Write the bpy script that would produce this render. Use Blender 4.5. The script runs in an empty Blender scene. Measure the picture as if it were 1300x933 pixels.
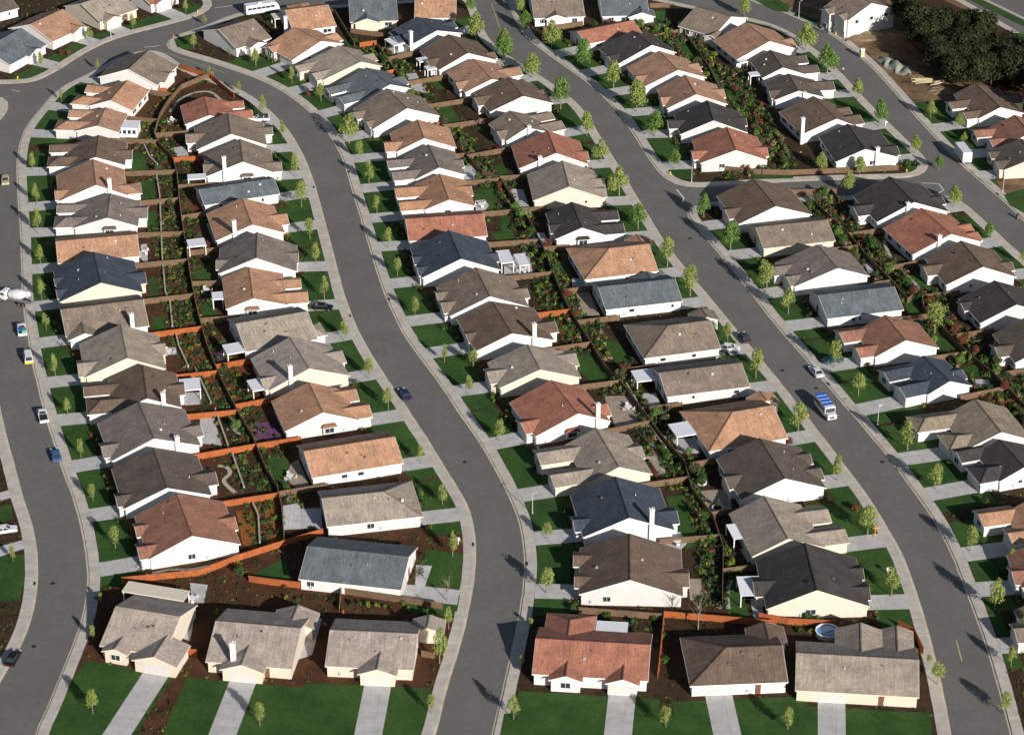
import bpy, bmesh, math, random
from mathutils import Vector, Matrix
from mathutils.geometry import tessellate_polygon

# ---- layout of the place, metres on the ground plane ----
GT = [[0.7,72.83,3.5],[4.25,60.86,2.97],[23.22,-6.66,3.53],[12.35,30.56,2.84],[29.67,-21.46,3.22],[30.7,-36.52,2.58],[-12.19,107.16,3.57],[14.24,21.51,2.7],[38.12,-66.52,2.06],[-33.64,159.6,3.47],[-17.06,121.21,3.35],[-3.19,86.04,2.15],[-6.57,94.13,1.93],[-19.42,118.32,3.05],[36.36,-43.33,3.43],[-21.21,133.22,2.23],[1.93,69.57,3.48],[36.76,-59.98,3.36],[26.8,-23.97,2.17],[8.04,54.32,3.09],[-25.78,137.61,3.17],[37.67,-47.11,3.3],[31.95,-28.91,2.29],[23.8,-3.4,3.38],[35.58,-35.52,2.46],[-8.32,89.97,2.49],[50.7,172.94,2.74],[43.3,176.86,2.19],[39.47,180.59,2.79],[66.51,97.23,3.42],[61.51,121.33,2.34],[57.75,142.18,2.65],[34.91,183.76,3.55],[42.57,185.72,2.13],[63.55,94.9,2.42],[57.51,93.99,2.67],[63.84,101.3,2.06],[22.71,183.25,2.92],[62.03,109.9,2.6],[62.34,104.69,3.43],[42.27,172.46,1.95],[51.48,126.68,2.69],[51.75,162.93,3.03],[26.23,185.41,2.62],[60.95,114.68,2.51],[36.74,175.39,2.0],[45.46,182.51,3.2],[52.54,158.61,1.95],[93.39,21.81,2.42],[83.09,53.47,3.49],[84.4,31.31,1.92],[96.0,14.29,3.19],[75.81,59.71,3.38],[88.26,35.85,3.32],[103.14,0.23,3.07],[102.86,-10.4,3.38],[85.31,42.16,3.42],[70.49,74.58,3.28],[78.32,47.6,3.27],[89.28,31.56,2.99],[102.5,-3.45,2.87],[76.37,55.77,3.47],[105.03,-19.57,1.91],[97.04,9.13,3.45],[95.38,0.97,2.84],[94.32,31.27,2.41],[72.41,77.54,3.38],[99.19,5.08,2.91],[-56.16,-26.38,2.94],[-44.45,-49.14,2.37],[-62.16,7.7,3.14],[-87.18,117.51,2.3],[-81.26,77.91,1.93],[-60.85,-1.77,2.18]]
TBL = [[-73.68,6.01],[-84.45,52.17],[-68.38,33.64],[2.38,43.17],[-44.08,-44.07],[-7.37,76.26],[-85.91,123.99],[-59.19,-86.28],[24.05,-17.4],[31.53,-67.36]]
PLT = [[37.44,-45.76],[40.09,-55.25]]
GW = [[[-86.24,92.55],[-84.2,81.38],[-80.2,50.94],[-77.47,33.1],[-75.89,28.33],[-74.18,17.56]],[[-73.19,14.74],[-71.87,8.83],[-68.9,0.0]],[[-67.06,-1.67],[-62.57,-15.07]],[[-61.51,-17.62],[-57.37,-32.51]],[[-56.33,-35.23],[-52.85,-47.88]],[[-50.66,-53.59],[-49.24,-57.81],[-48.15,-67.41]],[[-91.37,109.96],[-89.21,103.17],[-86.76,98.71]],[[24.04,-7.29],[25.91,-14.43],[27.53,-22.35],[31.05,-33.12]],[[36.43,-57.25],[42.15,-56.41]]]
PATHS = [[[-61.07,-18.2],[-58.19,-20.21],[-57.42,-24.18],[-54.83,-28.1]],[[-58.85,-39.36],[-56.99,-39.96],[-56.19,-42.21],[-57.11,-45.17],[-54.34,-49.57]],[[27.05,-36.19],[29.13,-37.1],[30.2,-39.96],[29.78,-44.44]],[[-87.19,130.05],[-85.43,137.44],[-82.28,141.82],[-78.21,142.44],[-74.89,137.44]],[[40.99,-79.45],[39.95,-83.69],[39.85,-88.83]],[[86.27,58.92],[86.7,50.68],[88.98,42.63],[91.68,34.76]],[[-71.34,67.36],[-68.49,57.16]],[[-68.7,-77.8],[-64.38,-76.14],[-59.52,-75.81],[-51.91,-72.46]]]
LINES = [[[-92.63,168.24],[-75.63,155.23],0.15,'line_yellow'],[[80.42,-98.43],[80.52,-104.67],0.2,'line_yellow'],[[-98.75,171.95],[-94.65,173.02],0.3,'line_white'],[[-82.37,199.5],[-77.5,201.21],0.3,'line_white'],[[39.62,85.92],[41.06,81.24],0.4,'line_white'],[[41.06,81.24],[40.52,78.29],0.4,'line_white'],[[99.02,89.36],[103.15,88.93],0.35,'line_white'],[[103.15,88.93],[103.82,85.49],0.35,'line_white'],[[103.82,85.49],[102.01,83.36],0.35,'line_white'],[[-5.7,202.93],[-3.0,182.76],0.15,'line_yellow'],[[-5.7,202.93],[-1.1,203.5],0.15,'line_yellow'],[[-129.78,144.12],[-127.58,143.13],0.3,'line_white'],[[70.09,85.49],[77.72,85.92],0.12,'line_yellow']]
HD = [[101,'A',[-99.48,143.57],-0.3074,16.78,13.03,0.38,3.41,'greybrown','W','E2,7,1.2','white',None,None,None,0,0,0,3.2,0],[102,'A',[-101.8,126.66],-0.2269,11.9,12.88,0.19,2.23,'tan','W','W0.4,5.6,5h W8,5,4','white',None,None,None,0,0,0,3.2,5.0],[103,'A',[-103.25,112.62],-0.0742,11.08,11.0,0.13,1.67,'tan2','W','W0.4,6,5.5h W8,5,3.6','white',None,None,None,0,0,0,3.4,5.5],[104,'A',[-100.97,93.01],0.0786,14.19,12.65,0.2,2.4,'brown','W','W0.5,6,4.6h W8.5,5,4.6 E3,6,1.6','white',None,None,None,0,0,0,3.5,4.6],[105,'A',[-99.08,75.55],0.1913,16.21,14.44,0.84,3.4,'tan2','W','W0.5,6,0.8 E0.5,6,3.4h','white',[4.02,7.19],None,None,0,0,0,3.5,0.8],[106,'A',[-94.28,60.5],0.0682,14.97,12.82,0.52,2.42,'grey','W','W0.5,6,4.5h W8,5,4.4 E4,6.5,2','white',None,None,0.92,0,0,0,3.5,4.5],[107,'B',[-93.6,44.26],0.1913,18.45,12.84,0.0,2.37,'tan','W','','white',None,None,None,0,0,0,3.2,0],[108,'A',[-90.68,26.6],0.2454,18.29,15.26,0.13,3.54,'navy','W','W1.5,5,0.4 W8,4,0.3 E4,6.5,1.4','cream',None,0.85,None,0,0,0,4.0,0.4],[109,'B',[-87.33,11.18],0.2645,17.93,14.69,0.0,2.72,'greybrown','W','S0,7,2','white',[5.42,5.93],None,None,0,0,0,3.2,0],[110,'A',[-81.2,-6.85],0.219,16.96,14.76,0.57,3.56,'beige','W','W0.5,7,1.2 E6,6,0.8','cream',None,None,None,0,0,0,4.0,1.2],[111,'A',[-74.94,-22.22],0.1813,14.16,14.09,0.24,2.88,'brown','W','W0.5,6.6,5h W8,5,5.3 E5,5.5,1.2','white',[3.56,6.32],None,None,0,0,0,3.8,5.0],[112,'A',[-71.01,-38.72],0.3284,18.07,15.04,-0.31,3.5,'grey','W','W1.5,6,1.2 E3.5,5.5,1.4','white',[4.31,5.42],None,None,0,0,0,4.5,1.2],[113,'A',[-66.72,-56.66],0.2897,17.24,15.18,-0.02,3.24,'charcoal2','W','W1,5,1 E3.5,6,2','white',None,None,None,0,0,0,3.5,1.0],[114,'A',[-59.76,-73.87],0.2968,17.5,15.43,-0.35,3.63,'redbrown','W','W0.3,5.6,1.6 W8,5,0.8 E5,6,0.6','white',None,-0.58,None,0,0,0,3.1,1.6],[201,'A',[-75.56,118.24],0.2062,12.79,11.66,-0.3,1.92,'red','E','E0.4,5.5,4.5 E7,5,3','white',None,None,None,0,0,0,3.15,4.5],[202,'A',[-68.84,103.58],0.1541,17.17,12.86,-0.06,3.61,'greybrown','E','W4,6,2.4 E6,5,2','white',None,None,None,0,0,0,3.2,0],[203,'A',[-65.49,88.31],0.1411,16.43,12.94,0.83,3.38,'greybrown','E','W2,5.5,0.4 E0.4,6,2','white',[-3.64,7.45],None,1.64,0,0,0,3.4,2.0],[204,'B',[-63.81,74.87],0.341,18.4,10.0,0.0,1.85,'bluegrey','E','','white',None,None,None,0,0,0,3.2,0],[205,'A',[-60.23,55.65],0.2533,16.06,14.39,0.52,3.03,'tan','E','E4,6.5,1.8','white',[-3.61,7.33],None,None,0,0,0,7.25,1.8],[206,'A',[-57.15,38.08],0.0653,17.59,12.7,-0.14,3.69,'grey','E','W2,5.5,0.6 E4,6,0.4','white',None,None,None,0,0,0,7.0,0.4],[207,'A',[-55.97,22.0],0.1484,13.59,14.82,-0.74,2.2,'tan','E','E0.4,6,4.6 E7.5,5,3.6','white',None,None,-1.01,0,0,0,3.4,4.6],[208,'B',[-49.16,4.92],0.3549,15.98,15.45,0.0,2.86,'beige','E','E1,6,2.4h','white',None,None,None,0,0,0,4.0,2.4],[209,'A',[-42.23,-10.96],0.3594,17.63,14.23,-0.01,3.49,'lightgrey','E','W0.5,6,0.8 E5.5,6.5,1','cream',[-4.07,7.35],None,None,0,0,0,3.2,0],[210,'A',[-38.58,-28.14],0.2987,15.44,12.67,0.29,3.07,'tan','E','E0.4,6.2,3 E7.5,6,2','white',None,1.58,1.43,0,0,0,3.5,3.0],[211,'B',[-30.47,-45.17],0.3029,18.64,12.91,0.0,2.39,'tan','E','','white',None,None,None,0,0,0,3.2,0],[212,'B',[-26.24,-63.57],0.1999,18.61,13.01,0.0,2.41,'beige','E','','white',None,-0.83,None,0,1,0,3.2,0],[213,'B',[-30.03,-84.69],-0.1845,19.45,14.4,0.0,2.66,'bluegrey','E','','white',None,-7.59,None,0,0,0,3.2,0],[901,'B',[-67.77,-105.41],-0.2659,12.38,16.4,0.0,3.03,'lightgrey','S','S1,5,1.5 S7.2,8.5,2.6','cream',None,None,None,0,0,0,11.45,2.6],[902,'B',[-46.58,-109.72],-0.1447,15.63,16.4,0.0,3.03,'lightgrey','S','S3,8,2 N9,8,1','cream',[-2.73,18.15],None,None,0,0,0,7.0,2.0],[903,'B',[-25.21,-110.55],-0.0752,15.74,14.5,0.0,2.68,'lightgrey','S','S6,7,2 N14,6,1','cream',None,None,None,0,0,0,9.5,2.0],[904,'B',[13.7,-113.34],-0.1005,20.42,14.25,0.0,2.64,'red','S','N1,9,4.5h S3,6,1.5 S13,6,1.5','white',None,None,None,0,0,0,16.0,1.5],[905,'B',[39.76,-115.24],0.0673,17.28,14.52,0.0,2.69,'brown','S','N12,7,2','white',None,None,None,1,0,0,5.18,0],[906,'B',[60.11,-118.05],-0.0971,21.42,14.66,0.0,2.71,'beige','S','N7,9,4.5 N15,6,5','cream',None,None,None,0,0,0,6.43,0],[300,'B',[-68.82,168.18],0.6927,11.41,16.4,0.0,3.03,'greybrown','S','S3,5.5,2','white',None,None,None,0,0,0,5.75,2.0],[301,'B',[-53.24,178.14],0.3254,12.1,16.4,0.0,3.03,'tan','N','N3,6,2h','white',[-8.01,8.4],None,None,0,0,0,6.0,2.0],[302,'A',[-51.39,162.58],0.699,16.96,12.23,1.12,2.76,'tan','W','E2,6,1.4 W7,5,0.8','white',None,None,None,0,0,0,3.2,0],[303,'A',[-41.49,148.7],0.5436,17.4,12.53,2.54,2.61,'beige','W','W0.5,5.5,1.5 W7.5,5,3 E4,5.5,1','cream',None,None,None,0,0,0,3.25,1.5],[304,'A',[-32.09,134.98],0.5512,14.95,12.64,1.06,2.61,'bluegrey','W','W0.5,5.5,4.6 W7.5,5,4.6 E3,6,0.8','white',None,None,None,0,0,0,3.25,4.6],[305,'A',[-26.26,118.08],0.4322,18.46,13.41,0.04,3.88,'greybrown','W','W1,4.5,0.4 W7,5,1.4','white',None,None,None,0,0,0,3.25,0.4],[306,'A',[-21.04,102.21],0.1763,14.98,11.21,-0.5,3.14,'tan','W','W0.5,6,2.4','white',None,None,None,0,0,0,3.5,2.4],[307,'A',[-17.23,86.88],0.2227,12.4,13.4,-0.29,2.56,'grey','W','W0.5,5.5,5 W7.5,5,5 E4,5,0.6','white',None,None,None,0,0,0,3.25,5.0],[308,'A',[-14.67,70.38],0.1816,12.19,14.2,-0.13,2.18,'tan3','W','W0.4,5.5,5.4 W7.5,6,5.4 E5.5,6,0.5','white',None,-0.4,None,0,0,0,3.15,5.4],[309,'B',[-14.64,54.79],0.1492,18.22,13.12,0.0,2.43,'red','W','','white',None,None,None,0,0,0,3.2,0],[310,'A',[-11.38,37.51],0.2146,17.94,14.4,-0.03,3.77,'navy','W','W1,5,0.5 W6.5,4.5,0.5 E4,5,0.8','white',None,None,None,0,0,0,3.5,0.5],[311,'A',[-4.88,19.96],0.2419,17.81,14.02,0.08,3.74,'greybrown','W','W1.5,6,1 W7.5,4.5,1 E4,5.5,1.2','white',None,None,None,0,0,0,4.5,1.0],[312,'A',[0.64,4.83],0.2908,17.55,14.93,-0.68,3.09,'brown','W','W4,5,0.3 E3,6,2','white',[4.31,7.34],None,None,0,0,0,6.5,0.3],[313,'A',[5.96,-10.84],0.2473,17.57,11.0,-0.11,3.19,'beige','W','W2,6.5,1.5 E5,6.5,1','cream',None,None,None,0,0,0,5.25,1.5],[314,'A',[12.41,-29.31],0.3779,16.49,14.38,1.04,3.36,'red','W','W1.5,6,1.4 E2,6,1.2','white',[5.42,7.11],None,-0.24,0,0,0,4.5,1.4],[315,'A',[21.22,-48.31],0.2753,13.5,15.18,-0.23,2.83,'beige','W','W0.4,6,6.5 W9,6,6.8 E6,6,0.6','cream',None,None,None,0,0,0,3.4,6.5],[316,'A',[22.26,-67.72],0.1444,17.68,14.85,-0.04,3.57,'navy','W','W2,5.5,1.2 E2,6,1.4','white',[4.36,7.56],None,None,0,0,0,4.75,1.2],[317,'A',[21.88,-88.2],-0.0336,19.1,15.39,-0.25,3.42,'brown','W','W2,5,0.9 W9,5,1.2 E3,6,1.2','white',None,-4.44,None,0,0,0,4.5,0.9],[401,'B',[-37.48,183.42],0.086,13.03,16.4,0.0,3.03,'bluegrey','N','S1,7,1','cream',None,-1.41,None,0,0,0,3.91,0],[402,'B',[-20.92,185.66],0.0,11.33,16.4,0.0,3.03,'tan','N','','white',None,None,None,0,0,0,3.4,0],[403,'A',[-20.38,170.83],0.5603,16.6,11.0,0.4,2.49,'navy','E','W3,5.5,1.6 E4,5,1','white',[-7.63,10.91],None,None,0,0,0,6.5,1.0],[404,'A',[-11.51,153.86],0.4071,16.45,13.69,-0.0,3.39,'brown','E','W2.5,5.5,1.4 E1,5,0.6','white',None,None,None,0,0,0,3.5,0.6],[405,'A',[-5.26,139.03],0.3699,14.58,14.04,0.12,2.55,'tan2','E','W2,5.5,0.8 E5,6,3.4','white',None,None,None,0,0,0,8.0,3.4],[406,'A',[2.41,127.1],0.3266,17.08,12.34,0.42,3.11,'brown','E','W4.5,6,1.6 E4,5.5,1','white',None,None,None,0,0,0,6.75,1.0],[407,'A',[4.26,109.71],0.4131,12.47,11.0,-0.58,2.62,'greybrown','E','E0.4,6,4 E7,5,4 W1,6,0.8','white',[-0.03,5.4],None,None,0,0,0,3.4,4.0],[408,'A',[10.15,92.91],0.1444,17.03,13.11,0.52,3.49,'red','E','E2,6,0.6','white',[-3.39,5.29],None,None,0,0,0,5.0,0.6],[409,'A',[13.4,75.02],0.0944,16.9,14.33,0.07,3.28,'beige','E','E0.4,5.5,0.8 E6,5,1','cream',None,None,None,0,0,0,3.15,0.8],[410,'A',[15.96,55.39],0.1589,12.07,13.51,0.15,2.44,'charcoal','E','E0.4,6,4.4 E7.5,5.5,4.4 W3,5,0.6','white',None,None,0.42,0,0,0,3.4,4.4],[411,'B',[24.57,36.75],0.2456,17.25,15.81,0.0,2.92,'tan','E','N14,6,0.8','white',None,None,None,1,0,0,3.2,0],[412,'B',[29.06,22.74],0.2315,17.55,12.67,0.0,2.34,'bluegrey','E','N10,6,0.6','white',None,None,None,0,0,0,3.2,0],[413,'B',[36.32,1.46],0.2528,17.16,15.26,0.0,2.82,'greybrown','E','N15,6,1.2','white',None,None,None,1,0,0,3.2,0],[414,'B',[40.84,-14.54],0.2383,18.01,12.38,0.0,2.29,'greybrown','E','','white',None,None,None,0,0,0,3.2,0],[415,'B',[47.54,-35.49],0.3096,17.07,16.4,0.0,3.03,'tan','E','N15,6,1','white',None,None,None,1,0,0,3.2,0],[416,'A',[52.97,-53.7],0.2475,17.6,15.5,0.1,3.5,'charcoal2','E','E3,5.5,0.8 E9,5,0.6 W4,6,1','white',None,None,None,0,0,0,5.75,0.8],[417,'A',[52.15,-73.95],0.2185,14.42,15.18,-0.3,3.03,'beige','E','E0.5,6.2,5 E8,6,4','cream',None,None,None,0,0,0,3.6,5.0],[418,'A',[55.88,-92.09],0.0482,18.94,15.5,-0.42,3.89,'charcoal','E','E2,5.5,0.6 E8.5,5,0.5 W4,6.5,1.6','cream',None,-1.27,None,0,0,0,4.75,0.6],[501,'B',[12.98,186.08],0.1009,13.99,16.33,0.0,3.02,'greybrown','N','S3,6,0.8','white',None,-4.25,None,0,0,0,4.2,0],[502,'B',[31.05,187.21],0.0653,12.99,16.4,0.0,3.03,'bluegrey','N','S7,7.5,1.2','white',None,5.33,None,0,0,0,3.9,0],[503,'B',[27.37,171.37],0.4702,17.1,10.0,0.0,1.85,'red','W','','white',None,None,None,0,0,0,3.2,0],[504,'A',[35.68,158.32],0.4523,17.48,11.0,1.29,3.51,'charcoal','W','W1,5.5,1','white',None,None,None,0,0,0,3.75,1.0],[505,'A',[42.37,143.0],0.3391,17.15,13.14,0.5,3.26,'tan2','W','W2,5.5,0.6 E4,6,0.6','white',None,None,None,0,0,0,4.75,0.6],[506,'A',[47.01,127.88],0.1717,15.71,12.48,-0.46,3.3,'tan2','W','W2,5.5,0.6 E4,6,0.6','white',None,None,None,0,0,0,4.75,0.6],[507,'A',[50.13,111.63],0.0695,16.86,12.12,-0.18,3.54,'charcoal','W','W3.5,5.5,2.4 E4,5.5,0.6','white',None,None,None,0,0,0,6.25,2.4],[508,'A',[53.97,95.53],0.1025,16.45,13.37,0.4,3.06,'red','W','W2,5.5,1.4 E2,6,0.8','white',None,-2.85,None,0,0,0,4.75,1.4],[601,'B',[49.51,176.49],-0.6631,11.63,16.4,0.0,3.03,'greybrown','N','S9,5,1.5','white',None,None,None,0,0,0,3.49,0],[602,'A',[67.58,160.79],0.3972,18.37,14.05,0.37,3.7,'tan2','E','E2,6,0.6','white',None,None,None,0,0,0,5.0,0.6],[603,'A',[70.67,146.68],0.2044,11.7,11.77,-0.42,2.46,'charcoal2','E','E0.4,5.5,4 E7,5.5,3','white',None,None,None,0,0,0,3.15,4.0],[604,'A',[73.38,132.61],0.1481,12.95,11.0,-0.4,2.18,'charcoal2','E','E4,6,4 W1,5.5,0.6','white',[1.26,4.09],None,None,0,0,0,7.0,4.0],[605,'A',[79.06,113.41],0.3257,15.16,14.33,1.75,2.95,'brown','E','E1,6,2.5 E7,5,2','white',[-7.41,13.85],None,None,0,0,0,4.0,2.5],[606,'A',[86.51,96.74],0.1833,15.92,14.79,-0.71,2.86,'charcoal','E','E1,6,0.8','white',[2.53,5.4],1.54,None,0,0,0,4.0,0.8],[701,'A',[61.42,64.52],0.2783,18.2,15.36,-0.08,3.41,'brown','W','W3,6,1.2','white',None,None,None,0,0,0,6.0,1.2],[702,'B',[65.88,51.72],0.2268,17.34,12.61,0.0,2.33,'greybrown','W','','cream',None,None,None,0,0,0,3.2,0],[703,'A',[71.49,33.97],0.2897,18.1,11.93,1.13,3.13,'grey','W','W0.5,5.5,0.6 W6,5,2.4','white',None,None,None,0,0,0,3.25,0.6],[704,'B',[77.25,18.75],0.2345,17.66,13.01,0.0,2.41,'bluegrey','W','','white',None,None,None,0,0,0,3.2,0],[705,'A',[84.11,1.79],0.2737,14.76,11.54,-0.56,3.1,'redbrown','W','W0.5,5.5,3 W7.5,6,4','white',None,None,None,0,0,0,3.25,3.0],[706,'A',[90.98,-13.96],0.3687,10.55,11.48,-0.18,2.21,'navy','W','W0.4,6,4.8 W7.5,5.5,4.8 E3,5,0.6','white',None,None,None,0,0,0,3.4,4.8],[707,'A',[97.93,-35.59],0.2515,14.26,13.33,0.11,2.99,'greybeige','W','W0.4,6.5,3.5h W8.5,6.5,7h','white',None,None,None,0,0,0,3.65,3.5],[708,'A',[101.11,-47.58],0.3083,11.25,11.0,-0.44,2.36,'charcoal','W','W0.4,6.5,4h W8.5,5.5,4','white',None,None,None,0,0,0,3.65,4.0],[709,'A',[103.24,-70.08],0.2334,12.17,11.0,-1.04,2.56,'tan','W','W0.4,5.5,2.5 W7.5,6,5.5','white',None,None,None,0,0,0,3.15,2.5],[710,'A',[100.2,-85.16],0.1104,12.12,11.0,-0.15,2.55,'redbrown','W','W1,6,1','white',None,None,None,0,0,0,4.0,1.0],[711,'A',[98.69,-103.27],0.1037,12.1,11.0,-0.39,2.54,'greybrown','W','W1,6,2','white',None,None,None,0,0,0,4.0,2.0],[801,'A',[93.73,65.75],0.2936,18.44,14.22,-0.14,3.87,'charcoal','E','W4,6,3 E4,5,1','white',[-1.54,6.31],None,None,0,0,0,6.5,1.0],[802,'A',[99.41,49.94],0.3688,17.84,14.24,0.7,3.48,'red','E','E0.4,5.5,0.6 E5,5,1.2','white',[-2.22,6.1],None,None,0,0,0,3.15,0.6],[803,'A',[104.82,34.11],0.2344,16.8,13.12,0.07,3.53,'brown','E','W5,5.5,2.4 E3,5,1','white',None,None,None,0,0,0,5.5,1.0],[804,'A',[109.57,16.85],0.2664,16.56,11.58,-0.03,3.4,'charcoal','E','W6,4.5,1','white',None,None,None,0,0,0,3.2,0],[805,'A',[114.02,-0.81],0.2266,15.66,12.66,-0.6,3.29,'charcoal2','E','W3,5.5,2.4','white',None,None,None,0,0,0,3.2,0],[851,'A',[97.44,181.29],0.5368,16.39,11.0,-0.5,3.44,'greybrown','W','W0.4,5,0.8 W6,4.5,1.6','white',None,None,None,0,0,1,2.9,0.8],[852,'A',[123.24,122.05],0.2709,12.51,15.5,-0.48,2.41,'brown','W','W0.4,5,3 W7,5,4 E6,6,3','white',None,None,None,0,0,0,2.9,3.0],[853,'A',[127.95,104.95],0.1924,15.51,11.0,-0.7,3.26,'redbrown','W','W0.4,5.5,2 W6.5,5,4','white',None,None,None,0,0,0,3.15,2.0],[854,'A',[126.51,91.95],0.1481,15.53,11.0,-0.29,2.78,'charcoal2','W','W0.4,5.5,1 W6.5,4.5,1','cream',None,None,None,0,0,0,3.15,1.0],[951,'B',[-139.68,189.56],0.6434,10.65,10.0,0.0,1.85,'charcoal2','E','','white',None,None,None,0,0,0,3.2,0],[952,'B',[-118.94,174.73],0.9691,12.97,16.34,0.0,3.02,'tan2','S','S7,6,1','white',None,None,None,0,0,0,10.0,1.0],[953,'B',[-127.75,160.67],1.0601,15.64,16.4,0.0,3.03,'bluegrey','S','S7,6,1','white',None,None,None,0,0,0,10.0,1.0],[954,'B',[-107.27,187.52],0.793,13.09,16.3,0.0,3.02,'beige','S','S1,5.5,1.5','cream',None,None,None,0,0,0,3.75,1.5],[955,'B',[-95.82,198.53],0.7886,10.22,10.0,0.0,1.85,'redbrown','S','S1,6,1','white',None,None,None,0,0,0,4.0,1.0]]
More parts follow.
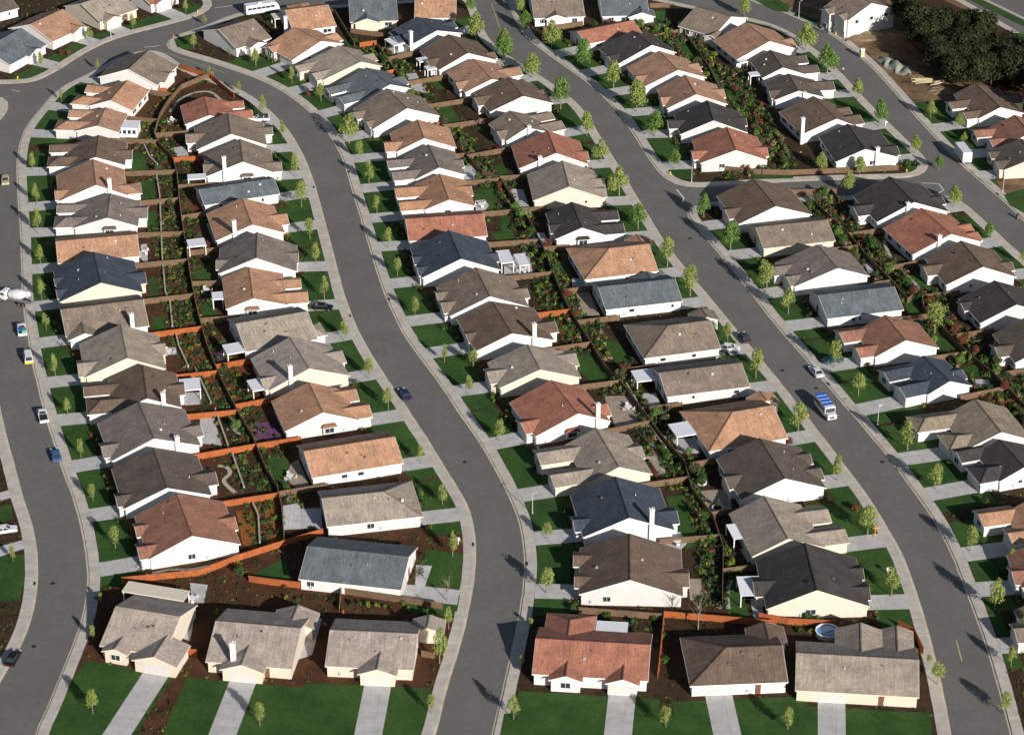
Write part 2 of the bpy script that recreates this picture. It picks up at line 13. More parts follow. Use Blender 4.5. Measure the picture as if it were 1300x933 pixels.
LAWNS = [[101,[[-109.31,143.33],[-114.66,145.03],[-114.57,145.23],[-113.15,147.75],[-111.47,150.2],[-109.56,152.81],[-107.6,155.72],[-105.79,158.8],[-104.14,161.56],[-103.82,161.98],[-103.43,161.85]]],[102,[[-109.97,125.27],[-119.06,127.37],[-118.59,129.75],[-118.01,132.74],[-117.4,136.03],[-116.68,139.36],[-115.75,142.46],[-114.57,145.23],[-114.13,146.02],[-105.63,144.05]]],[103,[[-110.71,109.97],[-120.04,110.66],[-120.18,113.45],[-120.2,116.22],[-120.12,118.93],[-119.92,121.62],[-119.59,124.31],[-119.13,127.0],[-118.93,128.03],[-109.42,127.32]]],[104,[[-109.49,89.13],[-117.0,88.54],[-117.29,90.15],[-117.81,93.01],[-118.29,95.9],[-118.73,98.8],[-119.14,101.73],[-119.49,104.67],[-119.77,107.43],[-110.99,108.12]]],[105,[[-108.1,70.54],[-113.4,69.52],[-113.75,71.33],[-114.27,74.0],[-114.78,76.66],[-115.28,79.31],[-115.78,81.95],[-116.27,84.61],[-116.78,87.33],[-117.26,89.99],[-112.06,91.0]]],[106,[[-103.22,56.69],[-110.98,56.16],[-111.53,59.31],[-112.12,62.58],[-112.69,65.72],[-113.23,68.61],[-113.75,71.33],[-114.27,74.0],[-114.5,75.18],[-104.53,75.86]]],[107,[[-102.93,39.2],[-107.89,38.24],[-108.4,41.17],[-108.92,44.19],[-109.43,47.14],[-109.93,50.07],[-110.44,53.04],[-110.97,56.1],[-111.16,57.2],[-106.58,58.08]]],[108,[[-100.03,20.96],[-104.16,19.93],[-104.22,20.2],[-104.99,23.39],[-105.63,26.29],[-106.19,29.02],[-106.73,31.83],[-107.29,34.87],[-107.85,38.04],[-108.4,41.17],[-108.4,41.2],[-105.3,41.98]]],[109,[[-96.02,5.51],[-100.45,4.31],[-100.83,5.83],[-101.51,8.58],[-102.13,11.27],[-102.75,14.01],[-103.44,16.97],[-104.22,20.2],[-104.99,23.39],[-105.31,24.85],[-101.53,25.87]]],[110,[[-90.44,-12.18],[-95.62,-13.33],[-96.31,-10.98],[-97.09,-8.26],[-97.87,-5.47],[-98.64,-2.63],[-99.39,0.21],[-100.12,3.03],[-100.83,5.83],[-101.15,7.11],[-95.04,8.47]]],[111,[[-83.0,-26.95],[-91.05,-28.42],[-91.24,-27.82],[-92.24,-24.71],[-93.13,-21.82],[-93.94,-19.08],[-94.73,-16.37],[-95.52,-13.67],[-96.31,-10.98],[-96.97,-8.67],[-86.7,-6.79]]],[112,[[-80.14,-45.21],[-85.03,-46.88],[-85.94,-44.25],[-86.89,-41.57],[-87.77,-38.99],[-88.57,-36.43],[-89.36,-33.79],[-90.24,-30.92],[-91.24,-27.82],[-91.67,-26.5],[-87.05,-24.92]]],[113,[[-75.7,-62.68],[-80.0,-63.96],[-80.6,-61.59],[-81.31,-58.96],[-82.04,-56.41],[-82.88,-53.61],[-83.87,-50.43],[-84.92,-47.2],[-85.94,-44.25],[-86.28,-43.31],[-81.86,-41.99]]],[114,[[-68.81,-79.99],[-76.68,-82.4],[-76.89,-80.21],[-77.3,-77.06],[-77.84,-73.81],[-78.47,-70.56],[-79.17,-67.43],[-79.88,-64.43],[-80.6,-61.59],[-80.81,-60.83],[-75.2,-59.11]]],[201,[[-66.98,116.77],[-58.51,118.54],[-59.53,120.87],[-60.69,123.41],[-62.05,126.21],[-63.49,129.09],[-64.93,131.82],[-66.34,134.32],[-66.9,135.23],[-70.68,134.44]]],[202,[[-58.19,102.0],[-53.48,102.73],[-53.5,102.81],[-54.25,105.49],[-55.04,108.19],[-55.85,110.9],[-56.69,113.59],[-57.57,116.13],[-58.5,118.52],[-59.53,120.87],[-59.7,121.25],[-61.15,121.03]]],[203,[[-55.22,86.54],[-49.92,87.29],[-50.35,89.47],[-50.95,92.28],[-51.55,94.93],[-52.15,97.55],[-52.8,100.17],[-53.5,102.81],[-54.25,105.49],[-54.46,106.18],[-57.94,105.68]]],[204,[[-53.22,75.23],[-48.01,77.08],[-48.53,79.9],[-49.13,83.16],[-49.74,86.41],[-50.35,89.47],[-50.95,92.28],[-51.19,93.35],[-58.7,90.69]]],[205,[[-50.01,54.99],[-44.25,56.48],[-44.43,57.47],[-44.93,60.24],[-45.43,63.0],[-45.93,65.73],[-46.42,68.44],[-46.92,71.15],[-47.42,73.9],[-47.95,76.79],[-47.99,76.98],[-55.22,75.11]]],[206,[[-46.86,35.55],[-40.55,35.96],[-40.77,37.12],[-41.34,40.25],[-41.89,43.25],[-42.4,46.16],[-42.91,49.04],[-43.42,51.88],[-43.92,54.69],[-43.95,54.87],[-48.11,54.6]]],[207,[[-47.1,20.09],[-37.43,21.54],[-37.59,22.21],[-38.3,25.18],[-38.94,27.97],[-39.55,30.85],[-40.16,33.93],[-40.77,37.12],[-41.34,40.25],[-41.72,42.35],[-50.24,41.08]]],[208,[[-38.96,5.29],[-33.29,7.39],[-33.42,7.78],[-34.28,10.37],[-35.08,12.94],[-35.91,15.77],[-36.78,18.97],[-37.59,22.21],[-38.3,25.18],[-38.94,27.97],[-39.06,28.56],[-46.56,25.78]]],[209,[[-31.27,-10.25],[-27.37,-8.79],[-27.45,-8.59],[-28.55,-5.8],[-29.54,-3.17],[-30.51,-0.52],[-31.5,2.24],[-32.49,5.04],[-33.42,7.78],[-34.28,10.37],[-34.36,10.62],[-38.52,9.06]]],[210,[[-28.64,-28.43],[-20.86,-26.03],[-22.01,-23.03],[-23.06,-20.15],[-24.01,-17.39],[-25.05,-14.58],[-26.24,-11.59],[-27.45,-8.59],[-27.63,-8.16],[-34.25,-10.2]]],[211,[[-19.76,-45.17],[-14.62,-43.57],[-15.15,-42.09],[-16.23,-39.09],[-17.34,-35.94],[-18.47,-32.63],[-19.63,-29.31],[-20.84,-26.09],[-21.12,-25.36],[-25.52,-26.74]]],[212,[[-15.61,-64.68],[-9.71,-63.48],[-9.81,-62.22],[-10.13,-59.43],[-10.61,-56.51],[-11.27,-53.58],[-12.11,-50.74],[-13.08,-47.9],[-14.1,-45.02],[-14.25,-44.6],[-19.46,-45.65]]],[213,[[-20.17,-89.78],[-10.74,-91.54],[-10.49,-89.45],[-10.12,-86.11],[-9.8,-82.68],[-9.57,-79.2],[-9.44,-75.89],[-9.38,-72.92],[-9.38,-70.63],[-16.35,-69.33]]],[901,[[-76.31,-104.84],[-77.86,-110.54],[-78.12,-112.97],[-78.41,-115.63],[-78.7,-118.19],[-79.02,-120.77],[-79.33,-123.34],[-79.59,-125.85],[-79.64,-128.0],[-79.4,-129.16],[-78.8,-129.62],[-76.95,-129.96],[-74.21,-130.03],[-71.21,-130.03],[-68.17,-130.03],[-65.78,-130.03],[-60.12,-109.25]]],[902,[[-57.73,-109.81],[-60.68,-130.03],[-59.04,-130.03],[-55.99,-130.03],[-52.95,-130.03],[-49.9,-130.03],[-46.85,-130.03],[-43.78,-130.03],[-40.7,-130.03],[-38.41,-130.03],[-35.93,-112.99]]],[903,[[-36.37,-111.41],[-37.78,-130.03],[-37.63,-130.03],[-34.55,-130.03],[-31.47,-130.03],[-28.39,-130.03],[-25.31,-130.03],[-22.25,-130.03],[-19.47,-129.98],[-17.56,-129.68],[-16.63,-128.98],[-15.95,-127.32],[-15.49,-124.92],[-15.17,-122.38],[-14.86,-119.83],[-14.71,-118.59],[-14.3,-113.07]]],[904,[[1.18,-113.79],[-0.45,-129.92],[0.74,-130.16],[3.36,-130.25],[6.31,-130.25],[9.31,-130.25],[12.3,-130.25],[15.3,-130.25],[18.29,-130.25],[21.29,-130.25],[24.28,-130.25],[24.47,-130.25],[25.88,-116.28]]],[905,[[28.01,-116.93],[28.91,-130.25],[30.27,-130.25],[33.27,-130.25],[36.26,-130.25],[39.26,-130.25],[42.26,-130.25],[45.25,-130.25],[48.25,-130.25],[51.24,-130.25],[52.64,-130.25],[51.63,-115.34]]],[906,[[47.17,-117.69],[45.95,-130.25],[48.25,-130.25],[51.24,-130.25],[54.23,-130.25],[57.2,-130.24],[60.11,-130.2],[62.95,-130.11],[65.78,-129.99],[68.54,-129.87],[70.91,-129.66],[71.98,-129.34],[72.87,-120.2]]],[301,[[-67.79,192.33],[-68.93,195.72],[-67.48,196.17],[-64.83,196.84],[-62.01,197.36],[-59.0,197.79],[-55.91,198.19],[-52.81,198.6],[-50.48,198.91],[-50.26,198.24]]],[302,[[-57.12,153.58],[-61.73,149.71],[-62.86,150.91],[-65.05,153.04],[-67.43,155.18],[-70.06,157.34],[-72.86,159.54],[-75.73,161.74],[-76.07,161.99],[-69.11,167.84]]],[303,[[-48.74,140.58],[-53.07,137.96],[-53.84,139.24],[-55.37,141.6],[-57.05,143.99],[-58.85,146.37],[-60.78,148.7],[-62.86,150.91],[-64.92,152.92],[-58.53,156.78]]],[304,[[-38.23,127.45],[-45.49,122.99],[-46.44,125.24],[-47.52,127.62],[-48.66,129.96],[-49.84,132.26],[-51.09,134.57],[-52.42,136.9],[-53.84,139.24],[-54.29,139.93],[-48.2,143.67]]],[305,[[-34.85,110.59],[-40.56,107.96],[-41.08,109.75],[-41.89,112.5],[-42.71,115.15],[-43.54,117.75],[-44.44,120.32],[-45.41,122.81],[-46.44,125.24],[-47.13,126.75],[-43.15,128.58]]],[306,[[-29.53,97.45],[-37.86,95.96],[-38.34,98.42],[-38.9,101.23],[-39.53,104.07],[-40.27,106.93],[-41.08,109.75],[-41.89,112.5],[-42.08,113.1],[-32.62,114.79]]],[307,[[-24.23,82.02],[-34.87,79.61],[-35.26,81.76],[-35.76,84.49],[-36.26,87.27],[-36.76,90.07],[-37.28,92.86],[-37.8,95.64],[-38.34,98.42],[-38.47,99.1],[-28.61,101.33]]],[308,[[-21.75,65.82],[-31.98,63.95],[-32.37,66.11],[-32.85,68.69],[-33.33,71.28],[-33.81,73.88],[-34.3,76.49],[-34.78,79.1],[-35.26,81.76],[-35.71,84.2],[-25.47,86.08]]],[309,[[-24.07,50.14],[-29.31,49.35],[-29.62,50.95],[-30.22,54.24],[-30.81,57.53],[-31.37,60.64],[-31.89,63.47],[-32.37,66.11],[-32.83,68.56],[-26.97,69.44]]],[310,[[-20.83,32.18],[-25.49,31.16],[-26.07,33.61],[-26.67,36.24],[-27.23,38.84],[-27.8,41.59],[-28.39,44.57],[-29.01,47.72],[-29.62,50.95],[-29.72,51.53],[-25.27,52.5]]],[311,[[-14.41,14.31],[-20.34,12.85],[-20.92,14.46],[-21.74,16.95],[-22.51,19.61],[-23.26,22.4],[-24.0,25.23],[-24.72,28.06],[-25.42,30.88],[-25.82,32.53],[-19.3,34.14]]],[312,[[-7.99,-1.09],[-14.1,-2.92],[-15.11,-0.4],[-16.47,2.91],[-17.81,6.22],[-19.01,9.29],[-20.03,11.99],[-20.92,14.46],[-21.74,16.95],[-21.76,17.05],[-14.11,19.34]]],[313,[[-3.42,-16.51],[-8.64,-17.83],[-9.19,-16.3],[-10.07,-13.85],[-10.95,-11.38],[-11.85,-8.88],[-12.79,-6.31],[-13.87,-3.51],[-14.71,-1.41],[-7.68,0.36]]],[314,[[4.35,-35.95],[-1.45,-38.25],[-1.81,-37.04],[-2.9,-33.58],[-4.07,-30.11],[-5.23,-26.86],[-6.32,-23.95],[-7.34,-21.3],[-8.29,-18.77],[-8.34,-18.63],[-3.32,-16.64]]],[315,[[13.96,-53.68],[3.27,-56.7],[3.16,-56.12],[2.45,-52.84],[1.69,-49.64],[0.89,-46.52],[0.06,-43.46],[-0.83,-40.34],[-1.81,-37.04],[-2.2,-35.82],[8.1,-32.92]]],[316,[[12.29,-72.41],[4.81,-73.5],[4.76,-70.38],[4.57,-66.69],[4.24,-63.05],[3.77,-59.52],[3.16,-56.12],[2.45,-52.84],[2.34,-52.38],[9.23,-51.38]]],[317,[[10.53,-91.02],[3.73,-90.8],[3.93,-88.98],[4.18,-86.27],[4.4,-83.61],[4.59,-80.76],[4.75,-77.56],[4.82,-74.05],[4.76,-70.38],[4.69,-69.02],[11.27,-69.24]]],[402,[[-26.59,202.96],[-26.59,203.07],[-25.35,203.31],[-22.31,203.91],[-19.27,204.58],[-16.56,205.16],[-15.26,205.21],[-15.26,202.96]]],[403,[[-10.21,173.43],[-7.71,175.0],[-8.17,176.18],[-9.13,179.44],[-9.9,182.75],[-10.54,185.91],[-11.03,188.83],[-11.41,191.57],[-11.61,193.09],[-19.45,188.17]]],[404,[[-1.31,154.78],[2.37,156.37],[1.9,157.1],[0.12,159.91],[-1.48,162.55],[-2.93,165.09],[-4.32,167.67],[-5.68,170.34],[-6.98,173.15],[-7.34,174.06],[-9.27,173.23]]],[405,[[4.28,139.29],[10.99,141.9],[9.81,144.06],[8.35,146.66],[6.96,149.07],[5.46,151.55],[3.75,154.25],[1.9,157.1],[0.27,159.67],[-3.11,158.36]]],[406,[[13.14,127.35],[16.48,128.48],[15.96,130.25],[15.01,133.05],[14.02,135.64],[12.84,138.31],[11.38,141.19],[9.81,144.06],[8.89,145.7],[7.13,145.1]]],[407,[[12.81,109.97],[20.09,113.16],[19.59,115.36],[19.0,118.07],[18.4,120.89],[17.71,123.9],[16.88,127.11],[15.96,130.25],[15.93,130.33],[5.83,125.9]]],[408,[[20.52,91.18],[25.18,91.86],[24.69,94.11],[23.9,97.55],[23.06,101.0],[22.23,104.37],[21.46,107.47],[20.78,110.22],[20.62,110.91],[17.71,110.49]]],[409,[[23.81,72.79],[29.35,73.31],[28.85,75.51],[28.2,78.31],[27.52,81.21],[26.83,84.25],[26.14,87.44],[25.43,90.75],[24.78,93.71],[21.85,93.43]]],[410,[[24.11,53.46],[33.78,55.01],[33.26,56.84],[32.56,59.54],[31.9,62.23],[31.27,64.9],[30.66,67.55],[30.06,70.18],[29.47,72.82],[29.1,74.42],[20.96,73.12]]],[411,[[34.59,35.96],[39.56,37.21],[38.9,39.16],[38.09,41.56],[37.27,43.98],[36.45,46.43],[35.63,48.94],[34.82,51.52],[34.02,54.16],[33.26,56.84],[32.85,58.42],[29.19,57.5]]],[412,[[39.21,21.84],[44.3,23.04],[43.87,24.38],[42.8,27.57],[41.7,30.86],[40.65,33.98],[39.73,36.71],[38.9,39.16],[38.21,41.2],[34.84,40.41]]],[413,[[46.3,0.74],[51.35,2.04],[50.57,4.38],[49.52,7.53],[48.58,10.28],[47.71,12.82],[46.82,15.45],[45.87,18.3],[44.88,21.3],[44.44,22.62],[40.89,21.71]]],[414,[[51.22,-15.31],[56.48,-14.03],[56.36,-13.63],[55.52,-10.88],[54.72,-8.29],[53.84,-5.52],[52.82,-2.4],[51.7,0.98],[50.73,3.9],[46.79,2.94]]],[415,[[57.51,-35.66],[62.62,-34.03],[62.07,-32.27],[61.12,-29.32],[60.17,-26.31],[59.21,-23.14],[58.25,-19.89],[57.29,-16.66],[56.36,-13.63],[55.93,-12.23],[50.56,-13.95]]],[416,[[63.93,-54.23],[68.13,-53.17],[67.74,-51.58],[66.95,-48.64],[66.18,-45.95],[65.44,-43.43],[64.68,-40.89],[63.87,-38.18],[63.0,-35.26],[62.07,-32.27],[62.02,-32.12],[58.57,-32.99]]],[417,[[61.54,-75.15],[71.87,-72.85],[71.83,-72.52],[71.37,-69.19],[70.77,-65.81],[70.14,-62.63],[69.58,-59.81],[69.05,-57.21],[68.46,-54.51],[67.76,-51.67],[56.86,-54.08]]],[418,[[66.99,-94.76],[73.2,-94.46],[73.13,-92.16],[73.01,-89.11],[72.88,-86.25],[72.73,-83.52],[72.57,-80.92],[72.39,-78.37],[72.16,-75.61],[71.84,-72.6],[65.94,-72.88]]],[501,[[2.1,202.3],[0.8,215.08],[0.94,216.27],[1.74,218.18],[2.79,219.14],[4.5,219.3],[7.24,218.79],[10.22,217.99],[13.01,217.11],[15.66,216.18],[18.3,215.24],[19.3,214.87],[20.39,204.15]]],[502,[[22.24,203.97],[21.59,214.0],[23.36,213.26],[25.77,212.08],[28.18,210.77],[30.63,209.41],[33.09,208.05],[35.56,206.67],[37.57,205.52],[37.6,204.98]]],[503,[[20.39,164.23],[15.39,161.69],[14.73,162.89],[13.43,165.27],[12.17,167.62],[10.93,169.96],[9.72,172.33],[8.53,174.71],[7.8,176.23],[12.96,178.85]]],[504,[[27.69,150.88],[22.54,148.38],[22.45,148.58],[20.98,151.59],[19.36,154.61],[17.69,157.58],[16.13,160.36],[14.73,162.89],[14.28,163.71],[20.09,166.53]]],[505,[[33.94,136.63],[28.1,134.57],[28.03,134.77],[27.09,137.43],[26.11,140.05],[25.03,142.76],[23.8,145.62],[22.45,148.58],[20.98,151.59],[20.44,152.59],[27.44,155.06]]],[506,[[38.34,123.13],[31.79,122.0],[31.56,122.99],[30.75,126.15],[29.87,129.15],[28.96,132.02],[28.03,134.77],[27.09,137.43],[26.11,140.05],[26.07,140.16],[35.11,141.73]]],[507,[[40.25,107.73],[35.18,107.38],[34.49,110.32],[33.77,113.43],[33.05,116.58],[32.31,119.77],[31.56,122.99],[30.88,125.64],[38.96,126.21]]],[508,[[44.42,91.33],[40.96,90.98],[39.61,92.59],[38.34,95.29],[37.41,98.26],[36.64,101.25],[35.92,104.23],[35.21,107.25],[34.52,110.19],[42.4,111.0]]],[601,[[53.06,195.67],[53.48,196.21],[54.37,195.7],[57.03,194.21],[59.8,192.67],[62.68,191.05],[65.47,189.3],[68.01,187.37],[68.83,186.58],[67.26,184.58]]],[602,[[78.67,161.97],[81.48,163.15],[80.74,165.22],[79.6,168.07],[78.43,170.81],[77.28,173.43],[76.19,175.88],[75.11,178.18],[73.85,180.48],[72.98,181.76],[70.76,180.83]]],[603,[[78.72,145.08],[86.17,146.62],[86.13,146.79],[85.45,149.48],[84.7,152.39],[83.83,155.62],[82.86,158.98],[81.82,162.21],[81.13,164.13],[75.03,162.87]]],[604,[[81.94,130.65],[90.32,131.9],[89.79,133.69],[89.0,136.32],[88.23,138.89],[87.49,141.5],[86.79,144.14],[86.13,146.79],[85.63,148.79],[79.37,147.86]]],[605,[[88.87,113.35],[95.33,115.53],[94.82,117.13],[93.97,119.83],[93.12,122.57],[92.27,125.35],[91.43,128.17],[90.6,130.97],[89.79,133.69],[89.28,135.37],[82.24,132.99]]],[606,[[96.59,95.35],[97.3,95.48],[98.61,96.85],[99.38,99.18],[99.41,101.84],[98.96,104.22],[98.26,106.52],[97.44,109.04],[96.55,111.73],[95.68,114.44],[94.99,116.6],[92.73,116.19]]],[702,[[57.27,46.45],[52.41,45.33],[51.71,47.55],[50.85,50.19],[50.02,52.74],[49.2,55.26],[48.38,57.8],[47.5,60.47],[46.55,63.31],[46.5,63.47],[53.0,64.97]]],[703,[[62.1,27.83],[57.97,26.6],[57.45,28.4],[56.66,31.17],[55.72,34.36],[54.68,37.84],[53.63,41.35],[52.77,44.17],[56.87,45.4]]],[704,[[68.53,13.38],[62.59,11.96],[62.47,12.33],[61.46,15.3],[60.54,18.12],[59.69,20.82],[58.89,23.41],[58.16,25.9],[57.45,28.4],[56.84,30.54],[64.02,32.25]]],[705,[[76.23,-3.74],[68.48,-5.92],[67.6,-3.16],[66.61,-0.07],[65.61,3.03],[64.58,6.13],[63.53,9.25],[62.88,11.14],[71.39,13.52]]],[706,[[85.63,-19.46],[74.49,-23.76],[73.81,-21.68],[72.73,-18.54],[71.64,-15.46],[70.59,-12.4],[69.58,-9.34],[68.76,-6.81],[79.19,-2.78]]],[707,[[90.17,-40.89],[80.34,-43.41],[79.93,-41.83],[79.24,-39.3],[78.49,-36.7],[77.69,-34.01],[76.83,-31.16],[75.88,-28.1],[74.86,-24.89],[74.73,-24.49],[85.26,-21.78]]],[708,[[95.1,-52.85],[83.66,-56.5],[83.64,-56.39],[82.85,-53.1],[82.04,-49.93],[81.28,-46.99],[80.58,-44.34],[79.93,-41.83],[79.32,-39.62],[89.82,-36.27]]],[709,[[96.41,-74.99],[86.51,-77.34],[86.48,-76.82],[86.19,-73.41],[85.86,-70.01],[85.46,-66.6],[84.96,-63.18],[84.39,-59.96],[92.39,-58.06]]],[710,[[92.84,-89.2],[87.43,-89.8],[87.22,-86.98],[86.97,-83.62],[86.73,-80.23],[86.48,-76.82],[86.19,-73.41],[86.1,-72.44],[90.92,-71.9]]],[711,[[91.31,-107.25],[88.14,-107.58],[88.1,-105.82],[88.02,-102.86],[87.94,-99.91],[87.84,-96.83],[87.69,-93.6],[87.47,-90.3],[87.46,-90.16],[89.51,-89.95]]],[802,[[110.47,50.79],[114.25,52.24],[113.57,54.13],[112.41,57.48],[111.27,60.9],[110.15,64.33],[109.03,67.74],[107.93,71.0],[107.63,71.82],[103.03,70.04]]],[803,[[115.39,33.35],[120.85,34.65],[119.95,36.97],[118.92,39.69],[117.88,42.44],[116.85,45.19],[115.8,47.99],[114.71,50.94],[113.95,53.07],[110.86,52.33]]],[804,[[119.27,16.18],[127.2,18.34],[127.09,18.66],[126.09,21.26],[125.07,23.87],[124.05,26.47],[123.03,29.08],[122.01,31.69],[120.98,34.31],[120.65,35.18],[114.54,33.52]]],[805,[[123.24,-1.97],[133.74,0.45],[132.92,2.71],[131.95,5.37],[130.98,8.04],[130.01,10.71],[129.04,13.37],[128.07,16.03],[127.15,18.49],[118.96,16.6]]],[852,[[116.43,116.84],[108.46,114.63],[107.96,116.47],[107.28,119.05],[106.56,121.83],[105.79,124.9],[105.01,128.12],[104.28,131.2],[103.62,133.99],[103.19,135.89],[110.57,137.94]]],[853,[[119.28,100.0],[112.98,98.78],[112.93,98.92],[111.91,102.21],[111.0,105.35],[110.17,108.35],[109.38,111.21],[108.65,113.9],[108.2,115.57],[115.95,117.08]]],[854,[[117.62,87.39],[117.05,87.3],[116.18,89.74],[115.1,92.67],[114.01,95.69],[112.93,98.92],[111.91,102.21],[111.38,104.05],[115.06,104.6]]],[952,[[-123.02,165.78],[-119.24,163.18],[-119.06,163.57],[-117.8,166.21],[-116.46,168.82],[-115.0,171.33],[-113.41,173.79],[-111.56,176.3],[-109.29,178.9],[-108.71,179.45],[-112.06,181.75]]],[953,[[-131.17,151.1],[-130.11,150.51],[-129.2,150.59],[-127.48,151.0],[-126.03,151.83],[-124.6,153.38],[-123.13,155.64],[-121.68,158.24],[-120.33,160.92],[-119.06,163.57],[-117.8,166.21],[-117.65,166.5],[-121.37,168.58]]],[954,[[-112.89,179.38],[-110.73,177.25],[-109.29,178.9],[-106.61,181.43],[-103.64,183.77],[-100.59,185.93],[-97.63,187.99],[-95.44,189.55],[-99.22,193.27]]],[955,[[-100.48,191.44],[-97.26,188.24],[-94.89,189.94],[-92.48,191.77],[-90.42,193.46],[-88.71,195.1],[-87.29,197.0],[-86.29,199.2],[-86.06,200.54],[-88.76,203.22]]]]
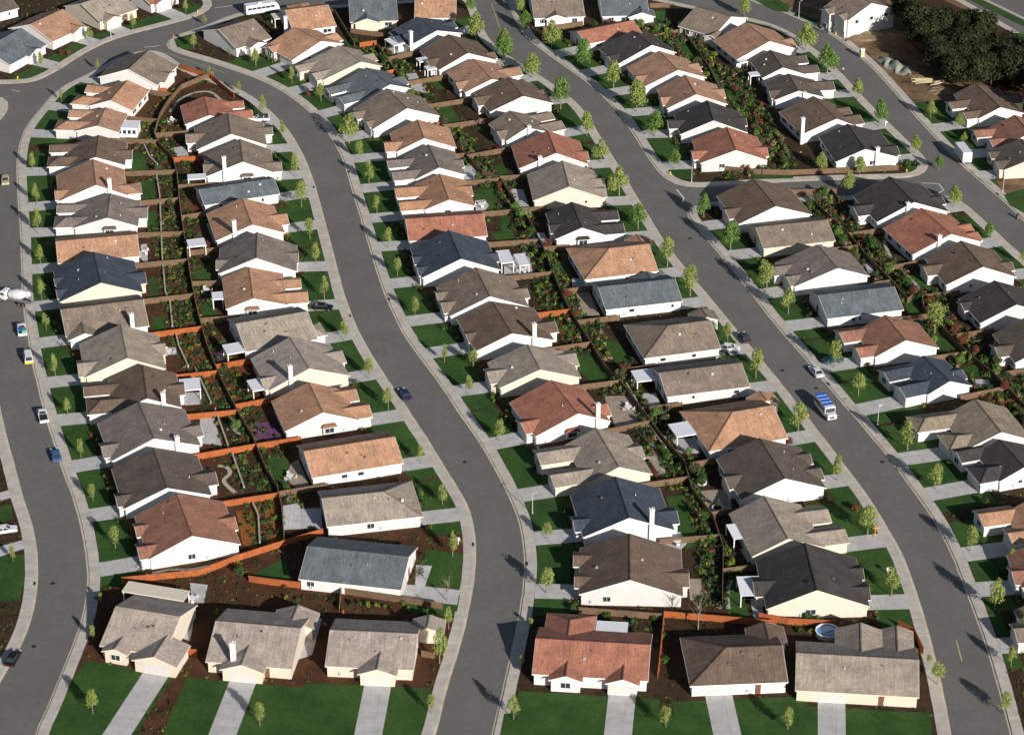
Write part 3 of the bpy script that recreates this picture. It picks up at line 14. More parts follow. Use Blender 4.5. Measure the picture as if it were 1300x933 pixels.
DRIVES = [[101,[[-106.86,146.75],[-112.73,148.62],[-109.8,152.72],[-105.41,151.33]]],[102,[[-111.9,129.82],[-118.43,131.33],[-117.55,136.05],[-110.82,134.49]]],[103,[[-113.79,114.41],[-120.34,114.9],[-120.21,119.7],[-113.43,119.2]]],[104,[[-112.32,93.22],[-117.92,92.78],[-118.69,97.54],[-112.7,98.01]]],[105,[[-107.64,75.01],[-114.37,73.71],[-115.27,78.43],[-108.55,79.73]]],[106,[[-105.91,60.81],[-111.88,60.4],[-112.73,65.16],[-106.24,65.6]]],[107,[[-102.41,43.37],[-108.72,42.15],[-109.54,46.88],[-103.32,48.08]]],[108,[[-99.94,25.94],[-105.4,24.57],[-106.39,29.27],[-101.1,30.59]]],[109,[[-95.81,9.71],[-101.56,8.16],[-102.64,12.84],[-97.07,14.35]]],[110,[[-90.61,-7.3],[-97.11,-8.75],[-98.39,-4.12],[-91.65,-2.62]]],[111,[[-86.69,-22.95],[-92.61,-24.03],[-94.0,-19.41],[-87.55,-18.22]]],[112,[[-81.0,-39.91],[-86.92,-41.93],[-88.43,-37.37],[-82.54,-35.36]]],[113,[[-75.87,-58.24],[-81.23,-59.84],[-82.55,-55.22],[-77.24,-53.64]]],[114,[[-69.47,-76.11],[-77.26,-78.5],[-78.01,-73.71],[-70.88,-71.52]]],[201,[[-65.44,121.12],[-60.01,122.26],[-62.14,126.72],[-66.42,125.82]]],[202,[[-60.88,105.63],[-54.43,106.63],[-55.81,111.27],[-61.62,110.37]]],[203,[[-55.91,90.68],[-50.61,91.43],[-51.67,96.13],[-56.59,95.43]]],[204,[[-55.78,78.57],[-48.6,81.12],[-49.5,85.89],[-57.39,83.09]]],[205,[[-52.32,62.71],[-45.54,64.46],[-46.41,69.19],[-53.52,67.35]]],[206,[[-48.67,43.24],[-41.81,43.69],[-42.65,48.45],[-48.98,48.03]]],[207,[[-45.25,24.62],[-38.26,25.66],[-39.29,30.36],[-45.96,29.36]]],[208,[[-40.35,9.89],[-34.64,12.01],[-35.99,16.63],[-42.02,14.39]]],[209,[[-34.64,-7.25],[-28.69,-5.01],[-30.35,-0.51],[-36.33,-2.75]]],[210,[[-29.04,-24.05],[-22.24,-21.96],[-23.84,-17.43],[-30.46,-19.47]]],[211,[[-22.19,-41.74],[-15.83,-39.75],[-17.42,-35.22],[-23.62,-37.16]]],[212,[[-17.67,-61.01],[-9.98,-59.45],[-10.86,-54.73],[-18.63,-56.31]]],[213,[[-20.71,-85.61],[-10.14,-87.58],[-9.66,-82.79],[-19.83,-80.89]]],[901,[[-65.59,-108.28],[-71.55,-130.18],[-66.57,-130.18],[-60.95,-109.54]]],[902,[[-50.0,-110.83],[-52.82,-130.18],[-47.97,-130.18],[-45.25,-111.53]]],[903,[[-26.09,-112.08],[-27.46,-130.18],[-22.64,-130.18],[-21.31,-112.44]]],[904,[[16.96,-114.77],[15.39,-130.4],[20.21,-130.4],[21.74,-115.25]]],[905,[[33.89,-115.23],[34.91,-130.4],[39.72,-130.4],[38.68,-114.91]]],[906,[[53.5,-117.0],[52.19,-130.4],[57.01,-130.39],[58.27,-117.47]]],[301,[[-61.31,194.41],[-62.34,197.45],[-57.51,198.13],[-56.77,195.94]]],[302,[[-58.09,157.99],[-64.66,152.46],[-68.29,155.69],[-61.18,161.66]]],[303,[[-50.32,144.36],[-55.36,141.31],[-58.17,145.22],[-52.8,148.47]]],[304,[[-42.48,129.59],[-47.25,126.66],[-49.36,131.0],[-45.0,133.68]]],[305,[[-35.0,114.98],[-41.85,111.83],[-43.28,116.45],[-37.01,119.34]]],[306,[[-30.58,101.63],[-38.84,100.16],[-39.89,104.85],[-31.42,106.35]]],[307,[[-27.95,85.33],[-35.74,83.56],[-36.59,88.29],[-29.01,90.01]]],[308,[[-25.71,69.11],[-32.84,67.8],[-33.72,72.52],[-26.58,73.83]]],[309,[[-23.37,54.29],[-30.19,53.26],[-31.04,57.99],[-24.09,59.03]]],[310,[[-20.48,36.65],[-26.61,35.32],[-27.63,40.01],[-21.5,41.34]]],[311,[[-14.61,19.72],[-22.16,17.86],[-23.44,22.49],[-15.76,24.38]]],[312,[[-8.84,6.27],[-17.0,3.83],[-18.79,8.31],[-10.22,10.87]]],[313,[[-4.32,-10.5],[-10.83,-12.14],[-12.48,-7.6],[-5.49,-5.84]]],[314,[[3.04,-30.77],[-3.17,-33.24],[-4.74,-28.69],[1.27,-26.31]]],[315,[[8.59,-50.84],[2.25,-52.63],[1.11,-47.96],[7.28,-46.22]]],[316,[[12.38,-66.79],[4.48,-67.93],[4.1,-63.14],[11.69,-62.04]]],[317,[[11.91,-85.77],[4.1,-85.51],[4.44,-80.71],[12.07,-80.97]]],[401,[[-43.84,198.93],[-43.93,199.98],[-39.19,200.81],[-39.06,199.34]]],[402,[[-25.59,201.66],[-25.59,203.41],[-20.79,204.4],[-20.79,201.66]]],[403,[[-15.02,179.03],[-9.67,182.39],[-10.65,187.44],[-17.57,183.1]]],[404,[[-4.21,158.21],[0.17,160.1],[-2.29,164.27],[-6.11,162.62]]],[405,[[2.31,147.97],[6.76,149.69],[4.18,153.84],[0.58,152.45]]],[406,[[9.68,134.15],[14.17,135.67],[12.13,140.05],[8.14,138.7]]],[407,[[12.87,114.57],[19.3,117.4],[18.26,122.18],[10.94,118.97]]],[408,[[18.39,96.73],[24.05,97.55],[22.91,102.24],[17.7,101.48]]],[409,[[22.14,76.6],[28.61,77.21],[27.51,81.93],[21.69,81.38]]],[410,[[25.71,57.97],[32.82,59.11],[31.69,63.79],[24.96,62.71]]],[411,[[32.36,39.52],[38.42,41.04],[36.88,45.61],[31.19,44.18]]],[412,[[37.03,25.44],[43.19,26.89],[41.66,31.46],[35.93,30.11]]],[413,[[44.05,4.28],[50.23,5.88],[48.69,10.44],[42.84,8.93]]],[414,[[49.01,-11.73],[55.45,-10.17],[54.01,-5.58],[47.88,-7.07]]],[415,[[55.05,-32.25],[61.55,-30.17],[60.11,-25.59],[53.59,-27.68]]],[416,[[61.07,-48.2],[66.58,-46.8],[65.23,-42.19],[59.89,-43.54]]],[417,[[63.42,-70.22],[71.39,-68.45],[70.51,-63.73],[62.38,-65.54]]],[418,[[65.43,-89.28],[73.15,-88.9],[72.91,-84.11],[65.19,-84.48]]],[501,[[6.2,201.41],[4.38,219.44],[9.31,218.38],[10.98,201.89]]],[502,[[25.02,202.85],[24.36,212.91],[29.35,210.27],[29.81,203.16]]],[503,[[19.74,168.39],[13.34,165.13],[11.07,169.37],[17.57,172.67]]],[504,[[26.7,155.45],[20.38,152.39],[18.07,156.6],[24.6,159.77]]],[505,[[33.32,142.3],[26.07,139.74],[24.25,144.19],[31.72,146.83]]],[506,[[38.67,128.82],[30.24,127.36],[28.81,131.98],[37.85,133.55]]],[507,[[39.46,114.75],[33.41,114.32],[32.32,119.06],[39.12,119.53]]],[508,[[44.55,96.93],[37.89,96.24],[36.57,100.93],[44.06,101.7]]],[601,[[55.64,192.01],[57.35,194.2],[61.59,191.83],[59.42,189.06]]],[602,[[75.23,166.82],[79.53,168.62],[77.62,173.03],[73.37,171.24]]],[603,[[79.78,149.33],[85.35,150.48],[84.12,155.13],[78.8,154.03]]],[604,[[82.67,138.64],[88.22,139.47],[86.95,144.14],[81.96,143.39]]],[605,[[87.72,118.03],[94.02,120.16],[92.61,124.75],[86.18,122.57]]],[606,[[94.44,99.84],[99.55,100.78],[98.72,105.51],[93.56,104.56]]],[701,[[50.92,65.27],[46.19,63.92],[44.65,68.47],[49.6,69.88]]],[702,[[57.64,50.64],[51.04,49.12],[49.55,53.7],[56.56,55.32]]],[703,[[62.38,32.14],[56.71,30.45],[55.36,35.06],[61.01,36.74]]],[704,[[68.86,17.57],[61.16,15.73],[59.69,20.31],[67.75,22.24]]],[705,[[74.27,-0.09],[67.1,-2.1],[65.63,2.47],[72.97,4.53]]],[706,[[81.6,-16.51],[73.02,-19.83],[71.43,-15.3],[79.87,-12.03]]],[707,[[87.71,-36.93],[79.04,-39.15],[77.7,-34.54],[86.51,-32.28]]],[708,[[91.94,-49.19],[82.46,-52.21],[81.27,-47.55],[90.48,-44.61]]],[709,[[95.11,-71.24],[86.04,-73.4],[85.54,-68.58],[94.0,-66.57]]],[710,[[93.4,-84.3],[86.92,-85.02],[86.58,-80.23],[92.88,-79.53]]],[711,[[90.91,-102.47],[87.87,-102.79],[87.72,-97.98],[90.42,-97.7]]],[801,[[101.94,72.52],[106.99,74.04],[104.96,78.44],[100.56,77.11]]],[802,[[107.65,53.93],[113.08,56.03],[111.54,60.58],[105.92,58.41]]],[803,[[112.86,39.22],[118.73,40.62],[117.02,45.15],[111.74,43.89]]],[804,[[116.96,19.69],[125.91,22.13],[124.15,26.63],[115.7,24.32]]],[805,[[121.08,1.63],[132.51,4.27],[130.86,8.81],[120.0,6.31]]],[852,[[114.57,120.17],[107.36,118.16],[106.16,122.81],[113.29,124.79]]],[853,[[118.62,103.9],[111.66,102.54],[110.34,107.18],[117.71,108.61]]],[854,[[118.13,91.46],[115.53,91.07],[113.86,95.67],[117.42,96.21]]],[952,[[-117.82,175.31],[-113.96,172.66],[-111.14,176.55],[-115.1,179.26]]],[953,[[-127.34,160.19],[-122.07,157.24],[-119.88,161.51],[-124.99,164.38]]],[954,[[-110.13,183.05],[-107.46,180.42],[-103.75,183.5],[-106.76,186.47]]],[955,[[-97.87,195.62],[-93.24,191.01],[-89.54,194.1],[-94.49,199.02]]]]
FENCES = [[101,[[-94.62,141.08],[-87.11,138.7]],'old'],[102,[[-99.13,125.12],[-89.35,122.86]],'old'],[103,[[-100.78,111.54],[-87.96,110.59]],'old'],[104,[[-96.82,92.44],[-81.57,93.64]],'old'],[105,[[-93.9,75.64],[-79.23,78.48]],'old'],[106,[[-89.74,59.91],[-76.25,60.83]],'old'],[107,[[-87.32,44.56],[-73.85,47.17]],'old'],[108,[[-84.5,27.22],[-70.79,30.66]],'old'],[109,[[-81.34,11.87],[-67.51,15.62]],'new'],[110,[[-75.66,-6.54],[-62.23,-3.55]],'new'],[111,[[-70.77,-22.37],[-56.62,-19.77]],'new'],[112,[[-65.0,-37.63],[-51.68,-33.09]],'new'],[113,[[-61.08,-55.92],[-45.73,-51.34]],'new'],[201,[[-78.7,116.66],[-89.23,114.46]],'old'],[202,[[-74.22,101.84],[-83.12,100.45]],'new'],[203,[[-70.53,86.69],[-80.23,85.31]],'old'],[204,[[-69.35,71.95],[-77.68,68.99]],'old'],[205,[[-64.88,53.52],[-74.49,51.03]],'old'],[206,[[-62.87,36.8],[-71.88,36.21]],'old'],[207,[[-59.59,20.55],[-68.36,19.24]],'old'],[208,[[-53.53,2.34],[-62.96,-1.15]],'new'],[209,[[-47.36,-13.84],[-57.39,-17.61]],'new'],[210,[[-42.83,-30.39],[-51.67,-33.11]],'new'],[211,[[-36.23,-47.91],[-45.81,-50.91]],'old'],[303,[[-36.14,150.88],[-30.79,154.12]],'new'],[304,[[-27.81,136.56],[-25.04,138.26]],'new'],[305,[[-20.23,119.87],[-18.08,120.86]],'new'],[306,[[-16.47,102.11],[-11.55,102.99]],'old'],[307,[[-13.91,86.71],[-2.84,89.22]],'old'],[308,[[-11.46,70.05],[2.18,72.55]],'old'],[309,[[-8.46,54.81],[6.38,57.04]],'old'],[310,[[-5.36,37.9],[9.31,41.1]],'old'],[311,[[1.07,20.5],[12.74,23.38]],'new'],[312,[[6.43,5.63],[17.0,8.79]],'old'],[313,[[11.79,-10.3],[22.62,-7.56]],'old'],[314,[[17.62,-28.21],[28.41,-23.92]],'old'],[315,[[25.07,-48.16],[34.98,-45.36]],'old'],[316,[[28.17,-67.77],[39.69,-66.1]],'old'],[403,[[-24.39,167.25],[-33.22,161.71]],'old'],[404,[[-15.95,150.97],[-27.89,145.82]],'old'],[405,[[-8.94,136.64],[-22.27,131.47]],'old'],[406,[[-2.55,124.47],[-17.5,119.4]],'old'],[407,[[1.66,107.59],[-11.11,101.99]],'old'],[408,[[4.82,91.22],[-3.19,90.06]],'old'],[409,[[8.06,73.61],[2.02,73.04]],'old'],[410,[[13.11,54.02],[7.21,53.08]],'old'],[411,[[19.33,34.51],[10.83,32.38]],'old'],[412,[[23.65,20.54],[14.19,18.31]],'old'],[413,[[31.15,-0.8],[20.75,-3.49]],'old'],[414,[[35.22,-16.83],[26.7,-18.9]],'old'],[415,[[42.55,-38.04],[34.52,-40.6]],'old'],[416,[[47.57,-55.99],[38.57,-58.26]],'old'],[417,[[48.24,-75.75],[39.57,-77.67]],'old'],[503,[[32.72,173.08],[46.47,180.06]],'old'],[504,[[41.24,160.02],[49.97,164.26]],'old'],[505,[[47.93,144.01],[53.23,145.88]],'old'],[506,[[51.95,127.83],[55.98,128.52]],'old'],[507,[[55.61,111.11],[58.02,111.28]],'old'],[602,[[62.23,157.57],[52.2,153.36]],'old'],[603,[[68.06,145.22],[53.74,142.25]],'old'],[604,[[70.08,131.21],[55.88,129.09]],'old'],[605,[[75.01,111.09],[58.77,105.61]],'old'],[701,[[67.54,65.33],[75.26,67.54]],'old'],[702,[[71.61,52.12],[79.69,53.99]],'old'],[703,[[77.54,34.84],[85.12,37.09]],'old'],[704,[[83.13,19.23],[91.87,21.32]],'old'],[705,[[88.57,2.11],[97.47,4.61]],'old'],[706,[[93.43,-13.98],[103.61,-10.04]],'old'],[801,[[88.04,63.09],[78.03,60.06]],'old'],[802,[[94.22,46.97],[83.25,42.73]],'old'],[803,[[99.78,31.98],[91.05,29.9]],'old'],[804,[[104.71,14.59],[94.92,11.92]],'old'],[805,[[109.51,-2.78],[101.82,-4.55]],'old']]
FX = [([[-78.43,150.07],[-71.64,138.43]],'new'),([[-87.67,157.48],[-78.05,150.34]],'new'),([[-93.12,141.83],[-89.25,141.83]],'new'),([[-72.82,-80.62],[-58.37,-78.02],[-52.14,-73.3],[-43.15,-67.95],[-36.31,-64.15]],'new'),([[-49.18,-80.1],[-44.83,-81.13],[-32.19,-83.7]],'new'),([[-31.45,-83.95],[-21.84,-86.5],[-12.76,-89.01]],'old'),([[-31.74,-83.95],[-31.72,-89.52]],'old'),([[12.3,-90.26],[27.39,-92.26]],'old'),([[27.86,-91.51],[36.73,-92.75],[48.1,-94.48]],'new'),([[27.86,-91.51],[26.3,-106.04],[25.83,-110.02]],'new'),([[45.14,-92.01],[50.32,-93.74],[58.87,-94.48]],'new'),([[70.36,-94.48],[72.91,-96.93],[73.82,-102.96]],'new'),([[58.42,93.86],[67.01,93.42],[77.62,94.3],[94.14,96.06]],'old'),([[48.06,96.5],[59.0,93.86]],'old'),([[76.47,83.08],[77.82,78.01]],'old'),([[66.04,82.65],[77.79,83.08]],'old'),([[-61.6,-102.24],[-56.52,-103.43]],'new'),([[-16.24,-103.67],[-13.68,-104.38]],'old'),([[-54.52,198.02],[-48.87,194.63],[-42.27,171.63]],'old'),([[-43.84,181.33],[-34.08,178.07],[-29.86,179.16]],'old'),([[-40.79,171.63],[-36.42,173.23]],'new'),([[8.56,182.42],[19.36,186.27]],'old'),([[38.22,199.16],[43.68,199.16]],'old')]
BK = {'A': [[-78.3,152.87],[-85.65,144.31],[-88.08,134.95],[-89.32,126.28],[-89.41,115.01],[-87.3,108.59],[-83.43,101.82],[-81.22,92.12],[-79.04,77.17],[-76.98,64.82],[-74.8,52.89],[-72.87,41.34],[-70.98,31.63],[-69.22,22.9],[-65.92,8.83],[-62.41,-3.0],[-58.98,-13.14],[-55.93,-21.72],[-52.87,-29.16],[-48.96,-42.06],[-46.28,-48.46],[-44.76,-56.41],[-43.49,-67.41]],'B': [[-36.35,171.63],[-31.07,154.92],[-26.49,141.83],[-22.11,131.07],[-17.42,119.2],[-11.64,103.17],[-7.27,93.42],[-3.05,89.94],[0.94,76.33],[4.06,66.85],[6.9,54.85],[8.93,43.24],[10.9,31.99],[12.84,22.9],[16.99,8.83],[19.74,-1.34],[22.39,-6.97],[24.66,-12.82],[27.86,-22.35],[31.12,-31.6],[34.38,-39.11],[35.36,-49.32],[38.91,-59.2],[40.14,-70.1],[38.76,-88.26]],'C': [[25.86,187.93],[38.29,176.99],[46.19,181.33],[48.55,170.56],[51.84,155.94],[53.93,140.84],[56.35,126.28],[57.89,112.25],[59.97,96.5],[60.88,93.42]],'D': [[71.26,78.01],[77.83,60.8],[81.06,48.99],[84.41,39.45],[87.78,28.33],[91.21,33.1],[90.8,24.7],[94.17,14.04],[97.78,3.71],[101.87,-4.66],[106.05,-17.62],[110.39,-30.08]]}
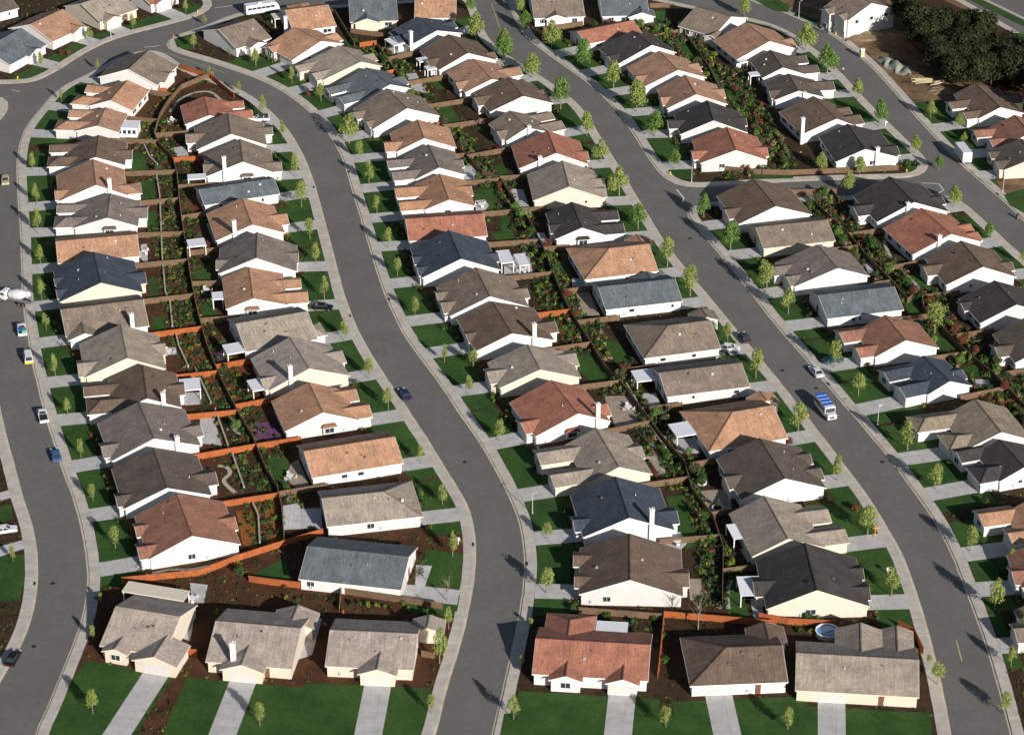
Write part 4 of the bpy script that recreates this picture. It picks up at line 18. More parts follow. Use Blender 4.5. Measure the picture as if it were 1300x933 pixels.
BLOCKS = {'A': [[-80.3,-109.6],[-80.7,-112.7],[-80.9,-115.3],[-81.2,-117.9],[-81.5,-120.5],[-81.9,-123.1],[-82.1,-125.7],[-82.2,-128.3],[-81.6,-130.5],[-79.8,-131.9],[-77.2,-132.5],[-74.3,-132.6],[-71.2,-132.6],[-68.2,-132.6],[-65.1,-132.6],[-62.1,-132.6],[-59.0,-132.6],[-56.0,-132.6],[-53.0,-132.6],[-49.9,-132.6],[-46.9,-132.6],[-43.8,-132.6],[-40.7,-132.6],[-37.6,-132.6],[-34.5,-132.6],[-31.5,-132.6],[-28.4,-132.6],[-25.3,-132.6],[-22.2,-132.6],[-19.2,-132.5],[-16.6,-132.0],[-14.6,-130.5],[-13.5,-128.1],[-13.0,-125.3],[-12.6,-122.7],[-12.3,-120.1],[-12.0,-117.6],[-11.7,-115.1],[-11.3,-112.5],[-10.9,-109.7],[-10.4,-106.9],[-9.9,-104.1],[-9.5,-101.4],[-9.1,-98.8],[-8.7,-96.0],[-8.3,-93.0],[-8.0,-89.7],[-7.6,-86.4],[-7.3,-82.9],[-7.0,-79.3],[-6.9,-76.0],[-6.8,-73.0],[-6.8,-70.2],[-6.9,-67.5],[-7.0,-64.7],[-7.3,-62.0],[-7.6,-59.1],[-8.1,-56.0],[-8.8,-52.9],[-9.7,-50.0],[-10.7,-47.1],[-11.7,-44.2],[-12.8,-41.2],[-13.8,-38.2],[-14.9,-35.1],[-16.1,-31.8],[-17.2,-28.4],[-18.5,-25.2],[-19.6,-22.1],[-20.7,-19.3],[-21.6,-16.5],[-22.7,-13.7],[-23.9,-10.6],[-25.1,-7.6],[-26.2,-4.9],[-27.1,-2.3],[-28.1,0.4],[-29.1,3.1],[-30.1,5.9],[-31.0,8.6],[-31.8,11.1],[-32.6,13.7],[-33.5,16.5],[-34.3,19.6],[-35.1,22.8],[-35.8,25.8],[-36.4,28.5],[-37.1,31.4],[-37.7,34.4],[-38.3,37.6],[-38.8,40.7],[-39.4,43.7],[-39.9,46.6],[-40.4,49.5],[-40.9,52.3],[-41.4,55.1],[-41.9,57.9],[-42.4,60.7],[-42.9,63.5],[-43.4,66.2],[-43.9,68.9],[-44.4,71.6],[-44.9,74.4],[-45.4,77.3],[-46.0,80.4],[-46.6,83.6],[-47.2,86.9],[-47.8,90.0],[-48.5,92.8],[-49.1,95.5],[-49.7,98.1],[-50.3,100.8],[-51.0,103.5],[-51.8,106.2],[-52.6,108.9],[-53.4,111.7],[-54.3,114.4],[-55.2,117.0],[-56.1,119.5],[-57.2,121.9],[-58.4,124.5],[-59.8,127.3],[-61.2,130.3],[-62.7,133.0],[-64.1,135.6],[-65.7,138.1],[-67.4,140.5],[-69.4,143.0],[-71.5,145.3],[-73.5,147.2],[-75.4,149.0],[-77.5,150.8],[-79.8,152.7],[-82.2,154.8],[-84.6,157.1],[-86.9,159.7],[-89.0,162.5],[-90.9,165.3],[-92.8,167.8],[-95.1,169.5],[-97.7,169.9],[-100.3,169.0],[-102.5,167.4],[-104.4,165.4],[-106.3,163.0],[-108.0,160.1],[-109.8,157.1],[-111.6,154.3],[-113.5,151.7],[-115.3,149.1],[-116.9,146.4],[-118.1,143.3],[-119.2,140.0],[-119.9,136.5],[-120.5,133.2],[-121.1,130.2],[-121.6,127.5],[-122.1,124.7],[-122.5,121.9],[-122.7,119.1],[-122.7,116.2],[-122.7,113.4],[-122.6,110.4],[-122.3,107.4],[-122.0,104.4],[-121.7,101.4],[-121.3,98.4],[-120.8,95.5],[-120.3,92.6],[-119.8,89.7],[-119.3,86.9],[-118.8,84.1],[-118.3,81.5],[-117.8,78.8],[-117.3,76.2],[-116.8,73.5],[-116.3,70.8],[-115.7,68.1],[-115.2,65.3],[-114.6,62.1],[-114.0,58.9],[-113.5,55.7],[-113.0,52.6],[-112.4,49.6],[-111.9,46.7],[-111.4,43.8],[-110.9,40.7],[-110.4,37.6],[-109.8,34.4],[-109.2,31.4],[-108.7,28.5],[-108.1,25.8],[-107.5,22.8],[-106.7,19.6],[-105.9,16.4],[-105.2,13.4],[-104.6,10.7],[-104.0,8.0],[-103.3,5.2],[-102.6,2.4],[-101.9,-0.4],[-101.1,-3.3],[-100.3,-6.1],[-99.5,-9.0],[-98.8,-11.7],[-98.0,-14.4],[-97.2,-17.1],[-96.4,-19.8],[-95.6,-22.6],[-94.7,-25.5],[-93.7,-28.6],[-92.7,-31.7],[-91.8,-34.5],[-91.0,-37.2],[-90.2,-39.8],[-89.3,-42.4],[-88.4,-45.1],[-87.3,-48.0],[-86.3,-51.2],[-85.3,-54.4],[-84.5,-57.1],[-83.8,-59.6],[-83.1,-62.2],[-82.4,-65.0],[-81.7,-68.0],[-81.0,-71.1],[-80.4,-74.3],[-79.8,-77.4],[-79.4,-80.5],[-79.1,-83.4],[-79.0,-86.3],[-78.9,-89.1],[-78.9,-92.1],[-79.0,-95.3],[-79.3,-98.7],[-79.6,-102.3],[-80.0,-106.1]],'B': [[-2.2,-116.8],[-2.7,-119.7],[-3.1,-122.7],[-3.5,-125.6],[-3.8,-128.3],[-3.5,-130.6],[-2.0,-132.1],[0.4,-132.7],[3.3,-132.8],[6.3,-132.8],[9.3,-132.8],[12.3,-132.8],[15.3,-132.8],[18.3,-132.8],[21.3,-132.8],[24.3,-132.8],[27.3,-132.8],[30.3,-132.8],[33.3,-132.8],[36.3,-132.8],[39.3,-132.8],[42.3,-132.8],[45.3,-132.8],[48.2,-132.8],[51.2,-132.8],[54.2,-132.8],[57.2,-132.8],[60.2,-132.7],[63.0,-132.7],[65.9,-132.5],[68.7,-132.4],[71.4,-132.2],[73.7,-131.3],[75.1,-129.6],[75.6,-127.0],[75.7,-124.2],[75.8,-121.2],[75.9,-118.4],[75.9,-115.4],[76.0,-112.4],[76.0,-109.1],[76.0,-105.7],[75.9,-102.3],[75.9,-98.9],[75.8,-95.4],[75.7,-92.1],[75.6,-89.0],[75.4,-86.1],[75.3,-83.4],[75.1,-80.8],[74.9,-78.2],[74.7,-75.4],[74.4,-72.2],[73.9,-68.8],[73.3,-65.3],[72.6,-62.1],[72.1,-59.3],[71.5,-56.7],[70.9,-53.9],[70.2,-50.9],[69.4,-48.0],[68.6,-45.2],[67.9,-42.7],[67.1,-40.2],[66.3,-37.5],[65.4,-34.5],[64.5,-31.5],[63.6,-28.5],[62.6,-25.6],[61.7,-22.4],[60.7,-19.2],[59.7,-15.9],[58.8,-12.9],[58.0,-10.1],[57.1,-7.5],[56.3,-4.7],[55.2,-1.6],[54.1,1.8],[53.0,5.2],[51.9,8.3],[51.0,11.1],[50.1,13.6],[49.2,16.3],[48.3,19.1],[47.3,22.1],[46.3,25.2],[45.2,28.4],[44.1,31.7],[43.1,34.8],[42.1,37.5],[41.3,40.0],[40.5,42.4],[39.7,44.8],[38.9,47.2],[38.1,49.7],[37.3,52.3],[36.5,54.9],[35.7,57.5],[35.0,60.2],[34.4,62.8],[33.8,65.5],[33.1,68.1],[32.6,70.7],[32.0,73.4],[31.3,76.1],[30.7,78.9],[30.0,81.8],[29.3,84.8],[28.6,88.0],[27.9,91.3],[27.2,94.7],[26.4,98.1],[25.5,101.6],[24.7,105.0],[23.9,108.1],[23.3,110.8],[22.7,113.4],[22.1,115.9],[21.5,118.6],[20.9,121.4],[20.2,124.5],[19.3,127.8],[18.4,131.0],[17.4,133.9],[16.4,136.6],[15.1,139.4],[13.6,142.4],[12.0,145.3],[10.6,147.9],[9.2,150.4],[7.6,152.9],[5.9,155.6],[4.0,158.5],[2.3,161.2],[0.7,163.8],[-0.7,166.3],[-2.1,168.9],[-3.4,171.5],[-4.6,174.1],[-5.8,177.0],[-6.7,180.1],[-7.4,183.3],[-8.0,186.4],[-8.5,189.2],[-8.9,191.9],[-9.2,194.6],[-9.6,197.2],[-10.0,199.9],[-10.4,202.5],[-11.2,204.9],[-12.4,206.7],[-14.3,207.7],[-16.9,207.7],[-19.8,207.1],[-22.8,206.4],[-25.8,205.8],[-28.8,205.2],[-31.8,204.7],[-34.8,204.1],[-37.8,203.5],[-40.8,202.9],[-43.9,202.4],[-46.9,202.0],[-50.0,201.5],[-53.1,201.1],[-56.2,200.7],[-59.3,200.3],[-62.4,199.9],[-65.4,199.3],[-68.2,198.6],[-70.9,197.8],[-73.5,196.8],[-76.1,195.4],[-78.6,193.2],[-80.9,190.6],[-83.0,188.1],[-85.1,185.8],[-87.2,183.7],[-89.4,181.9],[-91.4,179.7],[-92.8,176.7],[-93.0,173.6],[-91.9,171.0],[-90.3,169.0],[-88.1,167.2],[-85.6,165.5],[-82.9,163.7],[-80.1,161.8],[-77.3,159.7],[-74.4,157.5],[-71.7,155.4],[-69.1,153.2],[-66.8,151.2],[-64.7,149.1],[-62.7,147.0],[-60.9,144.8],[-59.1,142.5],[-57.5,140.2],[-56.0,137.9],[-54.6,135.6],[-53.3,133.3],[-52.1,131.1],[-50.9,128.8],[-49.8,126.5],[-48.8,124.2],[-47.8,121.9],[-46.8,119.4],[-46.0,116.9],[-45.1,114.4],[-44.3,111.8],[-43.5,109.0],[-42.7,106.3],[-42.0,103.5],[-41.4,100.7],[-40.8,97.9],[-40.3,95.2],[-39.8,92.4],[-39.3,89.6],[-38.8,86.8],[-38.3,84.0],[-37.8,81.3],[-37.3,78.6],[-36.8,76.0],[-36.3,73.4],[-35.8,70.8],[-35.4,68.2],[-34.9,65.6],[-34.4,63.0],[-33.9,60.2],[-33.3,57.1],[-32.7,53.8],[-32.1,50.5],[-31.5,47.2],[-30.9,44.1],[-30.3,41.1],[-29.7,38.3],[-29.2,35.7],[-28.6,33.0],[-27.9,30.3],[-27.2,27.4],[-26.5,24.6],[-25.7,21.7],[-25.0,18.9],[-24.2,16.2],[-23.3,13.6],[-22.4,11.1],[-21.4,8.4],[-20.2,5.3],[-18.8,1.9],[-17.5,-1.4],[-16.2,-4.4],[-15.2,-7.2],[-14.2,-9.8],[-13.3,-12.2],[-12.5,-14.7],[-11.6,-17.2],[-10.7,-19.7],[-9.7,-22.2],[-8.7,-24.9],[-7.6,-27.7],[-6.5,-30.9],[-5.3,-34.4],[-4.3,-37.8],[-3.3,-41.1],[-2.4,-44.1],[-1.6,-47.2],[-0.8,-50.2],[-0.0,-53.4],[0.7,-56.6],[1.3,-59.9],[1.7,-63.3],[2.0,-66.9],[2.2,-70.5],[2.3,-74.0],[2.2,-77.5],[2.0,-80.6],[1.9,-83.4],[1.6,-86.0],[1.4,-88.7],[1.1,-91.6],[0.7,-94.5],[0.4,-97.4],[0.0,-100.2],[-0.3,-103.0],[-0.7,-105.8],[-1.1,-108.6],[-1.5,-111.3],[-1.8,-114.0]],'C': [[-1.5,216.9],[-1.9,214.0],[-1.8,211.1],[-1.5,208.2],[-1.3,205.2],[-1.0,202.2],[-0.5,199.1],[-0.0,195.9],[0.5,192.7],[1.1,189.6],[1.8,186.7],[2.5,183.9],[3.2,181.2],[4.0,178.5],[5.1,176.0],[6.2,173.6],[7.4,171.2],[8.7,168.8],[9.9,166.4],[11.2,164.1],[12.5,161.7],[13.9,159.1],[15.5,156.3],[17.1,153.4],[18.7,150.4],[20.1,147.5],[21.5,144.6],[22.7,141.8],[23.7,139.1],[24.7,136.6],[25.6,133.9],[26.5,131.2],[27.4,128.4],[28.3,125.5],[29.1,122.4],[29.8,119.2],[30.6,116.0],[31.3,112.9],[32.0,109.7],[32.7,106.7],[33.4,103.6],[34.2,100.6],[35.0,97.6],[36.0,94.4],[37.5,91.2],[39.5,88.8],[42.0,87.4],[44.4,87.0],[47.0,87.1],[49.5,87.4],[52.2,87.7],[55.1,88.1],[58.0,88.6],[61.0,89.1],[64.0,89.5],[67.0,89.9],[70.1,90.2],[73.1,90.5],[76.2,90.8],[79.1,91.0],[82.0,91.2],[84.8,91.4],[87.6,91.5],[90.4,91.6],[93.2,91.8],[96.0,92.2],[98.7,93.3],[100.8,95.6],[101.9,98.7],[102.0,102.0],[101.4,104.8],[100.7,107.3],[99.9,109.8],[99.0,112.5],[98.1,115.2],[97.3,117.9],[96.4,120.6],[95.6,123.3],[94.7,126.1],[93.9,128.9],[93.0,131.7],[92.2,134.4],[91.4,137.0],[90.7,139.6],[89.9,142.2],[89.3,144.8],[88.6,147.4],[87.9,150.1],[87.2,153.0],[86.3,156.3],[85.3,159.7],[84.2,163.0],[83.1,166.1],[82.0,169.0],[80.8,171.8],[79.6,174.5],[78.5,176.9],[77.4,179.3],[76.0,181.8],[74.3,184.4],[72.1,187.0],[69.7,189.3],[66.9,191.4],[64.0,193.2],[61.0,194.9],[58.3,196.4],[55.6,197.9],[53.0,199.4],[50.4,200.9],[47.7,202.4],[44.9,204.1],[42.1,205.8],[39.4,207.4],[36.8,208.9],[34.3,210.3],[31.9,211.6],[29.4,213.0],[26.9,214.3],[24.4,215.6],[21.8,216.7],[19.2,217.6],[16.5,218.6],[13.8,219.5],[10.9,220.4],[7.8,221.3],[4.6,221.9],[1.8,221.5],[-0.3,219.7]],'D': [[85.7,-111.9],[85.7,-114.8],[85.7,-117.5],[85.7,-120.1],[85.7,-122.9],[85.7,-125.6],[85.7,-128.3],[86.2,-130.7],[87.6,-132.4],[89.9,-133.1],[92.7,-133.2],[95.6,-133.2],[98.5,-133.2],[101.4,-133.2],[104.3,-133.2],[107.2,-133.2],[110.1,-133.2],[113.0,-133.2],[115.9,-133.2],[118.7,-133.0],[120.9,-132.1],[122.2,-130.1],[123.1,-127.3],[123.8,-124.4],[124.4,-121.4],[125.1,-118.4],[125.8,-115.5],[126.5,-112.5],[127.2,-109.6],[127.9,-106.6],[128.6,-103.7],[129.2,-100.7],[129.9,-97.7],[130.6,-94.8],[131.3,-91.8],[132.0,-88.9],[132.7,-85.9],[133.4,-82.9],[134.0,-80.0],[134.7,-77.0],[135.4,-74.1],[136.1,-71.1],[136.8,-68.2],[137.5,-65.2],[138.1,-62.2],[138.8,-59.3],[139.5,-56.3],[139.9,-53.3],[140.0,-50.3],[140.0,-47.3],[139.8,-44.2],[139.7,-41.1],[139.6,-38.1],[139.5,-35.0],[139.3,-32.0],[139.2,-28.9],[139.1,-25.8],[139.0,-22.8],[138.8,-19.7],[138.7,-16.7],[138.6,-13.6],[138.5,-10.5],[138.3,-7.5],[137.9,-4.6],[137.2,-1.8],[136.3,0.9],[135.3,3.6],[134.3,6.2],[133.4,8.9],[132.4,11.6],[131.4,14.2],[130.5,16.9],[129.5,19.6],[128.5,22.2],[127.4,24.8],[126.4,27.4],[125.4,30.0],[124.4,32.6],[123.4,35.2],[122.3,37.9],[121.3,40.6],[120.3,43.3],[119.2,46.1],[118.2,48.9],[117.1,51.8],[116.0,55.0],[114.8,58.3],[113.7,61.7],[112.6,65.1],[111.4,68.5],[110.3,71.8],[109.2,74.9],[108.1,77.6],[106.9,79.9],[105.2,81.8],[102.9,83.0],[100.1,83.5],[97.1,83.5],[94.1,83.4],[91.0,83.1],[88.0,82.9],[85.1,82.7],[82.4,82.5],[79.8,82.3],[77.1,82.1],[74.2,81.8],[71.1,81.6],[68.1,81.3],[65.0,81.0],[61.9,80.8],[58.8,80.5],[55.8,80.2],[52.9,79.9],[50.2,79.5],[47.5,79.0],[44.9,78.2],[42.7,76.5],[41.5,73.9],[41.5,71.0],[42.2,68.2],[43.2,65.4],[44.1,62.5],[45.1,59.7],[46.0,57.0],[46.8,54.5],[47.6,52.0],[48.4,49.4],[49.3,46.8],[50.2,43.9],[51.2,40.6],[52.2,37.1],[53.3,33.6],[54.2,30.5],[55.0,27.7],[55.7,25.2],[56.4,22.7],[57.3,20.1],[58.1,17.3],[59.0,14.5],[60.1,11.5],[61.1,8.4],[62.2,5.3],[63.2,2.2],[64.2,-0.8],[65.2,-3.9],[66.2,-7.0],[67.2,-10.1],[68.2,-13.2],[69.2,-16.3],[70.3,-19.4],[71.4,-22.5],[72.4,-25.7],[73.4,-28.9],[74.4,-31.9],[75.3,-34.7],[76.0,-37.4],[76.8,-40.0],[77.5,-42.5],[78.1,-45.0],[78.8,-47.6],[79.6,-50.6],[80.4,-53.7],[81.2,-57.0],[81.9,-60.3],[82.4,-63.6],[82.9,-66.9],[83.3,-70.3],[83.7,-73.6],[83.9,-77.0],[84.2,-80.4],[84.4,-83.8],[84.7,-87.2],[84.9,-90.5],[85.1,-93.7],[85.3,-96.9],[85.4,-100.0],[85.5,-102.9],[85.6,-105.9],[85.6,-108.9]],'E': [[63.2,210.0],[64.2,207.6],[66.0,205.3],[68.0,203.1],[70.2,201.1],[72.3,199.0],[74.4,196.8],[76.5,194.3],[78.7,191.6],[80.8,188.8],[82.9,186.0],[84.8,183.2],[86.5,180.3],[88.1,177.1],[89.5,173.9],[90.7,170.6],[91.8,167.7],[92.8,164.9],[93.8,162.0],[94.7,159.0],[95.6,155.9],[96.4,152.8],[97.2,149.8],[97.9,146.9],[98.6,144.1],[99.3,141.3],[99.9,138.6],[100.5,136.0],[101.1,133.4],[101.8,130.6],[102.5,127.5],[103.3,124.3],[104.1,121.2],[104.8,118.4],[105.5,115.8],[106.2,113.2],[106.9,110.5],[107.7,107.7],[108.5,104.7],[109.5,101.5],[110.5,98.1],[111.6,94.9],[112.7,91.8],[113.8,88.9],[114.8,85.9],[115.9,83.0],[116.9,80.2],[117.8,77.4],[118.7,74.5],[119.5,71.7],[120.4,68.7],[121.4,65.8],[122.4,62.9],[123.4,60.0],[124.5,57.1],[125.5,54.1],[126.5,51.3],[127.4,48.4],[128.4,45.6],[129.3,42.9],[130.3,40.1],[131.2,37.3],[132.1,34.5],[133.1,31.7],[134.0,28.9],[134.9,26.2],[135.9,23.4],[137.0,20.7],[138.6,18.6],[141.0,17.3],[143.9,16.5],[147.0,15.8],[150.0,15.2],[153.1,14.5],[156.2,13.9],[159.1,13.4],[161.4,13.9],[162.9,15.7],[163.7,18.5],[164.5,21.4],[165.2,24.4],[165.9,27.3],[166.6,30.3],[167.3,33.2],[168.0,36.2],[168.8,39.1],[169.5,42.1],[170.2,45.0],[170.9,48.0],[171.6,50.9],[172.3,53.9],[173.0,56.9],[173.8,59.8],[174.5,62.8],[175.2,65.7],[175.9,68.7],[176.6,71.6],[177.3,74.6],[178.0,77.5],[178.8,80.5],[179.5,83.4],[180.2,86.4],[180.9,89.4],[181.6,92.3],[182.3,95.3],[183.1,98.2],[183.8,101.2],[184.5,104.1],[185.2,107.1],[185.9,110.0],[186.6,113.0],[187.3,115.9],[187.9,118.9],[187.7,121.6],[186.5,124.0],[184.7,126.3],[182.6,128.5],[180.6,130.8],[178.5,133.0],[176.5,135.2],[174.4,137.5],[172.3,139.7],[170.3,141.9],[168.2,144.1],[166.2,146.4],[164.1,148.6],[162.1,150.8],[160.0,153.1],[158.0,155.3],[155.9,157.5],[153.9,159.7],[151.8,162.0],[149.8,164.2],[147.7,166.4],[145.7,168.7],[143.9,171.1],[142.3,173.7],[140.9,176.5],[139.5,179.3],[138.1,182.1],[136.8,184.9],[135.4,187.7],[134.1,190.4],[132.8,192.9],[131.5,195.4],[130.3,197.9],[129.0,200.3],[127.7,202.8],[126.3,205.3],[124.8,207.8],[123.2,210.4],[121.6,213.0],[119.9,215.5],[118.0,217.7],[115.7,219.6],[113.2,221.2],[110.7,222.7],[108.1,224.3],[105.6,225.8],[103.1,227.4],[100.5,228.9],[98.0,230.5],[95.4,232.0],[92.9,233.6],[90.4,235.1],[87.8,236.6],[85.3,238.2],[82.8,239.5],[80.6,239.7],[78.7,238.4],[77.1,236.0],[75.6,233.4],[74.1,230.8],[72.6,228.2],[71.1,225.6],[69.5,223.0],[68.0,220.3],[66.5,217.7],[65.0,215.1],[63.7,212.5]],'F': [[-144.8,148.8],[-142.5,147.9],[-139.6,147.7],[-136.6,147.8],[-133.7,147.8],[-131.1,147.9],[-128.8,148.1],[-126.5,148.6],[-124.4,149.8],[-122.6,151.8],[-120.9,154.3],[-119.4,157.0],[-118.0,159.8],[-116.8,162.5],[-115.5,165.1],[-114.2,167.6],[-112.8,170.0],[-111.3,172.3],[-109.6,174.7],[-107.5,177.1],[-104.9,179.5],[-102.1,181.7],[-99.1,183.8],[-96.2,185.9],[-93.4,187.9],[-90.9,189.8],[-88.7,191.6],[-86.8,193.4],[-85.1,195.7],[-83.9,198.4],[-83.4,201.2],[-83.7,203.8],[-84.6,206.7],[-85.8,209.7],[-87.0,212.4],[-88.3,215.1],[-89.5,217.7],[-90.9,220.1],[-92.7,221.9],[-95.2,222.7],[-98.1,222.9],[-101.2,222.9],[-104.3,222.9],[-107.3,222.9],[-110.4,222.9],[-113.4,222.9],[-116.5,222.9],[-119.6,222.9],[-122.6,222.9],[-125.7,222.9],[-128.7,222.9],[-131.8,222.9],[-134.9,222.9],[-137.9,222.9],[-141.0,222.9],[-144.0,222.9],[-147.1,222.9],[-150.2,222.9],[-153.2,222.9],[-156.1,222.7],[-158.0,221.8],[-158.6,219.7],[-158.3,216.9],[-157.7,213.9],[-157.2,210.8],[-156.6,207.8],[-156.1,204.8],[-155.5,201.8],[-155.0,198.8],[-154.5,195.8],[-153.9,192.8],[-153.4,189.8],[-152.8,186.8],[-152.3,183.8],[-151.7,180.7],[-151.2,177.7],[-150.6,174.7],[-150.1,171.7],[-149.6,168.7],[-149.0,165.7],[-148.5,162.7],[-147.9,159.7],[-147.4,156.7],[-146.8,153.6],[-146.1,150.8]],'G': [[-171.9,140.5],[-172.3,138.5],[-171.9,135.8],[-171.3,132.8],[-170.6,129.9],[-170.0,126.9],[-169.4,124.0],[-168.7,121.0],[-168.1,118.1],[-167.4,115.1],[-166.8,112.2],[-166.2,109.3],[-165.5,106.3],[-164.9,103.4],[-164.3,100.4],[-163.6,97.5],[-163.0,94.5],[-162.3,91.6],[-161.7,88.6],[-161.1,85.7],[-160.4,82.8],[-159.8,79.8],[-159.2,76.9],[-158.5,73.9],[-157.9,71.0],[-157.2,68.0],[-156.6,65.1],[-156.0,62.2],[-155.3,59.2],[-154.7,56.3],[-154.1,53.3],[-153.4,50.4],[-152.8,47.4],[-152.1,44.5],[-151.5,41.5],[-150.9,38.6],[-150.2,35.7],[-149.6,32.7],[-149.0,29.8],[-148.3,26.8],[-147.7,23.9],[-147.1,20.9],[-146.4,18.0],[-145.8,15.0],[-145.1,12.1],[-144.5,9.2],[-143.9,6.2],[-143.2,3.3],[-142.6,0.3],[-142.0,-2.6],[-141.3,-5.6],[-140.7,-8.5],[-140.0,-11.4],[-139.4,-14.4],[-138.8,-17.3],[-138.1,-20.3],[-137.5,-23.2],[-136.9,-26.2],[-136.2,-29.1],[-135.6,-32.1],[-134.9,-35.0],[-134.3,-37.9],[-133.7,-40.9],[-133.0,-43.8],[-132.4,-46.8],[-131.8,-49.7],[-131.1,-52.7],[-130.5,-55.6],[-129.8,-58.6],[-129.2,-61.5],[-128.6,-64.4],[-127.9,-67.4],[-127.3,-70.3],[-126.7,-73.3],[-126.0,-76.2],[-125.4,-79.2],[-124.7,-82.1],[-124.1,-85.1],[-123.5,-88.0],[-122.8,-90.9],[-122.2,-93.9],[-121.6,-96.8],[-120.9,-99.8],[-120.3,-102.7],[-119.6,-105.7],[-119.0,-108.6],[-118.4,-111.5],[-117.7,-114.5],[-117.1,-117.4],[-116.5,-120.4],[-115.8,-123.3],[-115.2,-126.3],[-114.4,-129.0],[-113.1,-131.1],[-110.9,-132.0],[-108.2,-132.2],[-105.3,-132.2],[-102.4,-132.2],[-99.5,-132.2],[-96.8,-132.0],[-94.7,-131.1],[-93.6,-129.1],[-93.0,-126.4],[-92.6,-123.6],[-92.2,-120.8],[-91.7,-118.1],[-91.2,-115.2],[-90.6,-111.9],[-90.0,-108.3],[-89.4,-104.9],[-88.8,-101.7],[-88.4,-98.5],[-88.1,-95.3],[-88.0,-92.1],[-88.0,-88.9],[-88.1,-86.1],[-88.3,-83.4],[-88.6,-80.5],[-89.0,-77.2],[-89.6,-73.7],[-90.2,-70.2],[-91.0,-66.8],[-91.9,-63.3],[-92.8,-60.1],[-93.8,-57.1],[-94.8,-54.1],[-95.8,-51.3],[-96.7,-48.4],[-97.5,-45.8],[-98.2,-43.3],[-99.0,-40.8],[-99.7,-38.3],[-100.5,-35.8],[-101.4,-33.0],[-102.2,-30.2],[-103.1,-27.4],[-103.9,-24.5],[-104.7,-21.6],[-105.6,-18.7],[-106.3,-15.9],[-107.1,-13.2],[-107.9,-10.5],[-108.7,-7.7],[-109.4,-5.0],[-110.1,-2.4],[-110.9,0.3],[-111.6,3.0],[-112.3,5.7],[-113.0,8.6],[-113.7,11.5],[-114.5,14.4],[-115.2,17.3],[-115.9,20.2],[-116.6,23.1],[-117.2,25.9],[-117.8,28.7],[-118.3,31.5],[-118.9,34.3],[-119.5,37.1],[-120.0,39.8],[-120.6,42.6],[-121.2,45.5],[-121.8,48.6],[-122.4,51.7],[-123.0,54.8],[-123.6,57.9],[-124.2,61.0],[-124.7,64.0],[-125.3,66.9],[-125.8,69.8],[-126.3,72.7],[-126.8,75.7],[-127.4,78.6],[-127.9,81.5],[-128.4,84.4],[-128.9,87.3],[-129.4,90.2],[-129.8,93.2],[-130.1,96.1],[-130.5,99.1],[-130.8,102.1],[-131.2,105.0],[-131.4,107.9],[-131.4,110.9],[-131.3,113.7],[-131.2,116.6],[-130.9,119.4],[-130.5,122.0],[-129.9,124.6],[-129.3,127.2],[-128.9,130.1],[-128.9,133.3],[-129.7,136.8],[-131.5,139.4],[-133.9,140.7],[-136.5,141.1],[-139.2,141.3],[-141.9,141.5],[-144.7,141.6],[-147.5,141.6],[-150.4,141.6],[-153.2,141.6],[-156.1,141.6],[-158.9,141.6],[-161.8,141.6],[-164.6,141.6],[-167.5,141.6],[-170.1,141.5]]}
PCD = [[10,9.55,9.14,4.2,4.6,'w'],[22,-10.06,3.19,4,4.6,'w'],[21,-9.93,2.38,4.2,4.2,'w'],[20,-8.28,6.54,2.4,3.2,'w'],[16,-10.36,0.41,4.4,2.6,'w'],[18,-12.53,0.23,4,3.6,'w'],[43,11.33,6.03,3,6,'w'],[44,12.72,21.99,2.4,5.5,'w'],[53,-9.4,4.81,4.5,5,'w'],[54,-9.51,8.06,3,2.6,'w'],[54,-9.67,2.44,2.6,2.4,'w'],[64,-11.16,9.68,4.4,4.6,'w'],[65,-10.18,9.66,5,5,'w'],[67,-7.32,9.03,3.2,5.5,'p'],[68,-11.61,7.55,4.2,6.5,'p'],[78,-8.16,-1.14,2.4,2.2,'w'],[79,-7.23,3.0,2.6,2.2,'w'],[30,2.83,15.62,5.6,3,'w'],[27,-2.8,18.47,12,3.2,'c'],[2,6.91,4.94,5.2,4.4,'s'],[34,-7.15,11.97,3,4,'c']]
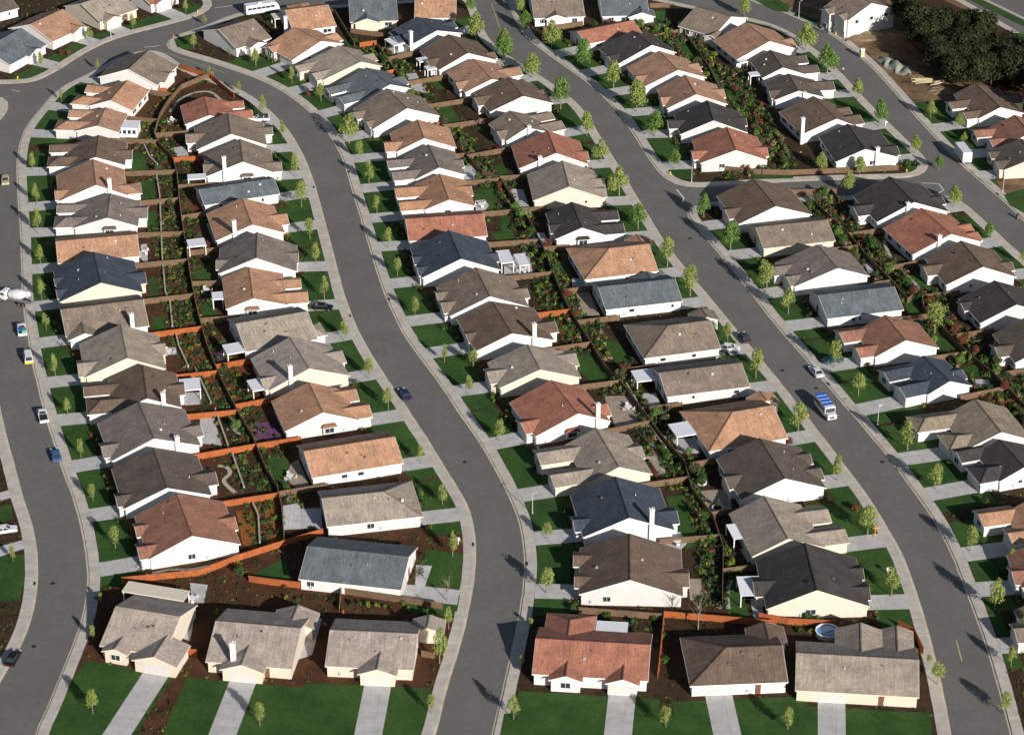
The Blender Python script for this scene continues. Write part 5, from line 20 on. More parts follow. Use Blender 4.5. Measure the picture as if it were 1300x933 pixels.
TD = [[-109.04,156.28,3.49,124,89],[-115.79,136.82,3.4,78,128],[-116.81,95.95,5.08,42,216],[-79.25,152.0,3.16,266,98],[-70.59,141.19,4.08,303,119],[-85.23,170.46,4.67,246,62],[-67.63,158.5,4.91,325,85],[-124.25,157.58,4.41,52,87],[-113.59,174.94,4.82,115,54],[-103.22,183.9,4.88,169,37],[-89.97,195.05,4.05,236,17],[-75.27,165.77,2.79,291,71],[-83.88,186.55,2.92,260,32],[-113.02,77.64,5.34,47,259],[-110.42,62.22,5.65,48,296],[-107.51,47.05,5.22,52,335],[-104.58,29.9,5.6,53,381],[-101.54,16.22,4.23,59,419],[-96.56,-3.97,5.71,71,478],[-91.64,-19.97,4.38,86,527],[-86.67,-36.34,4.64,103,581],[-82.09,-52.38,4.62,118,636],[-75.55,-68.86,4.94,147,695],[-75.91,-87.05,2.4,128,765],[-75.77,-98.97,3.23,118,813],[-94.31,-73.47,3.28,17,713],[-67.7,159.81,4.49,325,82],[-57.32,147.77,5.2,371,106],[-49.07,136.45,4.77,408,129],[-40.55,111.22,7.5,443,182],[-37.45,101.8,5.01,457,203],[-63.24,127.37,5.71,334,148],[-57.35,114.49,4.34,359,175],[-52.99,97.07,3.79,375,214],[-9.72,175.9,7.5,604,52],[-11.61,195.91,4.63,597,16],[-2.24,163.11,7.5,639,76],[-34.52,88.43,5.25,468,234],[-52.65,92.28,5.73,375,225],[-49.94,76.04,6.53,383,263],[-46.87,59.48,5.31,394,303],[-44.69,47.05,5.48,401,335],[-41.73,29.9,5.75,412,381],[-31.91,72.88,5.3,479,270],[-28.45,54.96,5.54,493,315],[-25.92,41.24,5.07,505,350],[-21.35,22.54,5.18,527,401],[-36.29,11.52,4.7,437,432],[-30.21,-4.9,4.88,468,481],[-25.6,-17.56,5.45,493,520],[-18.19,-38.61,4.72,535,588],[-14.43,1.97,4.53,564,460],[-8.99,-11.86,4.78,595,502],[-2.45,-29.89,4.5,635,559],[-8.3,-0.25,4.32,600,467],[-13.6,-53.82,4.7,562,641],[-11.27,-71.58,5.14,575,706],[-11.55,-95.13,5.07,569,798],[-12.94,-105.64,6.72,558,841],[-2.09,164.17,7.42,640,74],[5.27,151.61,6.45,676,98],[12.44,131.88,7.5,712,138],[18.65,115.9,6.15,745,172],[21.85,100.45,5.91,763,206],[2.24,194.48,4.62,660,18],[3.57,183.2,5.32,667,39],[10.65,171.41,6.55,700,60],[19.03,158.11,7.11,742,86],[26.34,144.59,7.5,779,112],[31.74,130.29,7.5,808,142],[35.79,115.43,7.5,832,173],[39.68,97.07,4.35,856,214],[63.87,193.05,4.93,945,21],[25.63,82.13,6.53,786,248],[29.46,64.58,6.16,810,291],[35.38,45.59,6.78,847,339],[39.72,31.76,6.9,876,376],[45.13,70.79,6.21,893,275],[50.3,53.96,6.6,927,317],[56.92,40.28,5.32,970,353],[46.67,11.08,4.95,924,434],[51.51,-4.39,6.44,959,479],[78.62,169.71,7.25,1023,64],[82.66,153.5,7.17,1050,95],[88.86,137.79,5.67,1088,126],[92.6,121.45,6.27,1116,160],[99.54,105.76,4.37,1162,194],[106.16,126.41,4.79,1181,150],[112.48,120.22,3.43,1217,163],[112.49,111.72,2.91,1224,181],[80.62,83.94,5.5,1076,244],[104.91,76.32,5.5,1211,262],[110.75,60.17,4.04,1255,302],[56.93,33.59,7.3,973,371],[60.88,23.56,6.41,1001,398],[75.41,96.19,4.08,1042,216],[84.39,93.31,4.64,1091,222],[104.08,96.19,3.49,1192,216],[52.12,-0.87,4.66,961,469],[58.46,-26.12,6.43,1013,547],[64.49,-44.97,5.86,1063,610],[68.65,0.01,7.09,1059,466],[72.39,-11.63,6.07,1090,501],[79.88,-33.32,6.45,1152,571],[83.49,-48.08,5.41,1187,621],[68.29,-64.19,6.14,1101,678],[70.31,-84.88,6.29,1131,757],[87.14,-69.85,6.08,1231,699],[88.75,-89.18,6.47,1262,774],[88.96,-106.67,4.14,1283,846],[94.23,-74.72,3.69,1284,717],[74.29,-106.42,2.4,1179,845],[6.73,-65.78,3.86,695,684],[6.45,-83.82,5.34,694,752],[3.41,-94.63,2.4,674,796],[1.73,-106.24,2.4,662,844],[91.97,14.91,7.5,1186,423],[116.28,46.63,3.8,1298,336],[75.14,-111.88,4.6,1190,868],[85.63,-120.29,4.6,1275,905],[-13.97,-120.29,4.6,548,905],[-72.89,-120.29,4.6,118,905],[0.27,-121.86,4.6,652,912],[-43.57,-123.63,4.6,330,920],[26.53,-124.07,4.6,845,922],[47.56,-124.73,4.6,1000,925],[93.13,-95.7,4.6,1300,800]]
BT = [[33.86,-95.44,6.12],[-7.59,31.48,6.95],[-11.91,-86.28,4.71]]
VD = [['mixer',-110.19,28.95,2.693,-0.14,'white','white concrete mixer truck reversed up to the left street kerb','mixer truck'],['utility',-106.78,15.69,1.805,-0.14,'white','small open work truck loaded with green and blue gear below the mixer truck','truck'],['van',-103.51,3.61,1.822,-0.14,'white','white van with yellow rear bumper parked on the left street','van'],['pickup',-96.73,-20.55,1.856,-0.14,'white','white pickup truck with blue front at the left street kerb','pickup truck'],['car',-91.78,-35.9,1.865,-0.14,'blue','blue car with pale rear parked on the left street','car'],['car',-122.52,89.8,-1.391,-0.14,'beige','cream car with brown windows driving down the far left street','car'],['car',-89.26,-104.67,1.404,-0.14,'black','black car parked at the bottom left kerb','car'],['car',-22.39,-11.94,1.937,-0.14,'darkblue','dark blue car parked alone on the S-shaped middle street','car'],['car',-41.81,25.68,-0.103,0.03,'black','black car with pale side parked on a driveway right of the second row','car'],['suv',-63.62,124.68,-3.022,0.03,'white','white station wagon on a driveway at the top of the second row','car'],['car',46.79,7.36,-0.202,0.03,'white','white car parked across a driveway right of the fourth row','car'],['car',50.35,11.85,1.799,0.03,'darkgrey','dark car at the kerb just above the white driveway car','car'],['car',64.48,-2.43,1.882,-0.14,'white','white sedan driving ahead of the blue-striped bus','car'],['bus',64.84,-18.66,5.001,-0.14,'white','white shuttle bus with blue roof stripes on the right street','bus'],['car',68.48,2.26,0.313,0.03,'teal','dark teal car in shade on a driveway beside the red-brown roof','car'],['boxtruck',110.78,102.12,1.756,0.03,'white','white box trailer parked at the far right street kerb','trailer'],['rv',-69.16,195.53,0.382,0.03,'white','long white motorhome parked on the street at the top left','motorhome'],['car',-97.43,-63.4,0.276,0.03,'white','white car in the driveway at the lower left edge','car']]
SD = [['hydrant',-129.31,150.84,0.17,0,22.5,100],['hydrant',-86.79,195.76,1.04,0,251,16],['hydrant',38.5,93.86,-1.2,0,851,221],['hydrant',87.77,180.24,-1.07,0,1061,44],['hydrant',96.14,95.18,0.27,0,1151,218],['drain',-47.68,86.8,1.76,-0.14,397.5,237.5],['drain',-39.86,95.25,-1.38,0,441.5,215],['drain',-27.46,30.38,-1.33,0,490,379.5],['drain',-35.56,22.71,1.81,-0.14,444,402.5],['drain',-7.34,-67.48,1.61,-0.14,600,694],['drain',66.58,-6.89,-1.26,0,1054,489.5],['drain',59.3,-16.05,1.86,-0.14,1008,512],['drain',112.14,64.98,1.89,-0.14,1277,286],['drain',116.28,83.18,-1.23,0,1262,246],['drain',2.72,-74.04,-1.57,0,670,715],['drain',-89.08,-80.56,1.68,-0.14,61,742],['lamp',75.0,-23.6,-1.26,0,1114,539],['lamp',3.98,-56.69,-1.38,0,676,651],['lamp',117.8,84.14,-1.23,0,1273,243.5],['lamp',78.86,192.39,-0.9,0,1014,22],['lamp',-108.49,178.61,0.8,0,141,47],['lamp',43.42,89.51,-0.34,0,878,231],['mailbox',94.14,121.55,1.87,0,1124,160],['mailbox',-10.23,-67.41,1.61,0,582,690],['mailbox',70.55,-77.5,1.65,0,1127,728],['mailbox',53.84,-13.79,1.87,0,978,508],['tsign',69.58,-64.97,1.76,0,1110.5,681],['manhole',-85.81,-80.36,1.68,-0.14,67,739],['manhole',-86.25,-100.32,1.46,-0.14,43,819],['manhole',41.35,60.2,-1.25,-0.14,876,301.5],['manhole',57.42,-1.0,1.89,-0.14,993,469],['manhole',63.88,-8.44,-1.26,-0.14,1036,491.5],['manhole',-9.48,-37.62,1.91,-0.14,590,585],['manhole',74.29,-37.62,-1.29,-0.14,1120,585],['toilet',93.13,165.28,-1.23,-0.14,1094,72],['pool',57.16,-97.17,1.6,0,1050,806],['gravel',101.51,158.51,-1.3,0,1138,85],['cone',61.14,-19.84,1.86,-0.14,1026,527],['cone',-91.71,179.16,-2.17,-0.14,220,46],['lumber',107.3,148.82,-1.32,0,1172,104],['lumber2',110.86,147.81,-1.33,0,1190,106],['bin',119.1,70.12,-1.28,-0.14,1292,277],['box',119.11,71.36,-1.28,-0.14,1291,274]]
PD = [[86.98,154.92,'person in a white shirt and dark trousers standing in the far right street'],[84.31,181.88,'person in a blue top standing by the kerb near the two-storey house']]
SH = [[-79.29,147.29,0.63,'red'],[-84.26,149.19,0.77,'dark'],[-87.46,142.55,0.81,'lime'],[-89.4,137.31,0.75,'lime'],[-91.27,132.65,0.46,'green'],[-91.75,128.4,0.69,'green'],[-91.75,123.38,0.71,'lime'],[-87.5,116.94,0.82,'lime'],[-89.53,109.94,0.57,'green'],[-86.2,104.17,0.57,'green'],[-85.17,96.54,0.53,'green'],[-84.89,93.99,0.48,'lime'],[-82.23,88.01,0.58,'green'],[-78.7,83.54,0.49,'green'],[-81.48,79.54,0.53,'dark'],[-80.68,70.64,0.6,'lime'],[-76.13,68.64,0.84,'green'],[-74.87,59.05,0.85,'green'],[-77.14,58.37,0.45,'lime'],[-72.18,48.4,0.53,'green'],[-75.61,46.72,0.5,'dark'],[-70.81,37.54,0.7,'lime'],[-68.32,32.61,0.53,'green'],[-72.19,28.26,0.48,'lime'],[-71.07,26.59,0.55,'olive'],[-70.16,13.14,0.64,'green'],[-69.65,11.52,0.46,'green'],[-63.71,6.84,0.56,'green'],[-65.26,2.0,0.58,'lime'],[-64.27,-6.97,0.59,'lime'],[-58.06,-12.62,0.64,'dark'],[-55.48,-13.44,0.67,'green'],[-58.55,-22.17,0.77,'dark'],[-52.53,-23.39,0.8,'olive'],[-50.62,-32.91,0.46,'lime'],[-50.09,-34.79,0.49,'green'],[-51.78,-42.88,0.61,'dark'],[-46.98,-51.15,0.83,'green'],[-46.78,-59.41,0.55,'olive'],[-45.2,-64.09,0.66,'dark'],[-33.6,169.46,0.58,'olive'],[-32.91,167.21,0.82,'red'],[-35.38,160.98,0.5,'green'],[-29.09,158.52,0.48,'green'],[-28.63,151.74,0.82,'lime'],[-23.69,139.39,0.46,'dark'],[-20.35,119.36,0.46,'lime'],[-18.69,117.51,0.66,'dark'],[-12.46,111.34,0.81,'dark'],[-10.0,105.8,0.78,'lime'],[-8.4,101.9,0.74,'green'],[-4.53,94.5,0.65,'green'],[-4.58,87.32,0.64,'dark'],[1.07,68.81,0.67,'red'],[1.78,64.1,0.57,'dark'],[4.78,54.48,0.53,'dark'],[5.12,51.53,0.84,'green'],[6.85,42.49,0.83,'lime'],[12.19,36.45,0.62,'green'],[12.62,29.87,0.46,'lime'],[14.65,27.42,0.53,'green'],[11.3,22.38,0.55,'dark'],[16.87,18.46,0.65,'green'],[19.04,10.88,0.46,'olive'],[20.4,5.25,0.8,'lime'],[20.01,-7.5,0.52,'lime'],[25.74,-11.67,0.53,'dark'],[26.15,-25.05,0.53,'green'],[30.33,-36.51,0.81,'dark'],[35.85,-39.72,0.79,'green'],[36.53,-48.83,0.83,'green'],[37.03,-60.41,0.61,'dark'],[38.7,-68.08,0.58,'dark'],[37.32,-73.55,0.7,'olive'],[41.02,-77.34,0.59,'dark'],[35.15,183.57,1.5,'lime'],[36.5,176.04,0.65,'lime'],[40.5,177.02,0.85,'green'],[41.03,181.67,1.11,'olive'],[42.23,179.37,1.47,'lime'],[50.24,172.17,0.87,'red'],[51.3,167.94,1.12,'lime'],[53.98,165.41,1.03,'lime'],[49.24,161.36,1.42,'olive'],[48.06,155.15,0.7,'red'],[50.94,151.62,1.14,'lime'],[56.4,149.29,0.72,'olive'],[56.03,135.12,0.85,'green'],[57.81,128.08,1.27,'lime'],[61.68,111.95,0.79,'green'],[63.21,101.1,0.89,'lime'],[63.49,97.05,0.68,'dark'],[74.83,76.75,1.11,'olive'],[70.03,73.96,1.33,'olive'],[71.3,69.76,1.47,'dark'],[77.34,70.26,0.68,'olive'],[74.66,65.26,0.62,'lime'],[73.24,62.01,1.24,'dark'],[81.17,59.29,0.95,'red'],[81.38,56.04,1.04,'green'],[75.96,51.7,1.34,'dark'],[84.62,50.43,1.4,'olive'],[78.35,46.17,0.98,'olive'],[84.95,43.51,1.17,'green'],[81.42,40.83,0.85,'dark'],[81.4,37.1,0.74,'lime'],[84.74,32.53,1.13,'dark'],[89.15,29.97,0.85,'green'],[92.82,28.01,1.45,'red'],[88.77,34.33,1.46,'dark'],[94.58,24.61,1.31,'red'],[94.2,20.11,1.39,'dark'],[95.25,17.68,1.38,'lime'],[90.71,10.37,1.08,'lime'],[96.35,3.9,1.24,'lime'],[100.66,1.59,1.21,'green'],[103.4,-1.18,0.74,'dark'],[104.51,-4.94,1.5,'dark'],[100.05,-10.11,0.95,'green'],[108.31,-12.41,1.0,'green'],[108.29,-15.87,0.7,'lime'],[105.27,-22.4,0.87,'dark'],[111.82,-25.23,0.77,'green'],[112.13,-28.53,1.11,'olive'],[-87.79,144.39,0.45,'green'],[-106.61,153.76,0.45,'green'],[-93.35,130.03,0.43,'green'],[-95.12,120.53,0.72,'green'],[-110.57,85.06,0.47,'lime'],[-84.54,62.53,0.68,'green'],[-105.33,50.51,0.45,'green'],[-104.29,37.53,0.62,'green'],[-99.85,18.37,0.73,'lime'],[-93.42,3.41,0.59,'red'],[-69.01,-8.02,0.71,'lime'],[-59.75,-34.82,0.67,'lime'],[-84.07,-32.69,0.69,'green'],[-59.8,-41.75,0.67,'green'],[-79.09,-49.6,0.51,'dark'],[-52.07,-61.19,0.54,'green'],[-71.93,-68.88,0.45,'dark'],[-84.17,121.27,0.49,'lime'],[-81.35,111.89,0.44,'lime'],[-77.46,93.99,0.71,'dark'],[-57.4,98.22,0.69,'dark'],[-75.4,72.0,0.52,'red'],[-57.5,87.53,0.55,'green'],[-69.93,53.95,0.66,'red'],[-54.52,71.23,0.51,'lime'],[-69.43,48.43,0.48,'dark'],[-48.07,50.51,0.74,'dark'],[-61.51,7.29,0.66,'red'],[-43.38,16.53,0.44,'green'],[-55.74,-3.98,0.73,'green'],[-47.79,-28.69,0.59,'green'],[-23.05,-33.57,0.73,'dark'],[-38.61,-63.38,0.42,'lime'],[-17.87,-50.48,0.69,'lime'],[-42.31,-82.16,0.6,'red'],[-64.45,162.83,0.7,'green'],[-38.7,164.4,0.46,'lime'],[-29.06,147.53,0.5,'red'],[-21.44,134.74,0.48,'green'],[-39.45,120.98,0.62,'green'],[-11.82,104.72,0.72,'green'],[-31.22,107.82,0.61,'lime'],[-6.26,72.34,0.71,'red'],[-5.57,68.48,0.59,'lime'],[-26.09,61.26,0.51,'dark'],[-24.2,48.29,0.66,'red'],[2.61,33.07,0.48,'dark'],[-17.21,28.53,0.59,'lime'],[8.17,19.41,0.48,'red'],[-11.9,12.43,0.61,'lime'],[14.1,-2.01,0.71,'green'],[-6.19,-4.32,0.51,'red'],[18.59,-19.18,0.49,'green'],[-0.16,-23.26,0.43,'green'],[27.62,-37.93,0.45,'lime'],[10.9,-41.93,0.55,'lime'],[10.21,-56.33,0.46,'lime'],[11.38,-75.84,0.54,'lime'],[-33.61,171.67,0.66,'red'],[-24.22,156.16,0.54,'red'],[-5.28,164.2,0.45,'dark'],[-16.51,141.78,0.64,'red'],[-2.02,155.13,0.48,'lime'],[-10.4,133.9,0.48,'lime'],[-3.62,108.18,0.66,'red'],[18.23,106.93,0.67,'green'],[22.04,88.79,0.48,'dark'],[14.13,34.9,0.62,'red'],[30.27,54.01,0.46,'lime'],[37.03,33.08,0.45,'lime'],[25.7,2.51,0.75,'dark'],[44.08,11.71,0.56,'dark'],[28.1,-7.82,0.54,'green'],[49.09,-5.03,0.57,'green'],[53.53,-23.15,0.64,'red'],[59.76,-38.92,0.69,'red'],[41.36,-70.05,0.48,'lime'],[57.28,-58.39,0.53,'red'],[65.66,-79.24,0.63,'green'],[36.56,178.46,0.73,'lime'],[14.44,174.89,0.48,'lime'],[42.71,166.97,0.53,'lime'],[23.6,160.5,0.5,'lime'],[47.92,157.86,0.52,'green'],[29.41,150.85,0.58,'lime'],[36.62,134.61,0.65,'green'],[61.25,113.86,0.5,'dark'],[39.38,122.58,0.57,'red'],[62.9,106.12,0.41,'lime'],[43.51,101.96,0.71,'red'],[53.08,167.13,0.53,'lime'],[73.0,175.56,0.73,'lime'],[62.02,153.39,0.42,'red'],[65.57,132.2,0.74,'dark'],[68.32,113.91,0.41,'red'],[76.45,98.18,0.74,'green'],[92.99,112.4,0.48,'dark'],[47.94,75.11,0.49,'green'],[76.16,58.15,0.64,'green'],[53.61,60.08,0.69,'green'],[79.54,44.95,0.55,'lime'],[85.93,29.47,0.72,'green'],[64.93,27.37,0.71,'green'],[91.02,14.35,0.58,'dark'],[94.88,-1.75,0.58,'dark'],[104.37,-24.54,0.47,'red'],[107.16,-38.25,0.49,'green'],[110.67,-65.01,0.57,'green'],[87.52,48.3,0.68,'dark'],[104.88,63.74,0.52,'green'],[99.28,15.74,0.48,'lime'],[116.16,29.1,0.68,'green'],[102.07,7.26,0.71,'dark'],[120.19,13.0,0.44,'lime'],[105.36,189.46,0.54,'lime'],[136.05,111.95,0.7,'dark'],[136.18,97.8,0.63,'red'],[-139.14,200.37,0.46,'green'],[30.37,-19.65,1.3,'olive'],[32.47,-18.84,1.3,'olive'],[31.28,-22.04,1.1,'olive'],[27.44,-15.62,1.2,'olive'],[37.62,-42.8,1.2,'green'],[8.03,48.92,1.6,'green'],[9.75,41.63,1.6,'green'],[2.14,68.6,1.2,'dark'],[60.52,155.5,1,'dark'],[96.77,98.04,1.5,'green'],[98.79,98.04,1.4,'dark'],[47.35,96.4,1.6,'green'],[74.21,81.71,1.8,'green'],[75.29,77.85,1.5,'lime'],[-95.13,10.99,0.7,'green'],[-84.81,-21.64,0.7,'green'],[-86.23,94.95,1.3,'olive'],[-81.32,77.0,1,'olive'],[-80.56,72.25,1,'olive'],[-102.09,19.27,1,'lime'],[55.92,-93.15,1.1,'green'],[53.91,-92.51,1.1,'green'],[54.18,-96.37,0.8,'lime'],[52.42,-96.37,0.8,'green'],[66.83,-55.92,1.2,'red'],[-76.63,-85.83,0.9,'green'],[-75.92,-96.56,1,'green'],[-51.26,-77.67,1.3,'green'],[27.72,-98.11,1.1,'green'],[27.18,-105.4,1.1,'green'],[25.99,-92.5,0.8,'green'],[22.28,-93.76,0.8,'green'],[17.41,-91.87,1,'green'],[11.42,-89.34,1.2,'green'],[41.35,-74.34,1.2,'lime'],[37.33,-72.32,1,'green'],[-26.54,-88.07,0.7,'lime'],[-24.87,-88.39,0.7,'lime'],[-23.4,-88.39,0.6,'lime'],[-18.95,-89.34,0.7,'lime'],[-15.78,-90.61,0.9,'green'],[-29.51,-87.75,0.8,'dark'],[-33.25,-86.79,0.9,'dark'],[-41.84,-85.5,0.6,'lime'],[-39.55,-86.47,0.6,'green'],[-28.22,-87.75,0.6,'green'],[65.51,22.15,1,'dark'],[69.89,18.42,1,'red'],[75.49,0.36,1.1,'dark'],[85.2,-14.24,0.9,'dark'],[87.51,-38.89,0.8,'green'],[56.18,-31.42,1.1,'red'],[45.86,4.46,0.9,'olive'],[-52.36,139.56,1,'red'],[-36.54,121.24,0.7,'red'],[-7.56,120.64,2,'bare'],[-119.94,166.04,1,'red'],[-118.08,166.04,0.9,'red'],[-91.65,197.92,0.8,'red'],[92.47,-53.71,1.1,'green'],[-44.69,26.1,0.8,'green'],[-54.71,77.53,0.7,'green'],[-33.29,-6.57,0.9,'green'],[-32.91,-18.04,0.1,'green'],[-18.88,36.85,1.1,'red']]
GL = [[[-41.1,-120.29],[-31.6,-118.72],[-29.38,-129.1],[-41.1,-129.1]],[[-21.97,-119.17],[-15.36,-119.62],[-15.9,-129.1],[-20.21,-129.1]],[[-1.37,-120.29],[13.73,-119.17],[14.28,-129.1],[-2.43,-129.1]],[[24.66,-120.29],[34.15,-121.86],[33.02,-129.1],[22.91,-129.1]],[[41.02,-121.41],[56.17,-120.29],[56.06,-129.1],[41.78,-129.1]],[[-100.06,-72.12],[-92.7,-70.77],[-91.1,-80.43],[-91.17,-86.28],[-97.64,-86.28]],[[-102.97,-55.11],[-97.84,-53.53],[-96.7,-58.66],[-102.0,-60.77]],[[-91.33,177.26],[-88.11,180.02],[-84.84,174.53],[-85.7,169.79],[-89.93,171.82]],[[12.01,4.11],[17.21,6.19],[20.95,-4.22],[17.27,-7.4],[14.65,-2.54]],[[19.37,11.26],[22.98,11.7],[25.55,3.25],[22.4,1.11]],[[-9.38,84.83],[-4.1,86.46],[-2.85,74.46],[-8.16,74.88]],[[30.34,-50.79],[33.83,-50.07],[36.1,-67.7],[32.97,-69.07],[31.66,-61.47]],[[-49.48,-78.46],[-43.03,-71.78],[-40.91,-80.43]],[[-49.26,-37.32],[-47.87,-36.03],[-44.83,-36.34],[-44.66,-41.46],[-45.1,-43.69],[-43.84,-47.38],[-46.6,-47.38]],[[-20.05,136.82],[-17.09,137.44],[-12.55,123.99],[-16.52,120.4]],[[-45.65,177.26],[-42.17,177.95],[-39.18,171.82],[-43.97,171.14]],[[-79.1,21.99],[-76.44,22.9],[-75.19,15.69],[-78.09,14.35]],[[-81.91,39.52],[-79.99,40.47],[-78.68,31.01],[-80.67,30.83]],[[-90.98,89.96],[-86.9,90.29],[-85.15,80.52],[-88.4,79.77]],[[-94.88,105.8],[-91.07,106.14],[-88.56,96.17],[-93.13,95.61]],[[-86.69,73.41],[-84.05,73.83],[-82.42,65.81],[-85.52,65.09]],[[-21.16,149.43],[-18.56,150.07],[-16.63,144.97],[-19.47,144.34]],[[-4.9,62.22],[-0.01,63.25],[-0.01,58.17],[-3.02,57.67]],[[-2.8,71.52],[-0.92,72.04],[0.72,60.19],[-2.29,58.17]],[[-4.32,98.64],[-1.87,99.77],[-0.49,91.95],[-2.92,90.85]],[[44.1,173.17],[47.41,174.53],[50.21,163.11],[47.25,162.45]],[[51.2,157.85],[53.75,156.54],[55.24,147.51],[53.16,147.51]],[[54.81,144.97],[57.15,144.97],[59.49,131.27],[57.19,131.27]],[[40.62,-79.45],[42.75,-78.46],[43.58,-92.0],[39.6,-91.37]],[[86.57,30.89],[89.2,29.93],[93.28,19.53],[88.31,19.53]],[[89.45,42.63],[91.79,42.63],[94.45,34.76],[91.42,32.82]],[[91.43,15.92],[94.52,15.46],[96.35,6.39],[92.23,5.5]],[[95.23,0.19],[98.65,1.07],[99.72,-2.0],[98.96,-4.18],[95.75,-3.74]],[[101.09,-16.92],[103.23,-16.92],[104.57,-24.33],[102.33,-25.15]],[[117.77,82.6],[123.26,85.95],[121.07,72.73],[118.36,77.08]],[[58.88,93.89],[68.46,94.46],[68.2,91.6],[58.66,91.03]],[[67.57,204.89],[74.48,204.89],[77.24,200.38],[76.27,195.92],[72.69,197.4]],[[78.83,195.92],[85.08,190.05],[83.21,188.31],[77.49,193.71]],[[103.34,134.85],[109.15,134.85],[110.55,127.91],[104.88,126.66]],[[38.42,196.19],[43.74,197.63],[40.98,186.27],[38.52,186.27]],[[21.83,-96.06],[24.01,-96.06],[24.68,-97.3],[21.77,-97.61]],[[-97.1,115.67],[-94.39,118.03],[-92.82,113.32],[-95.64,111.92]],[[10.52,47.25],[11.9,48.23],[14.03,40.47],[12.67,40.47]],[[-84.24,150.71],[-82.22,151.36],[-78.89,149.43],[-83.32,146.88]],[[32.08,-97.92],[33.34,-97.92],[33.32,-101.29],[32.06,-101.29]],[[-16.2,-82.39],[-9.65,-84.34],[-10.11,-89.79],[-16.67,-85.31]],[[-69.22,27.76],[-66.3,29.62],[-64.75,22.72],[-67.74,21.81]],[[-72.33,42.88],[-68.81,46.27],[-67.93,39.52],[-71.44,38.56]],[[-1.61,-26.93],[-0.38,-26.77],[2.64,-35.04],[-0.78,-36.57]],[[134.03,181.39],[139.07,181.39],[137.67,172.91],[134.99,170.12]]]
GP = [[[[-100.47,-69.75],[-93.53,-65.98],[-92.97,-69.07],[-99.83,-73.47]],'conc'],[[[-103.64,-51.15],[-99.09,-48.24],[-98.34,-51.15],[-103.15,-54.04]],'conc'],[[[-85.77,56.66],[-84.44,57.16],[-82.93,46.27],[-85.22,50.2]],'conc'],[[[-75.7,8.62],[-72.46,8.62],[-71.92,5.58],[-75.3,5.15]],'conc'],[[[-64.42,-19.81],[-61.46,-20.61],[-58.78,-31.59],[-63.31,-30.82]],'conc'],[[[-68.92,-10.47],[-65.36,-10.47],[-64.45,-15.37],[-67.94,-15.78]],'conc'],[[[-44.73,-54.04],[-41.48,-52.96],[-40.66,-62.17],[-43.91,-62.52]],'pale'],[[[-41.33,-55.11],[-37.26,-54.75],[-36.61,-62.17],[-40.66,-62.17]],'conc'],[[[-44.28,-38.46],[-42.98,-36.95],[-39.89,-47.38],[-42.62,-47.82],[-45.1,-43.69]],'sand'],[[[-11.75,98.64],[-9.55,98.64],[-7.76,90.85],[-11.62,90.29]],'conc'],[[[-8.83,79.45],[-6.45,79.98],[-5.47,76.79],[-6.4,74.14],[-8.53,73.83]],'conc'],[[[-0.45,85.92],[2.67,85.37],[4.75,72.04],[2.15,72.04]],'conc'],[[[-1.8,50.2],[3.71,53.16],[4.78,42.4],[-1.78,41.91]],'conc'],[[[4.22,62.74],[7.48,62.74],[9.25,55.16],[5.56,55.16]],'conc'],[[[19.24,-12.11],[25.1,-11.7],[26.65,-24.57],[21.3,-25.36]],'sand'],[[[28.5,-62.87],[32.33,-63.22],[33.44,-67.36],[31.98,-69.75],[28.62,-68.39]],'conc'],[[[37.26,-48.61],[43.03,-47.88],[42.86,-55.82],[37.38,-56.18]],'sand'],[[[27.23,-10.88],[30.15,-10.88],[31.09,-17.4],[27.35,-17.8]],'conc'],[[[-27.84,153.94],[-25.23,154.59],[-21.71,141.19],[-25.93,143.71]],'conc'],[[[-84.33,108.67],[-81.23,109.83],[-79.63,104.08],[-82.28,103.51]],'conc'],[[[32.97,-79.12],[35.59,-79.12],[36.01,-84.34],[32.93,-86.28]],'sand'],[[[97.08,-5.04],[100.78,-5.04],[100.69,-8.48],[97.65,-8.48]],'conc'],[[[32.55,-29.27],[37.48,-28.49],[37.91,-34.66],[33.88,-34.66]],'conc'],[[[13.58,40.47],[16.26,39.52],[16.18,35.71],[13.48,35.71]],'conc'],[[[-18.12,-74.47],[-15.09,-74.81],[-16.7,-84.34],[-18.01,-84.02]],'conc'],[[[-33.25,171.14],[-27.91,171.82],[-26.69,167.11],[-32.0,166.44]],'conc'],[[[28.01,-30.82],[28.87,-29.66],[30.29,-42.21],[29.06,-42.95]],'sand'],[[[27.0,-35.43],[28.98,-36.19],[30.52,-41.46],[29.46,-42.95]],'sand'],[[[80.32,48.65],[81.97,46.63],[82.32,41.63],[80.8,42.63]],'conc'],[[[14.32,32.89],[17.05,34.77],[19.39,22.72],[15.87,22.72]],'sand'],[[[-59.8,-87.56],[-58.14,-87.56],[-58.25,-98.84],[-60.56,-97.61]],'conc'],[[[-35.92,-91.37],[-34.78,-92.0],[-35.89,-103.11],[-38.81,-104.92]],'conc'],[[[4.49,-30.82],[5.29,-31.21],[6.39,-42.95],[5.0,-42.21]],'conc'],[[[-60.17,-80.43],[-56.75,-81.09],[-56.91,-86.92],[-59.13,-86.92]],'conc'],[[[43.44,-69.07],[44.2,-69.07],[45.41,-73.13],[44.6,-73.8]],'conc'],[[[44.07,-85.63],[46.29,-85.63],[46.09,-92.63],[44.31,-92.0]],'conc'],[[[-97.96,114.49],[-96.46,114.49],[-96.38,111.92],[-97.73,111.92]],'conc'],[[[84.23,190.05],[88.34,191.51],[91.86,190.05],[90.96,184.26],[84.98,183.54]],'conc']]
